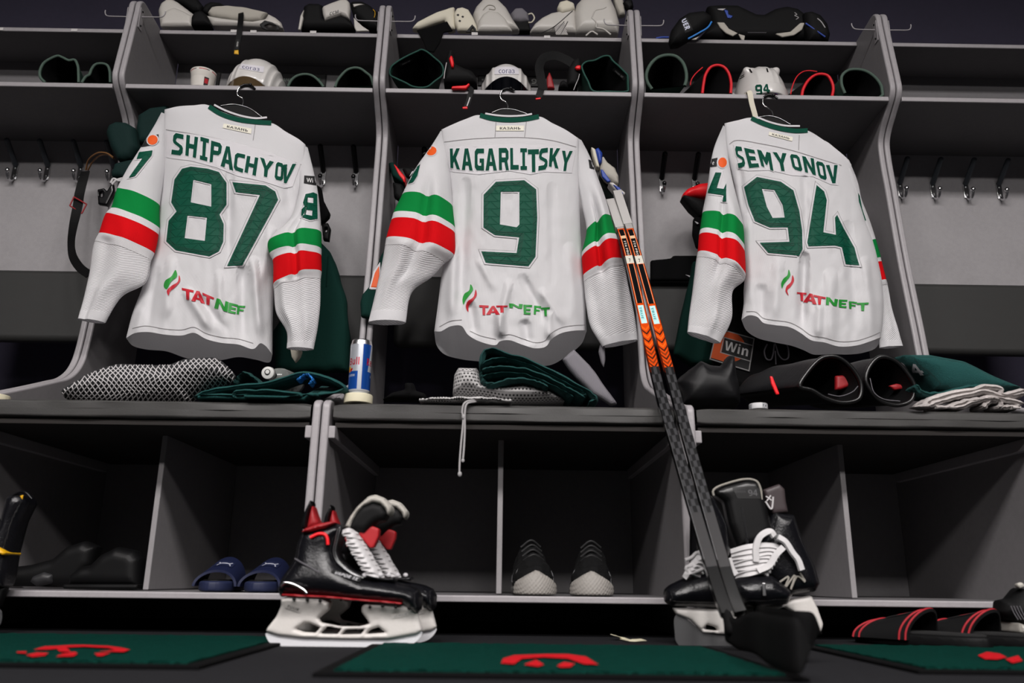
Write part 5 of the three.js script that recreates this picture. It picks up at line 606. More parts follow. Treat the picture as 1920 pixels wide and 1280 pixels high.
{
  const t = thing('towel', 'folded teal towel on the seat beside the small bottle', 'towel', 'teal terry towels');
  part(t, 'fold', [fold([[985, 352], [1150, 350], [1400, 352], [1560, 362], [1590, 345], [1560, 330], [1400, 318], [1200, 322], [1000, 325]], 0.0, -0.14, 0.012, { crop: s1, panelX: -0.4613 })], M.teal); part(t, 'fold', [fold([[965, 330], [1040, 300], [1180, 276], [1330, 262], [1480, 218], [1580, 218], [1680, 255], [1722, 285], [1640, 318], [1440, 325], [1200, 335]], -0.005, -0.1, 0.011, { crop: s1, panelX: -0.4613 })], M.teal); part(t, 'fold', [fold([[1165, 262], [1190, 225], [1225, 208], [1270, 235], [1300, 262]], -0.02, -0.2, 0.009, { crop: s1 })], M.teal); part(t, 'fold', [fold([[1170, 350], [1165, 310], [1300, 300], [1500, 318], [1380, 345], [1220, 357]], 0.012, -0.1, 0.01, { crop: s1 })], M.teal); part(t, 'label_tag', [fold([[1480, 245], [1530, 215], [1560, 240], [1545, 268]], 0.002, -0.04, 0.004, { crop: s1 })], M.skyblue, 'small blue tag');
  const b = thing('bottle', 'small clear bottle lying cap first behind the teal towel', 'bottle'), p = at(...s1([1345, 212]), -0.2);
  part(b, 'body', lathe([[0.008, 0], [0.024, 0.008], [0.03, 0.03], [0.031, 0.1], [0.026, 0.12], [0, 0.122]], 0, 0, 0, 32).rotateX(-Math.PI / 2).rotateY(-0.3).translate(p.x + 0.008, p.y, -0.23), mat(0x8d918e, 0.15, { transmission: 0.5, thickness: 0.02 })); part(b, 'cap', lathe([[0, 0.016], [0.0155, 0.016], [0.018, 0.012], [0.018, -0.004], [0, -0.004]], 0, 0, 0, 24).rotateX(Math.PI / 2 + 0.2).translate(p.x, p.y, -0.2), mat(0xcfcfcc, 0.5)); part(b, 'cap_print', new THREE.TorusGeometry(0.007, 0.0012, 6, 24).translate(p.x, p.y, -0.183), M.blackPrint);
}
function tapeRoll(label, x, y, z, r, h, m = M.tapeCream, turn) { const t = thing('tape_roll', label, 'tape', 'tape rolls on the seats'); t.position.set(x, y, z); if (turn) t.rotation.set(...turn); part(t, 'tape', lathe([[r * 0.5, 0.001], [r - 0.002, 0], [r, 0.002], [r, h - 0.002], [r - 0.002, h], [r * 0.5, h - 0.001]], 0, 0, 0, 48), m); part(t, 'core', lathe([[r * 0.5, 0.0005], [r * 0.5, h - 0.0005], [r * 0.45, h - 0.0005], [r * 0.45, 0.0005], [r * 0.5, 0.0005]], 0, 0, 0, 40), M.foam); return t; }
{ const p = at(671, 751, -0.04); tapeRoll('cream tape roll under the energy drink can', p.x, SEAT, -0.045, 0.037, 0.024); const q = at(80, 745, -0.3); tapeRoll('cream tape roll lying at the left end of the seat', q.x - 0.02, SEAT, -0.1, 0.043, 0.022); const s = at(1422, 765, -0.05); tapeRoll('small white tape roll with fine print near the black leg pads', s.x, SEAT, -0.05, 0.024, 0.016, mat(0xffffff, 0.6, { map: canvas(256, 32, (x) => { x.fillStyle = '#c9c9cb'; x.fillRect(0, 0, 256, 32); x.fillStyle = '#30343c'; x.font = 'italic 20px sans-serif'; x.fillText('Renfrew  tape  Renfrew', 4, 22); }) }));
  const t = thing('drink_can', 'blue and silver energy drink can standing on a tape roll', 'can'); t.position.set(p.x, SEAT + 0.0242, -0.045); t.rotation.y = 0.35; const R = 0.0285, H = 0.146;
  const cw2 = lathe([[R * 0.78, 0], [R * 0.86, 0.002], [R, 0.012], [R, H - 0.014]], 0, 0, 0, 64); for (let i = 0; i < cw2.attributes.uv.count; i++) cw2.attributes.uv.setY(i, cw2.attributes.position.getY(i) / (H - 0.014));
  part(t, 'wall', cw2, mat(0xffffff, 0.25, { metalness: 0.55, map: canvas(1024, 512, (x, w, h) => { x.fillStyle = '#c9cdd4'; x.fillRect(0, 0, w, h); x.fillStyle = '#1f55b0'; for (const k of [0, 1]) { const o = k * 512; x.beginPath(); x.moveTo(o, 0); x.lineTo(o + 150, 0); x.lineTo(o + 90, 290); x.lineTo(o, 300); x.fill(); x.fillRect(o + 90, 285, 360, 190); x.fillRect(o, 285, 100, 190); } x.fillStyle = '#e9edf4'; x.fillRect(0, 470, w, 10); x.fillStyle = '#c81430'; x.font = 'bold 104px sans-serif'; for (const o of [60, 572]) { x.fillText('Red Bull', o, 220); } x.fillStyle = '#f0b41c'; for (const o of [290, 802]) { x.beginPath(); x.arc(o, 262, 34, 0, 7); x.fill(); } x.fillStyle = '#d81b2c'; for (const o of [250, 762]) { x.beginPath(); x.ellipse(o, 270, 30, 14, 0.4, 0, 7); x.fill(); x.beginPath(); x.ellipse(o + 84, 270, 30, 14, -0.4, 0, 7); x.fill(); } x.fillStyle = '#dfe6f2'; x.font = 'bold 34px sans-serif'; for (const o of [160, 672]) x.fillText('ENERGY DRINK', o, 340); }) }), 'blue and silver printed wall'); part(t, 'top', lathe([[R, H - 0.014], [R * 0.9, H - 0.003], [R * 0.88, H], [R * 0.84, H - 0.003], [0, H - 0.004]], 0, 0, 0, 48), M.steel);
}
{
  const t = thing('laundry_bag', 'grey mesh laundry bag with a cord hanging off the middle seat', 'laundry bag');
  const perf = grain(64, (x, y) => { const X = ((x + (Math.floor(y / 16) % 2) * 8) % 16) - 8, Y = (y % 16) - 8; return Math.hypot(X, Y) < 5 ? 0.06 : 0.8; });
  const mm = mat(0xc4c2c2, 0.85, { map: rep(perf, 26), bumpMap: rep(perf, 26), bumpScale: 0.0008 });
  part(t, 'bag', [slab([[640, 300], [660, 265], [760, 262], [790, 335], [900, 352], [1000, 345], [1100, 372], [1180, 412], [1200, 432], [900, 432], [630, 400]], -0.12, 0.1, 0.07, { crop: s2, cell: 0.006, minY: SEAT + 0.001, noise: 0.004, nf: 14, hmax: 0.12 })], mm); part(t, 'flap', [fold([[455, 424], [500, 408], [640, 404], [760, 402], [860, 410], [930, 430]], 0.004, -0.1, 0.012, { crop: s2 })], mm);
  const cord = (q, r = 0.0028) => part(t, 'cord', [tube(q.map(s2).map((p) => at(...p)), r, 60, 8)], M.meshGrey); cord([[820, 415, -0.05], [740, 412, 0.0], [690, 425, 0.012], [676, 470, 0.014], [682, 510, 0.014], [672, 620, 0.014], [664, 720, 0.014], [662, 795, 0.014]]); cord([[810, 410, -0.05], [740, 420, 0.0], [700, 432, 0.012], [690, 480, 0.016], [690, 560, 0.016], [686, 650, 0.016], [680, 720, 0.016]]); for (const [a, b, r] of [[684, 498, 0.0055], [664, 792, 0.0055], [680, 722, 0.0042]]) { const p = at(...s2([a, b]), 0.015); part(t, 'knot', [new THREE.SphereGeometry(r, 12, 10).scale(1, 1.3, 1).translate(p.x, p.y, p.z)], M.meshGrey); }
  const w = thing('towel', 'thick folded teal towel on top of the grey laundry bag', 'towel', 'teal terry towels');
  const F = [[[770, 235], [790, 160], [830, 145], [900, 170], [1000, 200], [1130, 255], [1250, 320], [1340, 375], [1365, 405], [1330, 425]], [[765, 230], [850, 195], [950, 205], [1100, 265], [1230, 330], [1310, 380], [1290, 395]], [[775, 255], [850, 240], [980, 250], [1100, 285], [1210, 345], [1310, 400]], [[772, 290], [860, 270], [980, 275], [1080, 305], [1180, 355], [1250, 395]], [[800, 325], [830, 330], [900, 310], [980, 300], [1060, 318], [1120, 345]], [[775, 262], [790, 318], [840, 328]]];
  F.forEach((q, i) => part(w, 'layer', [fold(q, -0.02 - 0.01 * (i % 2), -0.26, 0.0135, { crop: s2 })], M.teal));
  part(thing('leggings', 'grey leggings draped down beside the teal towel', 'leggings'), 'leg', [slab([[1190, 205], [1250, 160], [1330, 230], [1400, 330], [1470, 432], [1440, 436], [1350, 380], [1270, 300]], -0.3, 0.02, 0.015, { crop: s2, noise: 0.004, nf: 20, minY: SEAT + 0.001 })], M.greyCloth);
  solo('cloth_pouch', [slab([[270, 415], [320, 380], [385, 365], [385, 330], [430, 330], [440, 370], [490, 385], [495, 420]], -0.2, 0.04, 0.025, { crop: s2, minY: SEAT + 0.001 })], M.blackCloth, 'small black cloth bundle beside the energy drink can', 'pouch');
}
{ // right seat: leg pads, towels, bag, shorts
  const lp = { shell: mat(0x121214, 0.45, { specularIntensity: 0.5, bumpMap: rep(G.fine, 4), bumpScale: 0.0006 }), lining: M.black, binding: mat(0x0d0d0e, 0.3), floorY: SEAT, closed: true, depth: 0.3, end: 0.85, rim: 0.006, crop: s3, group: 'black leg pads on the right seat' };
  const a = cuff('leg_pad', 'black leather leg pad beside the red tab, open end forward', 'leg pad', [[800, 330], [830, 270], [910, 190], [985, 185], [1060, 240], [1105, 320], [1095, 390], [1020, 412], [930, 390], [860, 350]], -0.06, { ...lp, shift: [-0.13, 0.04], lump: 0.1 }); part(a, 'lining_patch', [slab([[975, 280], [1030, 275], [1060, 300], [1055, 330], [1000, 350], [975, 350]], -0.1, 0.01, 0.008, { crop: s3, cell: 0.0025 })], M.darkRed, 'red lining inside'); part(a, 'stitching', [tube([[940, 370], [1000, 380], [1060, 360], [1090, 330]].map(s3).map(([u, v]) => at(u, v, -0.052)), 0.0012, 30, 5)], M.greyCloth);
  const b = cuff('leg_pad', 'black leather leg pad leaning on the teal towel', 'leg pad', [[1130, 300], [1150, 230], [1200, 185], [1270, 200], [1340, 270], [1375, 340], [1355, 400], [1290, 425], [1210, 405], [1160, 360]], -0.06, { ...lp, shift: [-0.1, 0.04], lump: 0.1 }); part(b, 'lining_patch', [slab([[1240, 330], [1280, 318], [1310, 325], [1320, 345], [1270, 352]], -0.1, 0.008, 0.006, { crop: s3, cell: 0.0025 })], M.darkRed, 'red lining inside'); part(b, 'stitching', [tube([[1150, 290], [1170, 360], [1220, 395], [1300, 405]].map(s3).map(([u, v]) => at(u, v, -0.052)), 0.0012, 30, 5)], M.greyCloth);
  solo('red_tab', [slab([[648, 280], [662, 282], [698, 372], [680, 374], [655, 320]], -0.12, 0.004, 0.003, { crop: s3, cell: 0.002 })], M.hotRed, 'bright red edge tab poking out beside the black leg pads', 'tab');
  const w = thing('towel', 'teal towel with a white printed number beside the white towel', 'towel', 'teal terry towels'); const tw = part(w, 'cloth', [slab([[1270, 195], [1400, 200], [1560, 230], [1700, 290], [1860, 360], [1700, 400], [1500, 400], [1430, 370], [1380, 310], [1300, 240]], -0.16, 0.09, 0.05, { crop: s3, cell: 0.005, noise: 0.004, nf: 12, hmax: 0.11 })], M.teal, 'teal terry cloth'); part(w, 'fold', [fold([[1380, 320], [1420, 360], [1500, 368], [1640, 335], [1760, 330]], -0.03, -0.1, 0.012, { crop: s3 })], M.teal);
  part(w, 'number', layGlyph([tw], glyph('9', [[1285, 210], [1315, 213], [1345, 255], [1310, 252]].map(s3)), 0.002, 3), M.twill); part(w, 'number', layGlyph([tw], glyph('4', [[1345, 215], [1385, 222], [1430, 275], [1370, 278]].map(s3)), 0.002, 3), M.twill);
  const t = thing('towel', 'crumpled white towel at the right end of the seat', 'towel'); part(t, 'tail', [slab([[1280, 457], [1340, 440], [1430, 415], [1450, 440], [1400, 458]], 0.0, 0.02, 0.012, { crop: s3, cell: 0.003, minY: SEAT + 0.001 })], M.towelWhite);
  for (const q of [[[1420, 420], [1460, 395], [1560, 365], [1680, 345], [1740, 330], [1810, 345], [1810, 370], [1870, 365], [1920, 348]], [[1440, 425], [1530, 395], [1640, 370], [1740, 355], [1800, 375], [1880, 375], [1925, 365]], [[1480, 430], [1540, 450], [1600, 435], [1680, 405], [1760, 385], [1840, 400], [1920, 420]], [[1530, 440], [1600, 415], [1700, 395], [1790, 395]], [[1720, 435], [1750, 405], [1800, 400], [1810, 425], [1790, 440]], [[1800, 440], [1850, 430], [1900, 435], [1900, 450], [1860, 452]]]) part(t, 'fold', [fold(q, 0.0, -0.066, 0.013, { crop: s3, wave: 0.003 })], M.towelWhite);
  part(thing('drawstring_bag', 'black crinkled bag on the seat behind the leaning sticks', 'bag'), 'bag', [slab([[190, 320], [230, 260], [290, 215], [340, 240], [390, 245], [430, 195], [460, 190], [470, 250], [490, 330], [485, 435], [200, 435]], -0.25, 0.07, 0.05, { crop: s3, cell: 0.005, minY: SEAT + 0.001, noise: 0.012, nf: 22, hmax: 0.09 })], mat(0x0f0f11, 0.5, { specularIntensity: 0.5 }));
}
stage('seats');
// ------------------------------------------------------------------ floor mats
function floorMat(label, x0, x1, z0, z1, marks) {
  const t = thing('floor_mat', label, 'mat', 'green locker mats'), cx = (x0 + x1) / 2, cz = (z0 + z1) / 2;
  part(t, 'rubber_border', [box(x1 - x0 + 0.05, 0.006, z1 - z0 + 0.05, cx, 0.0031, cz, 0.002)], mat(0x09090a, 0.95, { specularIntensity: 0.15 })); part(t, 'carpet', [grid((a, b) => V(lerp(x0, x1, a), 0.0085 + 0.0012 * noise(a * 60, b * 60), lerp(z0, z1, b)), 60, 50, { uv: (a, b, p) => [p.x, p.z] }), box(x1 - x0, 0.003, z1 - z0, cx, 0.0068, cz, 0)], mat(0x053830, 0.98, { specularIntensity: 0.1, bumpMap: rep(G.terry, 6), bumpScale: 0.003, map: rep(G.speck, 3) }), 'dark green carpet');
  const e = part(t, 'emblem', marks.map((q) => { const s = new THREE.Shape(q.map(([u, v]) => { const p = atY(u, v, 0.011); return new THREE.Vector2(p.x, -p.z); })), g = new THREE.ShapeGeometry(s); g.rotateX(-Math.PI / 2); g.translate(0, 0.0112, 0); return g; }), mat(0xc41620, 0.95, { bumpMap: rep(G.terry, 6), bumpScale: 0.003, specularIntensity: 0.2 }), 'red animal emblem'); e.userData.kind = 'stuff';
}
const m1 = crop(0, 1080, 6.4), m2 = crop(480, 880, 2.6667), m3 = crop(1500, 840, 2.9095);
floorMat('green mat with a red emblem at the left edge of the floor', -1.12, -0.462, 0.16, 0.75, [[[200, 905], [320, 900], [310, 925], [205, 920]], [[400, 880], [540, 840], [680, 835], [820, 825], [1000, 822], [1300, 835], [1450, 855], [1560, 880], [1480, 910], [1180, 900], [1380, 885], [1300, 860], [1000, 845], [800, 855], [850, 905], [720, 905], [680, 870], [560, 880]], [[310, 945], [440, 915], [580, 920], [540, 950], [390, 968]], [[670, 965], [760, 925], [900, 905], [930, 930], [880, 960]], [[1130, 925], [1330, 915], [1230, 955], [1170, 958]]].map((q) => q.map(m1)));
floorMat('green mat with a red emblem in the middle of the floor', -0.232, 0.4, 0.305, 0.825, [[[1225, 968], [1235, 945], [1290, 928], [1450, 922], [1560, 922], [1650, 935], [1712, 975], [1640, 972], [1560, 945], [1440, 938], [1330, 945], [1290, 972]], [[1340, 975], [1400, 950], [1440, 975], [1410, 985]], [[1505, 980], [1540, 962], [1595, 970], [1570, 988], [1520, 988]]].map((q) => q.map(m2)));
floorMat('green mat with a red emblem at the right, under the red striped slides', 0.66, 1.3, 0.225, 0.7, [[[970, 1130], [1020, 1110], [1090, 1120], [1130, 1140], [1080, 1152], [1010, 1150]], [[1120, 1150], [1190, 1130], [1215, 1160], [1160, 1172]]].map((q) => q.map(m3)));
// ------------------------------------------------------------------ skates
function blade(outline, z, K, h = 0.0016) { const s = new THREE.Shape(world(smooth(outline.map(K), 60, true), z).map((p) => new THREE.Vector2(...p))), g = new THREE.ExtrudeGeometry(s, { depth: h * 2, bevelEnabled: false }); g.translate(0, 0, z - h); return boxUV(tidy(g)); }
const lacePath = (pts, r = 0.0032) => { const p = pts.map(P3); return strap(p, r * 2.3, r * 1.1, V(0.2, 0.5, 1), 24); };
{
  const K = crop(490, 900, 3.765), z = 0.315, t = thing('ice_skate', 'red and black ice skate with white holder, nearer of the left pair', 'skate', 'red and black skate pair');
  const S = (P, h, r, o = {}) => slab(P, o.z ?? z, h, r, { crop: K, cell: 0.0032, ...o });
  const hw = (x, y) => 0.042 - 0.012 * sstep(0.12, 0.2, y) + 0.006 * sstep(-0.42, -0.3, x);
  part(t, 'boot', [S([[132, 745], [152, 690], [200, 620], [238, 560], [258, 450], [290, 372], [335, 342], [430, 318], [520, 300], [585, 318], [590, 360], [548, 430], [535, 500], [562, 570], [640, 640], [720, 684], [830, 702], [950, 722], [1050, 745], [1110, 772], [1135, 822], [1130, 900], [1100, 942], [1000, 876], [800, 858], [500, 828], [180, 812], [150, 828], [132, 800]], hw, 0.038, { hmax: 0.05 })], M.leather, 'glossy black boot');
  part(t, 'toe_cap', [S([[960, 722], [1050, 742], [1112, 770], [1140, 822], [1134, 905], [1102, 946], [1050, 900], [980, 872], [950, 800]], 0.0445, 0.04)], mat(0x0b0b0c, 0.4));
  part(t, 'heel_counter', [S([[128, 760], [150, 715], [220, 725], [290, 760], [335, 808], [180, 815], [140, 800]], 0.0425, 0.036)], M.blackGloss); part(t, 'heel_trim', [tube([[138, 745], [170, 722], [240, 740], [300, 775], [320, 798]].map(K).map(([u, v]) => at(u, v, z + 0.042)), 0.003, 30, 8)], M.chrome, 'silver heel trim');
  part(t, 'sole_line', [S([[160, 800], [260, 802], [500, 815], [700, 835], [900, 848], [1010, 862], [1000, 876], [800, 858], [500, 832], [180, 818]], 0.0405, 0.01, { cell: 0.0025 })], M.darkRed, 'dark red sole edge');
  part(t, 'facing', [S([[548, 330], [590, 315], [600, 350], [560, 430], [548, 500], [575, 565], [650, 632], [730, 672], [840, 690], [955, 680], [960, 712], [830, 706], [720, 690], [636, 646], [556, 576], [526, 500], [536, 430]], 0.037, 0.012, { cell: 0.0025 })], mat(0x1a1a1d, 0.3)); for (const dx of [0, 14]) part(t, 'facing_stitch', [tube([[556 - dx, 340], [534 - dx, 430], [522 - dx, 500], [548 - dx, 572], [630 - dx, 645], [720 - dx, 690]].map(K).map(([u, v]) => at(u, v, z + 0.0385)), 0.0008, 40, 5)], M.steel);
  part(t, 'tendon_guard', [S([[298, 352], [300, 300], [318, 230], [362, 140], [372, 170], [352, 230], [340, 300], [335, 345]], 0.03, 0.012, { cell: 0.0025 })], M.blackGloss); part(t, 'tendon_lining', [S([[335, 345], [345, 290], [358, 230], [374, 175], [395, 240], [420, 305], [400, 330]], 0.026, 0.01, { cell: 0.0025 })], M.darkRed, 'red tendon guard lining'); part(t, 'collar', [S([[330, 345], [420, 312], [520, 296], [545, 306], [470, 345], [360, 372], [300, 375]], 0.04, 0.014, { cell: 0.0028 })], M.darkRed); part(t, 'ankle_ring', [tube([[345, 405], [400, 380], [445, 382], [465, 410], [470, 455]].map(K).map(([u, v]) => at(u, v, z + 0.034)), 0.0035, 30, 8)], M.hotRed, 'bright red ankle trim');
  part(t, 'tongue', [S([[615, 345], [655, 262], [720, 190], [800, 160], [870, 180], [905, 240], [880, 290], [830, 300], [790, 330], [740, 380], [690, 370], [640, 370]], 0.032, 0.014, { z: z - 0.01 })], M.black); part(t, 'tongue_felt', [S([[606, 330], [640, 265], [690, 195], [770, 122], [820, 110], [885, 135], [930, 195], [928, 225], [905, 262], [890, 215], [850, 175], [800, 166], [730, 195], [690, 240], [660, 300], [645, 355]], 0.036, 0.012, { z: z - 0.01, cell: 0.0028 })], M.feltWhite, 'worn white felt edge of the tongue'); part(t, 'tongue_lining', [S([[690, 380], [725, 335], [790, 325], [840, 345], [835, 400], [800, 478], [770, 480]], 0.014, 0.003, { z: z - 0.002 })], mat(0xa30c16, 0.6), 'red tongue padding');
  for (let i = 0; i < 9; i++) { const k = i / 8, j = (q) => 9 * noise(i * 3.7 + q, q * 5.1), nr = [lerp(585, 745, k) - 22 * Math.sin(k * 3.1) + j(1), lerp(372, 640, k) + j(2)], fr = [lerp(690, 850, k) + j(3), lerp(385, 665, k) + j(4)]; part(t, 'lace', lacePath([at(...K(nr), z + 0.034), at(...K([lerp(nr[0], fr[0], 0.35), lerp(nr[1], fr[1], 0.3) - 16]), z + 0.042), at(...K([lerp(nr[0], fr[0], 0.7), lerp(nr[1], fr[1], 0.75) - 8]), z + 0.03), at(...K(fr), z + 0.004)], 0.0044), M.lace); part(t, 'lace', lacePath([at(...K([nr[0] + 6, nr[1] + 12]), z + 0.036), at(...K([lerp(nr[0], fr[0], 0.5), lerp(nr[1], fr[1], 0.5) + 14]), z + 0.04), at(...K([fr[0] + 12, fr[1] + 26]), z + 0.01)], 0.0038), M.lace); }
  for (const x of [730, 785, 842, 900]) { const p = at(...K([x, 668]), z + 0.035); part(t, 'eyelet', [new THREE.SphereGeometry(0.0036, 10, 8).scale(1.4, 1.2, 0.7).translate(p.x, p.y, p.z)], M.twill); }
  const lb = [[505, 630], [712, 685], [690, 718], [488, 655]].map(K); part(t, 'name_label', grid((a, b) => { const p = [0, 1].map((k) => lerp(lerp(lb[0][k], lb[1][k], a), lerp(lb[3][k], lb[2][k], a), b)); return at(p[0], p[1], z + 0.0425); }, 10, 3, { uv: (a, b) => [a, 1 - b] }), mat(0xffffff, 0.5, { map: textPlate(256, 48, '#0e0e10', '#c9c9cc', ['VAPOR 1X'], 'italic bold 44px sans-serif') })); part(t, 'side_seam', [tube([[235, 552], [300, 590], [420, 655], [520, 700]].map(K).map(([u, v]) => at(u, v, z + 0.0415)), 0.0015, 30, 5)], M.greyCloth);
  const hold = [[160, 835], [200, 820], [440, 832], [490, 862], [482, 912], [408, 974], [425, 1004], [560, 1030], [700, 1030], [765, 1012], [750, 985], [712, 930], [716, 890], [745, 870], [900, 868], [1060, 890], [1105, 925], [1112, 960], [1138, 1060], [1100, 1085], [900, 1122], [600, 1120], [300, 1114], [120, 1094], [36, 1066], [46, 1040], [110, 960], [155, 880]], holes = [[[245, 1050], [310, 1006], [350, 1010], [420, 1038], [385, 1076], [300, 1070]], [[470, 1030], [570, 1048], [540, 1085], [415, 1082]], [[600, 1052], [735, 1050], [705, 1085], [565, 1088]], [[770, 1055], [830, 1035], [880, 1075], [740, 1085]]];
  const hd = part(t, 'blade_holder', [S(hold, (x, y) => 0.011 + 0.024 * sstep(0.05, 0.105, y), 0.008, { holes, hmax: 0.038, cell: 0.0026 })], M.holder, 'white blade holder'); for (const [a, b] of [[228, 838], [322, 843], [412, 850], [765, 896], [855, 888], [948, 895], [1042, 905]]) { const p = at(...K([a, b]), z + 0.036); part(hd, 'rivet', [new THREE.SphereGeometry(0.0035, 10, 8).translate(p.x, p.y, z + 0.033)], M.black); } part(hd, 'lettering', layOn([hd], [[172, 868], [280, 900], [270, 935], [165, 898]].map(K), 0.001, 8, 4), mat(0xffffff, 0.5, { map: textPlate(160, 56, '#c9c5c1', '#17171a', ['TUUK'], 'italic bold 50px sans-serif') })); part(hd, 'lettering', layOn([hd], [[920, 950], [1040, 925], [1042, 955], [924, 978]].map(K), 0.001, 8, 4), mat(0xffffff, 0.5, { map: textPlate(160, 48, '#c9c5c1', '#55555a', ['LS PULSE'], 'italic 30px sans-serif') }));
  part(t, 'blade', [blade([[33, 1080], [110, 1096], [300, 1112], [600, 1118], [900, 1120], [1134, 1068], [1122, 1105], [1060, 1160], [860, 1187], [500, 1190], [200, 1187], [110, 1176], [52, 1135]], z, K)], mat(0xf0f0f4, 0.35, { metalness: 0.35 }), 'polished steel blade');  // near-white and less metallic: mirrored light is put into the blade colour
  const f = t.clone(); f.name = numbered('ice_skate'); scene.add(f); f.position.set(0.014, 0.0006, -0.115); f.rotation.y = 0.02; f.userData = { ...t.userData, label: 'red and black ice skate mostly hidden behind its twin, farther of the left pair' };
}
{
  const K = crop(1180, 840, 2.909), mk = (label, z) => { const t = thing('ice_skate', label, 'skate', 'black skate pair'); return [t, (P, h, r, o = {}) => slab(P, o.z ?? z, h, r, { crop: K, cell: 0.0035, ...o })]; };
  { const z = 0.17, [t, S] = mk('black ice skate with white laces, toe to the left, behind the sticks', z);
    part(t, 'boot', [S([[188, 800], [192, 770], [220, 745], [300, 706], [420, 672], [500, 690], [540, 760], [540, 862], [460, 872], [230, 862], [195, 840]], 0.042, 0.038), S([[330, 700], [335, 300], [420, 245], [460, 275], [530, 420], [545, 560], [500, 700]], 0.035, 0.03, { z: z - 0.02 })], M.leather); t.children[0].userData.kind = 'stuff'; part(t, 'blade_holder', [S([[232, 868], [460, 872], [620, 872], [600, 940], [520, 1015], [400, 1005], [330, 935], [255, 905]], 0.014, 0.008, { holes: [[[395, 985], [420, 960], [470, 975], [480, 995]]] })], M.holder, 'white blade holder'); part(t, 'blade', [blade([[245, 930], [262, 905], [320, 935], [400, 1000], [520, 1020], [640, 1020], [640, 1092], [300, 1088], [258, 1060], [246, 990]], z, K)], M.steel);
    for (let i = 0; i < 7; i++) { const y = 560 + i * 20, x = 420 - i * 16; part(t, 'lace', lacePath([at(...K([x + 60, y + 16]), z + 0.02), at(...K([x, y - 4]), z + 0.036), at(...K([x - 60 + i * 6, y + 26]), z + 0.03)], 0.005), M.lace); } part(t, 'lace_loop', [tube([[305, 610], [340, 595], [370, 570], [395, 600], [350, 640], [310, 650], [330, 680], [400, 660]].map(K).map(([u, v]) => at(u, v, z + 0.035)), 0.004, 50, 8)], M.lace); }
  { const z = 0.12, [t, S] = mk('black ice skate with a 94 on its tongue, right of the sticks', z);
    part(t, 'boot', [S([[700, 690], [800, 762], [870, 802], [1000, 782], [1026, 742], [1000, 650], [930, 500], [886, 366], [800, 346], [760, 340], [730, 450], [690, 540], [600, 640], [640, 690]], 0.045, 0.036), S([[545, 720], [640, 692], [760, 690], [830, 740], [882, 790], [850, 850], [700, 862], [600, 862], [550, 800]], 0.05, 0.042, { z: z + 0.03, hmax: 0.06 })], M.leather); t.children[0].userData.kind = 'stuff';
    const tg = part(t, 'tongue', [S([[455, 232], [500, 205], [620, 172], [690, 180], [715, 220], [740, 310], [775, 450], [700, 535], [580, 545], [535, 420], [510, 300], [462, 262]], 0.028, 0.02, { z: z + 0.01 })], mat(0x0b0b0c, 0.35)); part(t, 'tongue_edge', [tube([[460, 258], [458, 230], [500, 203], [620, 170], [690, 178], [716, 222], [722, 280]].map(K).map(([u, v]) => at(u, v, z + 0.034)), 0.0026, 40, 8)], M.foam, 'pale rim of the tongue'); part(t, 'tongue_label', layOn([tg], [[560, 212], [710, 205], [715, 275], [590, 275]].map(K), 0.001, 8, 5), mat(0xffffff, 0.6, { map: canvas(160, 80, (x) => { x.fillStyle = '#0d0d0e'; x.fillRect(0, 0, 160, 80); x.fillStyle = '#4c4c4e'; x.font = 'bold 56px sans-serif'; x.fillText('94', 84, 62); x.font = '16px sans-serif'; x.fillText('SUPREME', 2, 40); }) })); part(t, 'tongue_ridge', [tube([[612, 320], [630, 420], [645, 530]].map(K).map(([u, v]) => at(u, v, z + 0.037)), 0.003, 20, 8)], M.leather);
    const td = part(t, 'tendon_guard', [S([[725, 228], [812, 196], [842, 225], [850, 300], [862, 352], [780, 362], [755, 330]], 0.014, 0.008, { z: z + 0.02 })], mat(0x3a3133, 0.5)); part(td, 'emblem', [tube([[742, 290], [775, 332], [785, 265]].map(K).map(([u, v]) => at(u, v, z + 0.0345)), 0.0022, 20, 6)], M.netWhite); part(td, 'emblem', [tube([[745, 262], [775, 285]].map(K).map(([u, v]) => at(u, v, z + 0.0345)), 0.0018, 8, 6)], M.netWhite); part(td, 'emblem', [tube([[772, 258], [750, 288]].map(K).map(([u, v]) => at(u, v, z + 0.0345)), 0.0018, 8, 6)], M.netWhite);
    for (let i = 0; i < 8; i++) { const y = 545 + i * 20; part(t, 'lace', lacePath([at(...K([555 + i * 4, y + 20]), z + 0.03), at(...K([650, y - 6 + (i % 3) * 8]), z + 0.056), at(...K([770 - i * 6, y - 14]), z + 0.05), at(...K([840 - i * 12, y + 6]), z + 0.046)], 0.005), M.lace); } for (const q of [[[690, 620], [690, 540], [715, 480], [770, 455], [790, 480]], [[810, 485], [850, 510], [890, 570], [920, 610], [940, 665]], [[840, 540], [800, 580], [760, 640], [700, 670]], [[540, 600], [560, 660], [580, 690]]]) part(t, 'lace_loop', lacePath(q.map(K).map(([u, v]) => at(u, v, z + 0.062)), 0.0058), M.lace);
    part(t, 'side_print', [tube([[820, 730], [870, 700], [850, 760], [905, 690], [880, 770], [915, 700], [960, 730], [930, 680]].map(K).map(([u, v]) => at(u, v, z + 0.047)), 0.0022, 60, 6)], M.foam, 'pale lettering on the side'); part(t, 'toe_strap', [box(0.008, 0.028, 0.004, ...Object.values(at(...K([735, 770]), z + 0.083)))], M.steel); 
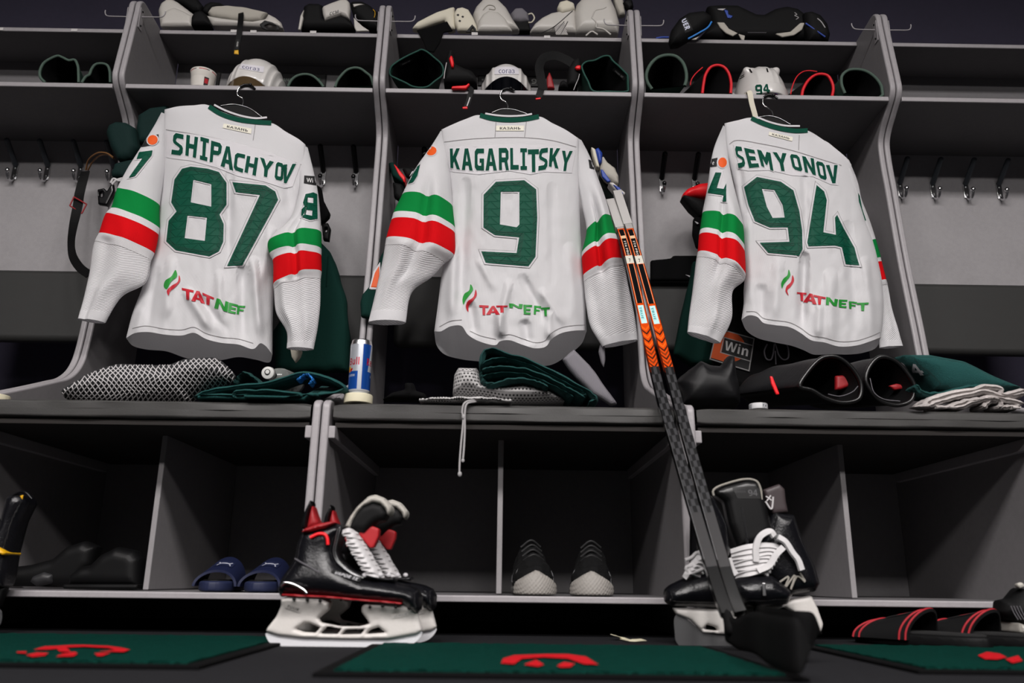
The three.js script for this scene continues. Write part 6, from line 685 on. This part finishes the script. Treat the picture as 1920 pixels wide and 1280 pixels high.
    part(t, 'blade_holder', [S([[600, 868], [830, 852], [880, 822], [985, 800], [1020, 870], [1052, 960], [1040, 1000], [980, 1012], [900, 960], [840, 920], [800, 930], [640, 935]], 0.014, 0.008, { holes: [[[770, 920], [800, 880], [840, 865], [885, 890], [880, 930], [830, 950]], [[915, 950], [940, 930], [975, 975], [950, 985]]] })], M.holder, 'white blade holder'); part(t, 'blade', [blade([[1012, 850], [1030, 880], [1024, 960], [1010, 1020], [990, 1085], [700, 1085], [690, 1000], [900, 1000], [985, 1005], [1005, 950]], z + 0.004, K)], M.steel); }
}
stage('skates');
// ------------------------------------------------------------------ hockey sticks
function stick(label, pts, z0, z1, blz, flip) {
  const t = thing('hockey_stick', label, 'hockey stick', 'hockey sticks leaning on the middle stall'), A = at(...pts[0], z0), B = at(...pts[pts.length - 1], z1);
  const P = pts.map(([u, v], i) => { if (i === 0) return A; if (i === pts.length - 1) return B; let z = (z0 + z1) / 2; for (let k = 0; k < 12; k++) { const p = at(u, v, z), f = (A.y - p.y) / (A.y - B.y); z = lerp(z0, z1, f); } return at(u, v, z); });
  const tx = canvas(256, 2048, (x, w, h) => { const F = w / 3, vv = pts.map((p, i) => [p[1], (A.y - P[i].y) / (A.y - B.y)]), Y = (v) => { let i = 1; while (i < vv.length - 1 && vv[i][0] < v) i++; return h * (vv[i - 1][1] + (vv[i][1] - vv[i - 1][1]) * (v - vv[i - 1][0]) / (vv[i][0] - vv[i - 1][0])); }; x.fillStyle = '#0d0d0e'; x.fillRect(0, 0, w, h); x.fillStyle = '#3b3a3b'; x.fillRect(0, 0, F, Y(1070)); x.fillStyle = '#a9a6a4'; x.fillRect(0, 0, w, Y(434)); x.fillStyle = '#d2470c'; x.fillRect(0, Y(434), w, Y(702) - Y(434)); x.fillStyle = '#101012'; for (const [a, b] of [[436, 448], [452, 488], [508, 590]]) x.fillRect(F * 0.22, Y(a), F * 0.56, Y(b) - Y(a)); x.fillRect(F, Y(434), w - F, Y(600) - Y(434)); x.fillStyle = '#e6c09a'; for (const o of [0.14, 0.8]) x.fillRect(F * o, Y(440), F * 0.05, Y(590) - Y(440)); x.fillRect(F * 0.2, Y(447), F * 0.6, Y(452) - Y(447)); x.fillStyle = '#d9d5c8'; x.fillRect(0, Y(489), F, Y(507) - Y(489)); x.fillStyle = '#17171a'; x.font = 'bold 34px sans-serif'; x.fillText('7', F * 0.38, Y(503)); x.save(); x.translate(F * 0.36, Y(456)); x.rotate(Math.PI / 2); x.fillStyle = '#d8d4cc'; x.font = 'bold 30px sans-serif'; x.fillText('FT4 PRO', 0, 0); x.restore(); x.fillStyle = '#bfe6e6'; x.fillRect(F * 0.18, Y(594), F * 0.64, Y(628) - Y(594)); x.save(); x.translate(F * 0.3, Y(597)); x.rotate(Math.PI / 2); x.fillStyle = '#2f8f96'; x.font = 'bold 32px sans-serif'; x.fillText('TRUE', 0, 0); x.restore(); for (let v = 632, i = 0; v < 706; v += 7, i++) { x.strokeStyle = i % 2 ? '#3c1a10' : (v > 660 ? '#7a3214' : '#f06418'); x.lineWidth = 9; x.beginPath(); x.moveTo(0, Y(v)); x.lineTo(F / 2, Y(v + 8)); x.lineTo(F, Y(v)); x.stroke(); } for (let v = 702, i = 0; v < 960; v += 12, i++) for (let k = 0; k < 3; k++) { x.fillStyle = (i + k) % 2 ? '#3a3a3c' : '#1c1c1d'; x.fillRect(k * F / 3, Y(v), F / 3 + 1, Y(v + 12) - Y(v)); } });
  const cv = new THREE.CatmullRomCurve3(P), nF = V(-0.1, 0.25, 1).normalize(), face = (k) => grid((a, b) => { const p = cv.getPoint(b), T = cv.getTangent(b), bb = V().crossVectors(nF, T).normalize(), q = V().crossVectors(T, bb).normalize(), c = [[-1, 1], [1, 1], [1, -1], [-1, -1]], A2 = c[k], B2 = c[(k + 1) % 4], x = lerp(A2[0], B2[0], a), y = lerp(A2[1], B2[1], a), rr = Math.pow(Math.abs(2 * a - 1), 6) * 0.12; return p.addScaledVector(bb, x * 0.0128 * (1 - (k % 2 ? 0 : rr))).addScaledVector(q, y * 0.0095 * (1 - (k % 2 ? rr : 0))); }, 6, 90, { uv: (a, b) => [k === 0 ? a * 0.333 : 0.4 + 0.5 * a, 1 - (A.y - cv.getPoint(b).y) / (A.y - B.y)] });
  const g = [0, 1, 2, 3].map(face);
  part(t, 'shaft', g, mat(0xffffff, 0.28, { map: tx, clearcoat: 0.5 }), 'shaft with orange and black print above and carbon weave below'); 
  const e = new THREE.CatmullRomCurve3(P); part(t, 'edge_highlight', [tube(Array.from({ length: 14 }, (_, i) => e.getPoint(0.42 + i * 0.026).add(V(-0.0118, 0, 0.0085))), 0.0014, 40, 6)], M.steel, 'silver edge print');  // silver print line along the shaft edge
  part(t, 'grip', [strap([P[0].clone().lerp(P[1], -0.4), P[0].clone().lerp(P[1], 0.1), P[0].clone().lerp(P[1], 0.5)], 0.028, 0.021, V(-0.1, 0.25, 1), 10)], mat(0xb5b2b0, 0.9), 'white taped grip');
  const bot = blz.map(([u, v, h]) => atY(u, v, h)), C = new THREE.CatmullRomCurve3([V(B.x - 0.004, Math.max(B.y - 0.05, 0.012), B.z), ...bot]);
  const bf = (side) => (a, b) => { const p = C.getPoint(a), T = C.getTangent(a), N = V(-T.z, 0, T.x).normalize(), H = lerp(0.05, 0.074, sstep(0, 0.4, a)) * Math.sqrt(Math.max(0.02, 1 - Math.pow(Math.max(0, a - 0.72) / 0.285, 2.4))); const ro = 0.034 * Math.pow(Math.max(0, a - 0.7) / 0.3, 2.2), y = ro + b * Math.max(H - ro, 0.004); return V(p.x, Math.max(0.012, p.y) + y, p.z).addScaledVector(N, side * (0.0045 - 0.002 * a) * Math.sqrt(Math.max(0, 1 - (2 * b - 1) ** 4)) + (flip ?? 0) * b * 0.012); };
  part(t, 'blade', [grid(bf(1), 40, 12), grid(bf(-1), 40, 12), field((x, y, z) => sCap(x, y, z, [P[P.length - 2].x * 0.25 + B.x * 0.75, P[P.length - 2].y * 0.25 + B.y * 0.75, P[P.length - 2].z * 0.25 + B.z * 0.75], [C.getPoint(0.06).x, C.getPoint(0.06).y + 0.03, C.getPoint(0.06).z], 0.0085, 0.013), [B.x - 0.12, 0, B.z - 0.14], [B.x + 0.1, 0.24, B.z + 0.12], 0.0035)], mat(0x0a0a0b, 0.85, { specularIntensity: 0.3 }), 'black taped blade');
}
stick('orange and black hockey stick, left one of the leaning pair', [[1152, 400], [1173, 462], [1240, 745], [1268, 840], [1303, 960], [1350, 1115], [1364, 1152]], -0.53, 0.4, [[1408, 1232, 0.004], [1452, 1262, 0.004], [1500, 1277, 0.004], [1524, 1277, 0.004]]);
stick('orange and black hockey stick, right one of the leaning pair', [[1166, 388], [1190, 462], [1268, 745], [1294, 840], [1328, 960], [1374, 1115], [1388, 1150]], -0.53, 0.36, [[1425, 1205, 0.004], [1470, 1228, 0.004], [1512, 1240, 0.004], [1532, 1236, 0.004]], 1);
stage('sticks');
// ------------------------------------------------------------------ shoes and slides
const BS = 0.0955;
{
  const shoe = (label, px, w, turn) => {
    const t = thing('running_shoe', label, 'shoe', 'black running shoes on the middle bottom shelf'); const p = at(px, 1115, -0.03); t.position.set(p.x, BS, -0.035); t.rotation.y = turn;
    const W = (z) => 0.052 * Math.sqrt(Math.max(0.05, 1 - Math.pow(Math.max(0, z + 0.06) / 0.068, 2.6))) * (1 - 0.25 * sstep(-0.1, -0.2, z)), sx = w;
    part(t, 'sole', field((x, y, z) => { const d = Math.abs(x) - W(z) * sx * 1.08, q = Math.max(d, z - 0.004, -0.275 - z), rise = 0.012 * sstep(-0.06, 0.005, z); return smax(q, Math.abs(y - 0.012 - rise) - 0.0115 + rise * 0.5, 0.01); }, [-0.08, -0.006, -0.29], [0.08, 0.05, 0.02], 0.0035), mat(0x4a4846, 0.8));
    part(t, 'toe_bumper', field((x, y, z) => { const d = sEll(x, y - 0.012, z + 0.05, 0.0565 * sx, 0.07, 0.066), tri = (y - 0.06 + 0.72 * Math.pow(Math.abs(x), 1.15) * 1.25) * 0.8; return smax(smax(smax(d, tri, 0.006), -0.035 - z, 0.004), 0.002 - y, 0.006) + 0.0013 * Math.sin(x * 620) * Math.sin(y * 620 + z * 300); }, [-0.075, -0.004, -0.045], [0.075, 0.085, 0.028], 0.0024), mat(0x8b8782, 0.65), 'pale dimpled toe bumper');
    part(t, 'upper', field((x, y, z) => { let d = smin(sEll(x, y - 0.022, z + 0.075, 0.053 * sx, 0.07, 0.075), sEll(x, y - 0.04, z + 0.17, 0.046 * sx, 0.09, 0.1), 0.03); d = Math.max(d, 0.014 - y, -(sEll(x, y - 0.145, z + 0.2, 0.03, 0.05, 0.07))); return d + 0.003 * noise(x * 80, y * 110, z * 60); }, [-0.07, 0.005, -0.285], [0.07, 0.14, 0.012], 0.0038), mat(0x0b0b0c, 0.85, { specularIntensity: 0.35, bumpMap: rep(G.weave, 30), bumpScale: 0.0012 }));
    for (let i = 0; i < 4; i++) part(t, 'lace', tube([[-0.026, 0.083 + i * 0.012, -0.075 - i * 0.026], [0, 0.098 + i * 0.013, -0.07 - i * 0.026], [0.026, 0.085 + i * 0.012, -0.085 - i * 0.026]], 0.0035, 16, 6), mat(0x161617, 0.7));
    for (const s of [-1, 1]) for (let i = 0; i < 5; i++) part(t, 'side_cord', tube([[s * 0.049 * sx, 0.03, -0.05 - i * 0.03], [s * 0.045 * sx, 0.055, -0.058 - i * 0.03], [s * 0.028 * sx, 0.078 + i * 0.006, -0.07 - i * 0.028]], 0.0016, 10, 5), mat(0x3a3a3c, 0.5));
  };
  shoe('black running shoe with pale toe, left one of the middle pair', 1006, 0.99, 0.06); shoe('black running shoe with pale toe, right one of the middle pair', 1110, 1.0, -0.1);
}
function slide(name, label, P, turn, o) {
  const t = thing(name, label, 'slide sandal', o.group); t.position.set(...P); t.rotation.y = turn;
  const foot = (x, z, g = 0) => { const w = 0.047 + g - 0.008 * sstep(0.02, -0.12, z) ; return Math.max(Math.abs(x) - w * Math.sqrt(Math.max(0.04, 1 - Math.pow(Math.abs(z) / (0.142 + g), 4))), Math.abs(z) - 0.142 - g); };
  part(t, 'sole', field((x, y, z) => smax(foot(x, z), Math.abs(y - 0.013) - 0.0125, 0.008), [-0.06, -0.006, -0.155], [0.06, 0.036, 0.155], 0.004), o.sole); part(t, 'footbed', field((x, y, z) => smax(foot(x, z, -0.008), Math.abs(y - 0.025) - 0.004, 0.003), [-0.06, 0.015, -0.15], [0.06, 0.036, 0.15], 0.004), o.bed);
  const H = o.h ?? 0.062, arch = (r, l = 0) => (a, b) => { const th = lerp(0.02, Math.PI - 0.02, a), z = lerp(0.105, -0.02, b) + 0.012 * Math.cos(th * 2); return V(Math.cos(th) * (0.05 + r), 0.012 + Math.sin(th) * (H * (0.6 + 0.55 * b) + r), z); };
  part(t, 'strap', [grid(arch(0.003), 30, 12, { uv: (a, b) => [a, b] }), grid(arch(-0.003), 30, 12), grid((a, b) => arch(lerp(0.003, -0.003, b))(a, 0), 30, 2), grid((a, b) => arch(lerp(0.003, -0.003, b))(a, 1), 30, 2)], o.strap);
  if (o.piping) for (const b of o.piping) part(t, 'piping', tube(Array.from({ length: 14 }, (_, i) => arch(0.0035)(i / 13, b)), 0.0022, 50, 6), mat(0x9c1522, 0.7));
  if (o.logo) part(t, 'logo', grid((a, b) => arch(0.0045)(lerp(o.logo[0], o.logo[1], a), lerp(o.logo[2], o.logo[3], b)), 12, 8, { uv: (a, b) => [1 - a, b] }), o.logoMat); if (o.soleLine) part(t, 'sole_piping', tube(Array.from({ length: 40 }, (_, i) => { const q = i / 40 * 6.2832; return V(Math.sign(Math.cos(q)) * Math.pow(Math.abs(Math.cos(q)), 0.6) * 0.047, 0.018, Math.sign(Math.sin(q)) * Math.pow(Math.abs(Math.sin(q)), 0.6) * 0.142); }), 0.0024, 90, 6, true), M.redTrim);
  return t;
}
{
  const ua = canvas(128, 64, (x) => { x.fillStyle = '#141c3c'; x.fillRect(0, 0, 128, 64); x.strokeStyle = '#a9abb8'; x.lineWidth = 8; x.beginPath(); x.moveTo(18, 8); x.quadraticCurveTo(30, 40, 64, 34); x.quadraticCurveTo(98, 40, 110, 8); x.moveTo(18, 56); x.quadraticCurveTo(30, 24, 64, 30); x.quadraticCurveTo(98, 24, 110, 56); x.stroke(); });
  const o = { group: 'navy slides on the left bottom shelf', sole: M.navy, bed: M.black, strap: mat(0x141a36, 0.6, { specularIntensity: 0.4 }), logo: [0.34, 0.62, 0.3, 0.62], logoMat: mat(0xffffff, 0.6, { map: ua }) };
  const a = at(418, 1105, -0.16), b = at(505, 1108, -0.16); slide('slide_sandal', 'navy slide with a white emblem, left one behind the red and black skates', [a.x, BS, -0.17], 0.1, o); slide('slide_sandal', 'navy slide with a white emblem, right one touching the red and black skates', [b.x, BS, -0.17], 0.02, o);
  const rm = canvas(96, 64, (x) => { x.fillStyle = '#0c0c0d'; x.fillRect(0, 0, 96, 64); x.fillStyle = '#c4182a'; x.beginPath(); x.ellipse(48, 32, 34, 18, 0, 0, 7); x.fill(); x.fillStyle = '#0c0c0d'; x.fillRect(30, 30, 12, 16); x.fillRect(54, 30, 10, 18); }), r = { group: 'black slides with red piping on the right mat', sole: M.black, bed: mat(0x0d0d0e, 0.9), strap: mat(0x101011, 0.7, { specularIntensity: 0.4 }), piping: [0.03, 0.14, 0.86, 0.97], logo: [0.36, 0.66, 0.32, 0.8], logoMat: mat(0xffffff, 0.7, { map: rm }), h: 0.05 };
  const c = at(1722, 1180, 0.12), d = at(1840, 1180, 0.12); slide('slide_sandal', 'black slide with red piping, left one on the right mat', [c.x, 0.0, 0.12], Math.PI + 0.55, r).scale.setScalar(1.12); slide('slide_sandal', 'black slide with red piping, right one on the right mat', [d.x, 0.0, 0.12], Math.PI + 0.5, r).scale.setScalar(1.12);
}
{
  const K = crop(0, 800, 2.6667), t = thing('street_shoe', 'dark leather shoe beside the left divider', 'shoe', 'dark shoes on the left bottom shelf'), z = -0.22; part(t, 'upper', [slab([[360, 800], [365, 740], [420, 700], [470, 690], [520, 640], [600, 600], [690, 620], [720, 660], [715, 800]], z, 0.04, 0.03, { crop: K, cell: 0.0045, minY: BS + 0.004 })], mat(0x09090a, 0.5, { specularIntensity: 0.4 })); part(t, 'sole', [slab([[350, 785], [720, 785], [718, 812], [352, 812]], z, 0.044, 0.008, { crop: K, minY: BS + 0.0005 })], M.black);
  const s = thing('street_shoe', 'dark leather shoe farther from the left divider', 'shoe', 'dark shoes on the left bottom shelf'), z2 = -0.32; part(s, 'upper', [slab([[60, 800], [80, 700], [170, 690], [280, 660], [350, 600], [440, 570], [500, 600], [480, 690], [400, 800]], z2, 0.04, 0.03, { crop: K, cell: 0.0045, minY: BS + 0.004 })], mat(0x09090a, 0.5, { specularIntensity: 0.4 })); part(s, 'toe_cap', [slab([[165, 775], [180, 745], [240, 720], [290, 735], [280, 780], [200, 800]], z2 + 0.02, 0.03, 0.02, { crop: K, minY: BS + 0.004 })], mat(0x232325, 0.5));
  const b = thing('ice_skate', 'black ice skate with a yellow band at the left frame edge', 'skate'), zz = 0.06; part(b, 'boot', [slab([[-80, 800], [-90, 560], [-40, 470], [0, 455], [20, 500], [45, 400], [60, 350], [120, 325], [150, 345], [165, 380], [120, 470], [100, 540], [75, 640], [60, 740], [40, 800]], zz, 0.045, 0.032, { crop: K })], M.leather); part(b, 'tongue_edge', [tube([[45, 420], [60, 350], [120, 325], [160, 360]].map(K).map(([u, v]) => at(u, v, zz + 0.036)), 0.0025, 20, 6)], M.blackGloss); part(b, 'yellow_band', [slab([[-90, 570], [0, 578], [50, 612], [72, 636], [55, 645], [0, 618], [-90, 605]], zz + 0.01, 0.042, 0.01, { crop: K })], M.yellow, 'yellow band'); part(b, 'tongue_mark', [slab([[100, 345], [118, 340], [112, 365]], zz + 0.046, 0.002, 0.001, { crop: K, cell: 0.0012 })], M.yellow); part(b, 'blade_holder', [slab([[-90, 800], [40, 800], [20, 850], [0, 900], [-90, 960]], zz, 0.014, 0.008, { crop: K })], M.black); part(b, 'blade', [blade([[-90, 950], [-20, 900], [10, 930], [0, 990], [-90, 1033]], zz, K)], M.steel);
  const r = crop(1500, 840, 2.9095), f = thing('street_shoe', 'black sneaker with a white sole at the right frame edge', 'shoe'), zf = 0.1; part(f, 'upper', [slab([[1075, 890], [1080, 830], [1130, 820], [1180, 760], [1230, 770], [1330, 780], [1330, 990], [1180, 960], [1100, 920]], zf, 0.045, 0.035, { crop: r })], mat(0x0c0c0d, 0.7, { specularIntensity: 0.4 })); part(f, 'sole', [slab([[1140, 945], [1230, 985], [1330, 1010], [1330, 1075], [1240, 1045], [1145, 1000]], zf, 0.046, 0.012, { crop: r })], M.feltWhite, 'pale sole'); part(f, 'heel_tab', [slab([[1170, 740], [1205, 730], [1225, 755], [1190, 765]], zf + 0.03, 0.008, 0.004, { crop: r, cell: 0.003 })], M.feltWhite); for (let i = 0; i < 4; i++) part(f, 'side_stripe', [tube([[1150 + i * 16, 860], [1168 + i * 16, 900], [1190 + i * 16, 935]].map(r).map(([u, v]) => at(u, v, zf + 0.044)), 0.0012, 10, 5)], M.greyCloth);
  const n = at(465, 1154, -0.1); part(thing('tape_scrap', 'curled pale scrap of tape on the floor right of the middle mat top', 'tape'), 'scrap', [strap([[1150, 1190], [1165, 1196], [1185, 1200], [1207, 1199]].map(([u, v], i) => atY(u, v, 0.004 + (i === 0 ? 0.008 : 0))), 0.018, 0.0012, V(0, 1, 0.2), 20)], M.tapeCream);
  const q = atY(500, 1156, 0.01); part(thing('marker_pen', 'thin dark marker lying in the shadow under the left shelf', 'pen'), 'barrel', [rod([-0.62, 0.008, -0.35], [-0.5, 0.008, -0.35], 0.007)], mat(0x3a3a3c, 0.5));
}
stage('floor things');
// ------------------------------------------------------------------ hanging behind the jerseys
M.padGreen = mat(0x0b2422, 0.8, { specularIntensity: 0.4, bumpMap: rep(G.weave, 40), bumpScale: 0.0005 });
const h1 = crop(120, 190, 3.657), h2 = crop(560, 300, 2.783), h3 = crop(640, 220, 2.6667), h4 = crop(1060, 270, 6.095), h5 = crop(1230, 320, 2.783);
{
  const t = thing('hockey_pants', 'dark green padded pants hanging behind the leftmost jersey', 'pants'); part(t, 'thigh_pad', [slab([[300, 230], [320, 180], [370, 155], [440, 160], [500, 195], [520, 330], [470, 400], [420, 420], [380, 415], [330, 330]], -0.575, 0.035, 0.03, { crop: h1 })], M.padGreen); part(t, 'waist_pad', [slab([[505, 200], [520, 110], [600, 60], [720, 40], [760, 120], [600, 300], [520, 300]], -0.61, 0.03, 0.025, { crop: h1 })], M.padGreen); part(t, 'lower_pad', [slab([[330, 500], [360, 440], [430, 420], [500, 400], [480, 480], [420, 530], [340, 530]], -0.585, 0.025, 0.02, { crop: h1, noise: 0.003 })], M.padGreen); part(t, 'lace_knot', [tube([[320, 560], [340, 530], [380, 545], [420, 525], [360, 540], [330, 570]].map(h1).map(([u, v]) => at(u, v, -0.55)), 0.004, 40, 8)], M.lace);
  const s = thing('suspender_strap', 'black suspender strap with a red slider on the wall hook at left', 'strap'); part(s, 'webbing', [strap([[148, 480, -0.8], [130, 540, -0.78], [105, 640, -0.76], [95, 710, -0.74], [65, 850, -0.72], [50, 960, -0.7], [60, 1060, -0.66], [110, 1140, -0.62], [175, 1190, -0.58]].map(h1).map((p) => at(...p)), (q) => 0.034 - 0.008 * Math.abs(q - 0.4), 0.003, (q) => V(0.35 * Math.sin(q * 7), 0, 1), 60)], M.black); part(s, 'slider', [[[68, 655], [155, 705]], [[40, 715], [122, 768]], [[68, 655], [40, 715]], [[155, 705], [122, 768]]].map(([a, b]) => rod(at(...h1(a), -0.735), at(...h1(b), -0.735), 0.0026)), M.darkRed, 'red slider'); for (const q of [[[150, 470, -0.8], [170, 400, -0.76], [230, 355, -0.7], [290, 355, -0.65], [340, 385, -0.6]], [[165, 470, -0.8], [200, 410, -0.76], [250, 370, -0.7], [300, 365, -0.65], [340, 390, -0.6]]]) part(s, 'leather_loop', [tube(q.map(h1).map((p) => at(...p)), 0.0032, 40, 8)], mat(0x8a6038, 0.6), 'tan leather loop');
  part(thing('plastic_buckle', 'black plastic buckle hanging beside the leftmost sleeve', 'buckle'), 'buckle', [slab([[235, 610], [280, 600], [300, 620], [340, 560], [350, 620], [300, 720], [240, 710]], -0.6, 0.01, 0.005, { crop: h1, cell: 0.0025, holes: [[[248, 630], [270, 625], [270, 660], [248, 660]]] })], M.blackGloss);
  const p = thing('training_pants', 'long dark green pants hanging between the leftmost jersey and the can', 'pants'); part(p, 'leg', [slab([[110, 430], [160, 480], [190, 540], [215, 600], [250, 750], [270, 930], [262, 1110], [190, 1100], [140, 1115], [60, 1110], [-120, 1100], [-130, 900], [60, 600]], -0.68, 0.03, 0.025, { crop: h2, noise: 0.006, nf: 14, cell: 0.006 })], M.pantsGreen); part(p, 'crease', [tube([[155, 500], [150, 580], [145, 660]].map(h2).map(([u, v]) => at(u, v, -0.648)), 0.002, 20, 6)], M.pantsGreen);
  const k = thing('strap_bundle', 'black straps hanging beside the right sleeve of the leftmost jersey', 'straps'); part(k, 'strap', [slab([[90, 130], [120, 150], [130, 210], [165, 280], [160, 300], [130, 330], [105, 340], [100, 240]], -0.66, 0.02, 0.012, { crop: h2, cell: 0.003 })], M.blackCloth); part(k, 'buckle', [slab([[122, 340], [155, 332], [168, 360], [160, 425], [130, 420]], -0.65, 0.015, 0.008, { crop: h2, cell: 0.003, holes: [[[138, 362], [152, 360], [150, 382], [138, 380]]] })], M.black);
  solo('white_lace', [slab([[-40, 1000], [-20, 990], [0, 1040], [20, 1090], [10, 1120], [-15, 1150], [-35, 1120], [-45, 1060]].map(([a, b]) => [a + 0, b - 90]), -0.5, 0.012, 0.01, { crop: h2, cell: 0.003 })], M.cream, 'pale sock end hanging below the leftmost jersey hem', 'sock');
}
{
  const t = thing('training_jersey', 'dark green jersey sleeve with an orange patch behind the middle jersey', 'jersey'); const b = part(t, 'sleeve', [slab([[95, 930], [105, 890], [140, 850], [200, 690], [250, 620], [300, 620], [300, 990], [150, 1010], [100, 1000]], -0.535, 0.02, 0.018, { crop: h3 })], M.pantsGreen); part(t, 'patch', [slab([[138, 858], [160, 770], [195, 720], [200, 860], [150, 862]], -0.514, 0.0025, 0.002, { crop: h3, cell: 0.002 })], M.twill); part(t, 'patch_fill', [slab([[147, 850], [167, 778], [190, 740], [192, 852]], -0.5125, 0.0025, 0.002, { crop: h3, cell: 0.002 })], M.orange, 'orange patch');
  const s = thing('indoor_shoe', 'dark green and red shoe hanging left of the middle jersey', 'shoe'); part(s, 'sole', [slab([[240, 245], [265, 240], [290, 290], [322, 330], [310, 345], [260, 310]], -0.72, 0.035, 0.012, { crop: h3, cell: 0.003 })], M.pantsGreen); part(s, 'lining', [slab([[262, 243], [280, 260], [325, 315], [322, 345], [290, 310]], -0.715, 0.03, 0.008, { crop: h3, cell: 0.003 })], M.hotRed, 'red lining'); part(s, 'upper', [slab([[260, 335], [310, 345], [330, 400], [300, 430], [265, 400]], -0.72, 0.03, 0.02, { crop: h3, noise: 0.003 }), slab([[305, 260], [340, 255], [380, 275], [350, 310], [325, 300]], -0.75, 0.02, 0.015, { crop: h3 })], M.pad); s.children[s.children.length - 1].userData.kind = 'stuff';
  const r = thing('indoor_shoe', 'white and blue shoe hanging right of the middle jersey', 'shoe'); part(r, 'sole', [slab([[485, 470], [540, 470], [620, 540], [680, 590], [660, 625], [600, 600], [540, 540]], -0.66, 0.03, 0.012, { crop: h4, cell: 0.003 })], M.shell); part(r, 'upper', [slab([[400, 180], [430, 165], [480, 240], [560, 290], [605, 390], [605, 480], [540, 465], [440, 410], [390, 330]], -0.67, 0.03, 0.022, { crop: h4, cell: 0.003, noise: 0.002, nf: 60 })], M.foam); part(r, 'blue_panel', [slab([[330, 90], [370, 65], [420, 130], [410, 240], [380, 250], [350, 160]], -0.66, 0.028, 0.015, { crop: h4, cell: 0.003 })], M.blue); part(r, 'blue_stripe', [slab([[540, 460], [620, 500], [668, 580], [620, 560]], -0.632, 0.006, 0.004, { crop: h4, cell: 0.002 })], M.blue); part(r, 'blue_stripe', [slab([[400, 290], [430, 300], [520, 430], [480, 440], [420, 380]], -0.634, 0.006, 0.004, { crop: h4, cell: 0.002 })], M.blue); part(r, 'tongue', [slab([[290, 50], [340, 80], [380, 250], [390, 290], [350, 280], [310, 160]], -0.655, 0.02, 0.01, { crop: h4, cell: 0.003 })], M.cream);
  part(thing('hockey_pants', 'black and green pants hanging under the white and blue shoe', 'pants'), 'leg', [slab([[380, 350], [480, 440], [600, 610], [670, 640], [650, 760], [580, 830], [550, 900], [480, 760], [400, 560]], -0.75, 0.036, 0.03, { crop: h4 })], mat(0x0b1a17, 0.9));
}
{
  const t = thing('elbow_guard', 'red and black padded guard hanging left of the rightmost jersey', 'elbow pad'); part(t, 'cap', [slab([[135, 130], [160, 105], [220, 80], [300, 70], [300, 155], [200, 150], [140, 155]], -0.7, 0.04, 0.03, { crop: h5 })], M.hotRed); part(t, 'cup', [slab([[128, 150], [140, 138], [250, 165], [300, 165], [280, 260], [220, 250], [170, 205]], -0.695, 0.042, 0.03, { crop: h5 })], M.pad); part(t, 'strap', [slab([[195, 250], [250, 240], [260, 420], [210, 400], [190, 330]], -0.7, 0.02, 0.012, { crop: h5 })], M.blackCloth); part(t, 'white_print', [slab([[200, 262], [225, 275], [215, 280]], -0.672, 0.003, 0.002, { crop: h5, cell: 0.0015 })], M.twill);
  const w = thing('warm_up_shirt', 'black shirt hanging over the back cushion beside the leaning sticks', 'shirt'); part(w, 'body', [slab([[-30, 470], [75, 460], [90, 445], [240, 445], [240, 575], [-30, 575]], -0.82, 0.012, 0.008, { crop: h5, cell: 0.005 })], M.blackCloth); part(w, 'tag', [slab([[150, 540], [190, 552], [190, 566]], -0.806, 0.002, 0.0015, { crop: h5, cell: 0.0015 })], M.twill);
  part(thing('training_pants', 'long dark green pants hanging behind the left sleeve of the rightmost jersey', 'pants'), 'leg', [slab([[190, 480], [260, 480], [330, 600], [330, 1020], [180, 1020], [90, 960], [130, 760], [170, 600]], -0.74, 0.03, 0.022, { crop: h5, noise: 0.006, nf: 14, cell: 0.006 })], mat(0x0a2a24, 0.9, { specularIntensity: 0.3 }));
  const p = thing('hockey_pants', 'black shorts with an orange sponsor patch under the rightmost jersey', 'shorts'); part(p, 'leg', [slab([[330, 560], [520, 520], [760, 600], [900, 900], [890, 1120], [600, 1180], [330, 1120], [280, 950]], -0.67, 0.03, 0.025, { crop: h5, noise: 0.004, nf: 12, cell: 0.007 })], mat(0x09090a, 0.9, { specularIntensity: 0.3 }));
  part(p, 'patch', [new THREE.PlaneGeometry(1, 1, 8, 8)].map(() => grid((a, b) => { const q = [[316, 815], [518, 872], [490, 1050], [275, 985]].map(h5), s = [0, 1].map((k) => lerp(lerp(q[0][k], q[1][k], a), lerp(q[3][k], q[2][k], a), b)); return at(s[0], s[1], -0.635); }, 8, 8, { uv: (a, b) => [a, 1 - b] })), mat(0xffffff, 0.75, { map: canvas(512, 448, (x, w, h) => { x.fillStyle = '#0b0b0c'; x.fillRect(0, 0, w, h); x.fillStyle = '#c24a0c'; x.beginPath(); x.arc(225, 200, 190, 0, 7); x.fill(); x.fillRect(20, 215, 160, 200); x.fillStyle = '#0b0b0c'; x.fillRect(130, 110, 382, 200); x.strokeStyle = '#8f8d8c'; x.lineWidth = 12; x.strokeRect(120, 105, 380, 205); x.strokeRect(14, 14, 484, 420); x.fillStyle = '#b9b7b6'; x.font = 'bold 170px sans-serif'; x.fillText('Win', 150, 262); }) }), 'black and orange sponsor patch');
  part(p, 'drawstring', [tube([[580, 905], [565, 940], [575, 980], [600, 985], [612, 950], [620, 900], [640, 960], [665, 985], [690, 975], [690, 930], [680, 900]].map(h5).map(([u, v]) => at(u, v, -0.63)), 0.0026, 70, 8)], M.greyCloth, 'grey drawstring loops'); part(p, 'cord_end', [tube([[622, 940], [624, 980], [626, 1010]].map(h5).map(([u, v]) => at(u, v, -0.63)), 0.0022, 12, 6)], M.greyCloth);
  part(thing('sock', 'grey sock hanging below the right cuff of the middle jersey', 'sock'), 'body', [slab([[1125, 645], [1134, 650], [1135, 675], [1132, 690], [1127, 680], [1122, 660]], -0.5, 0.01, 0.008, { cell: 0.003 })], M.greyCloth);
}
stage('hanging');
renderer.render(scene, camera);
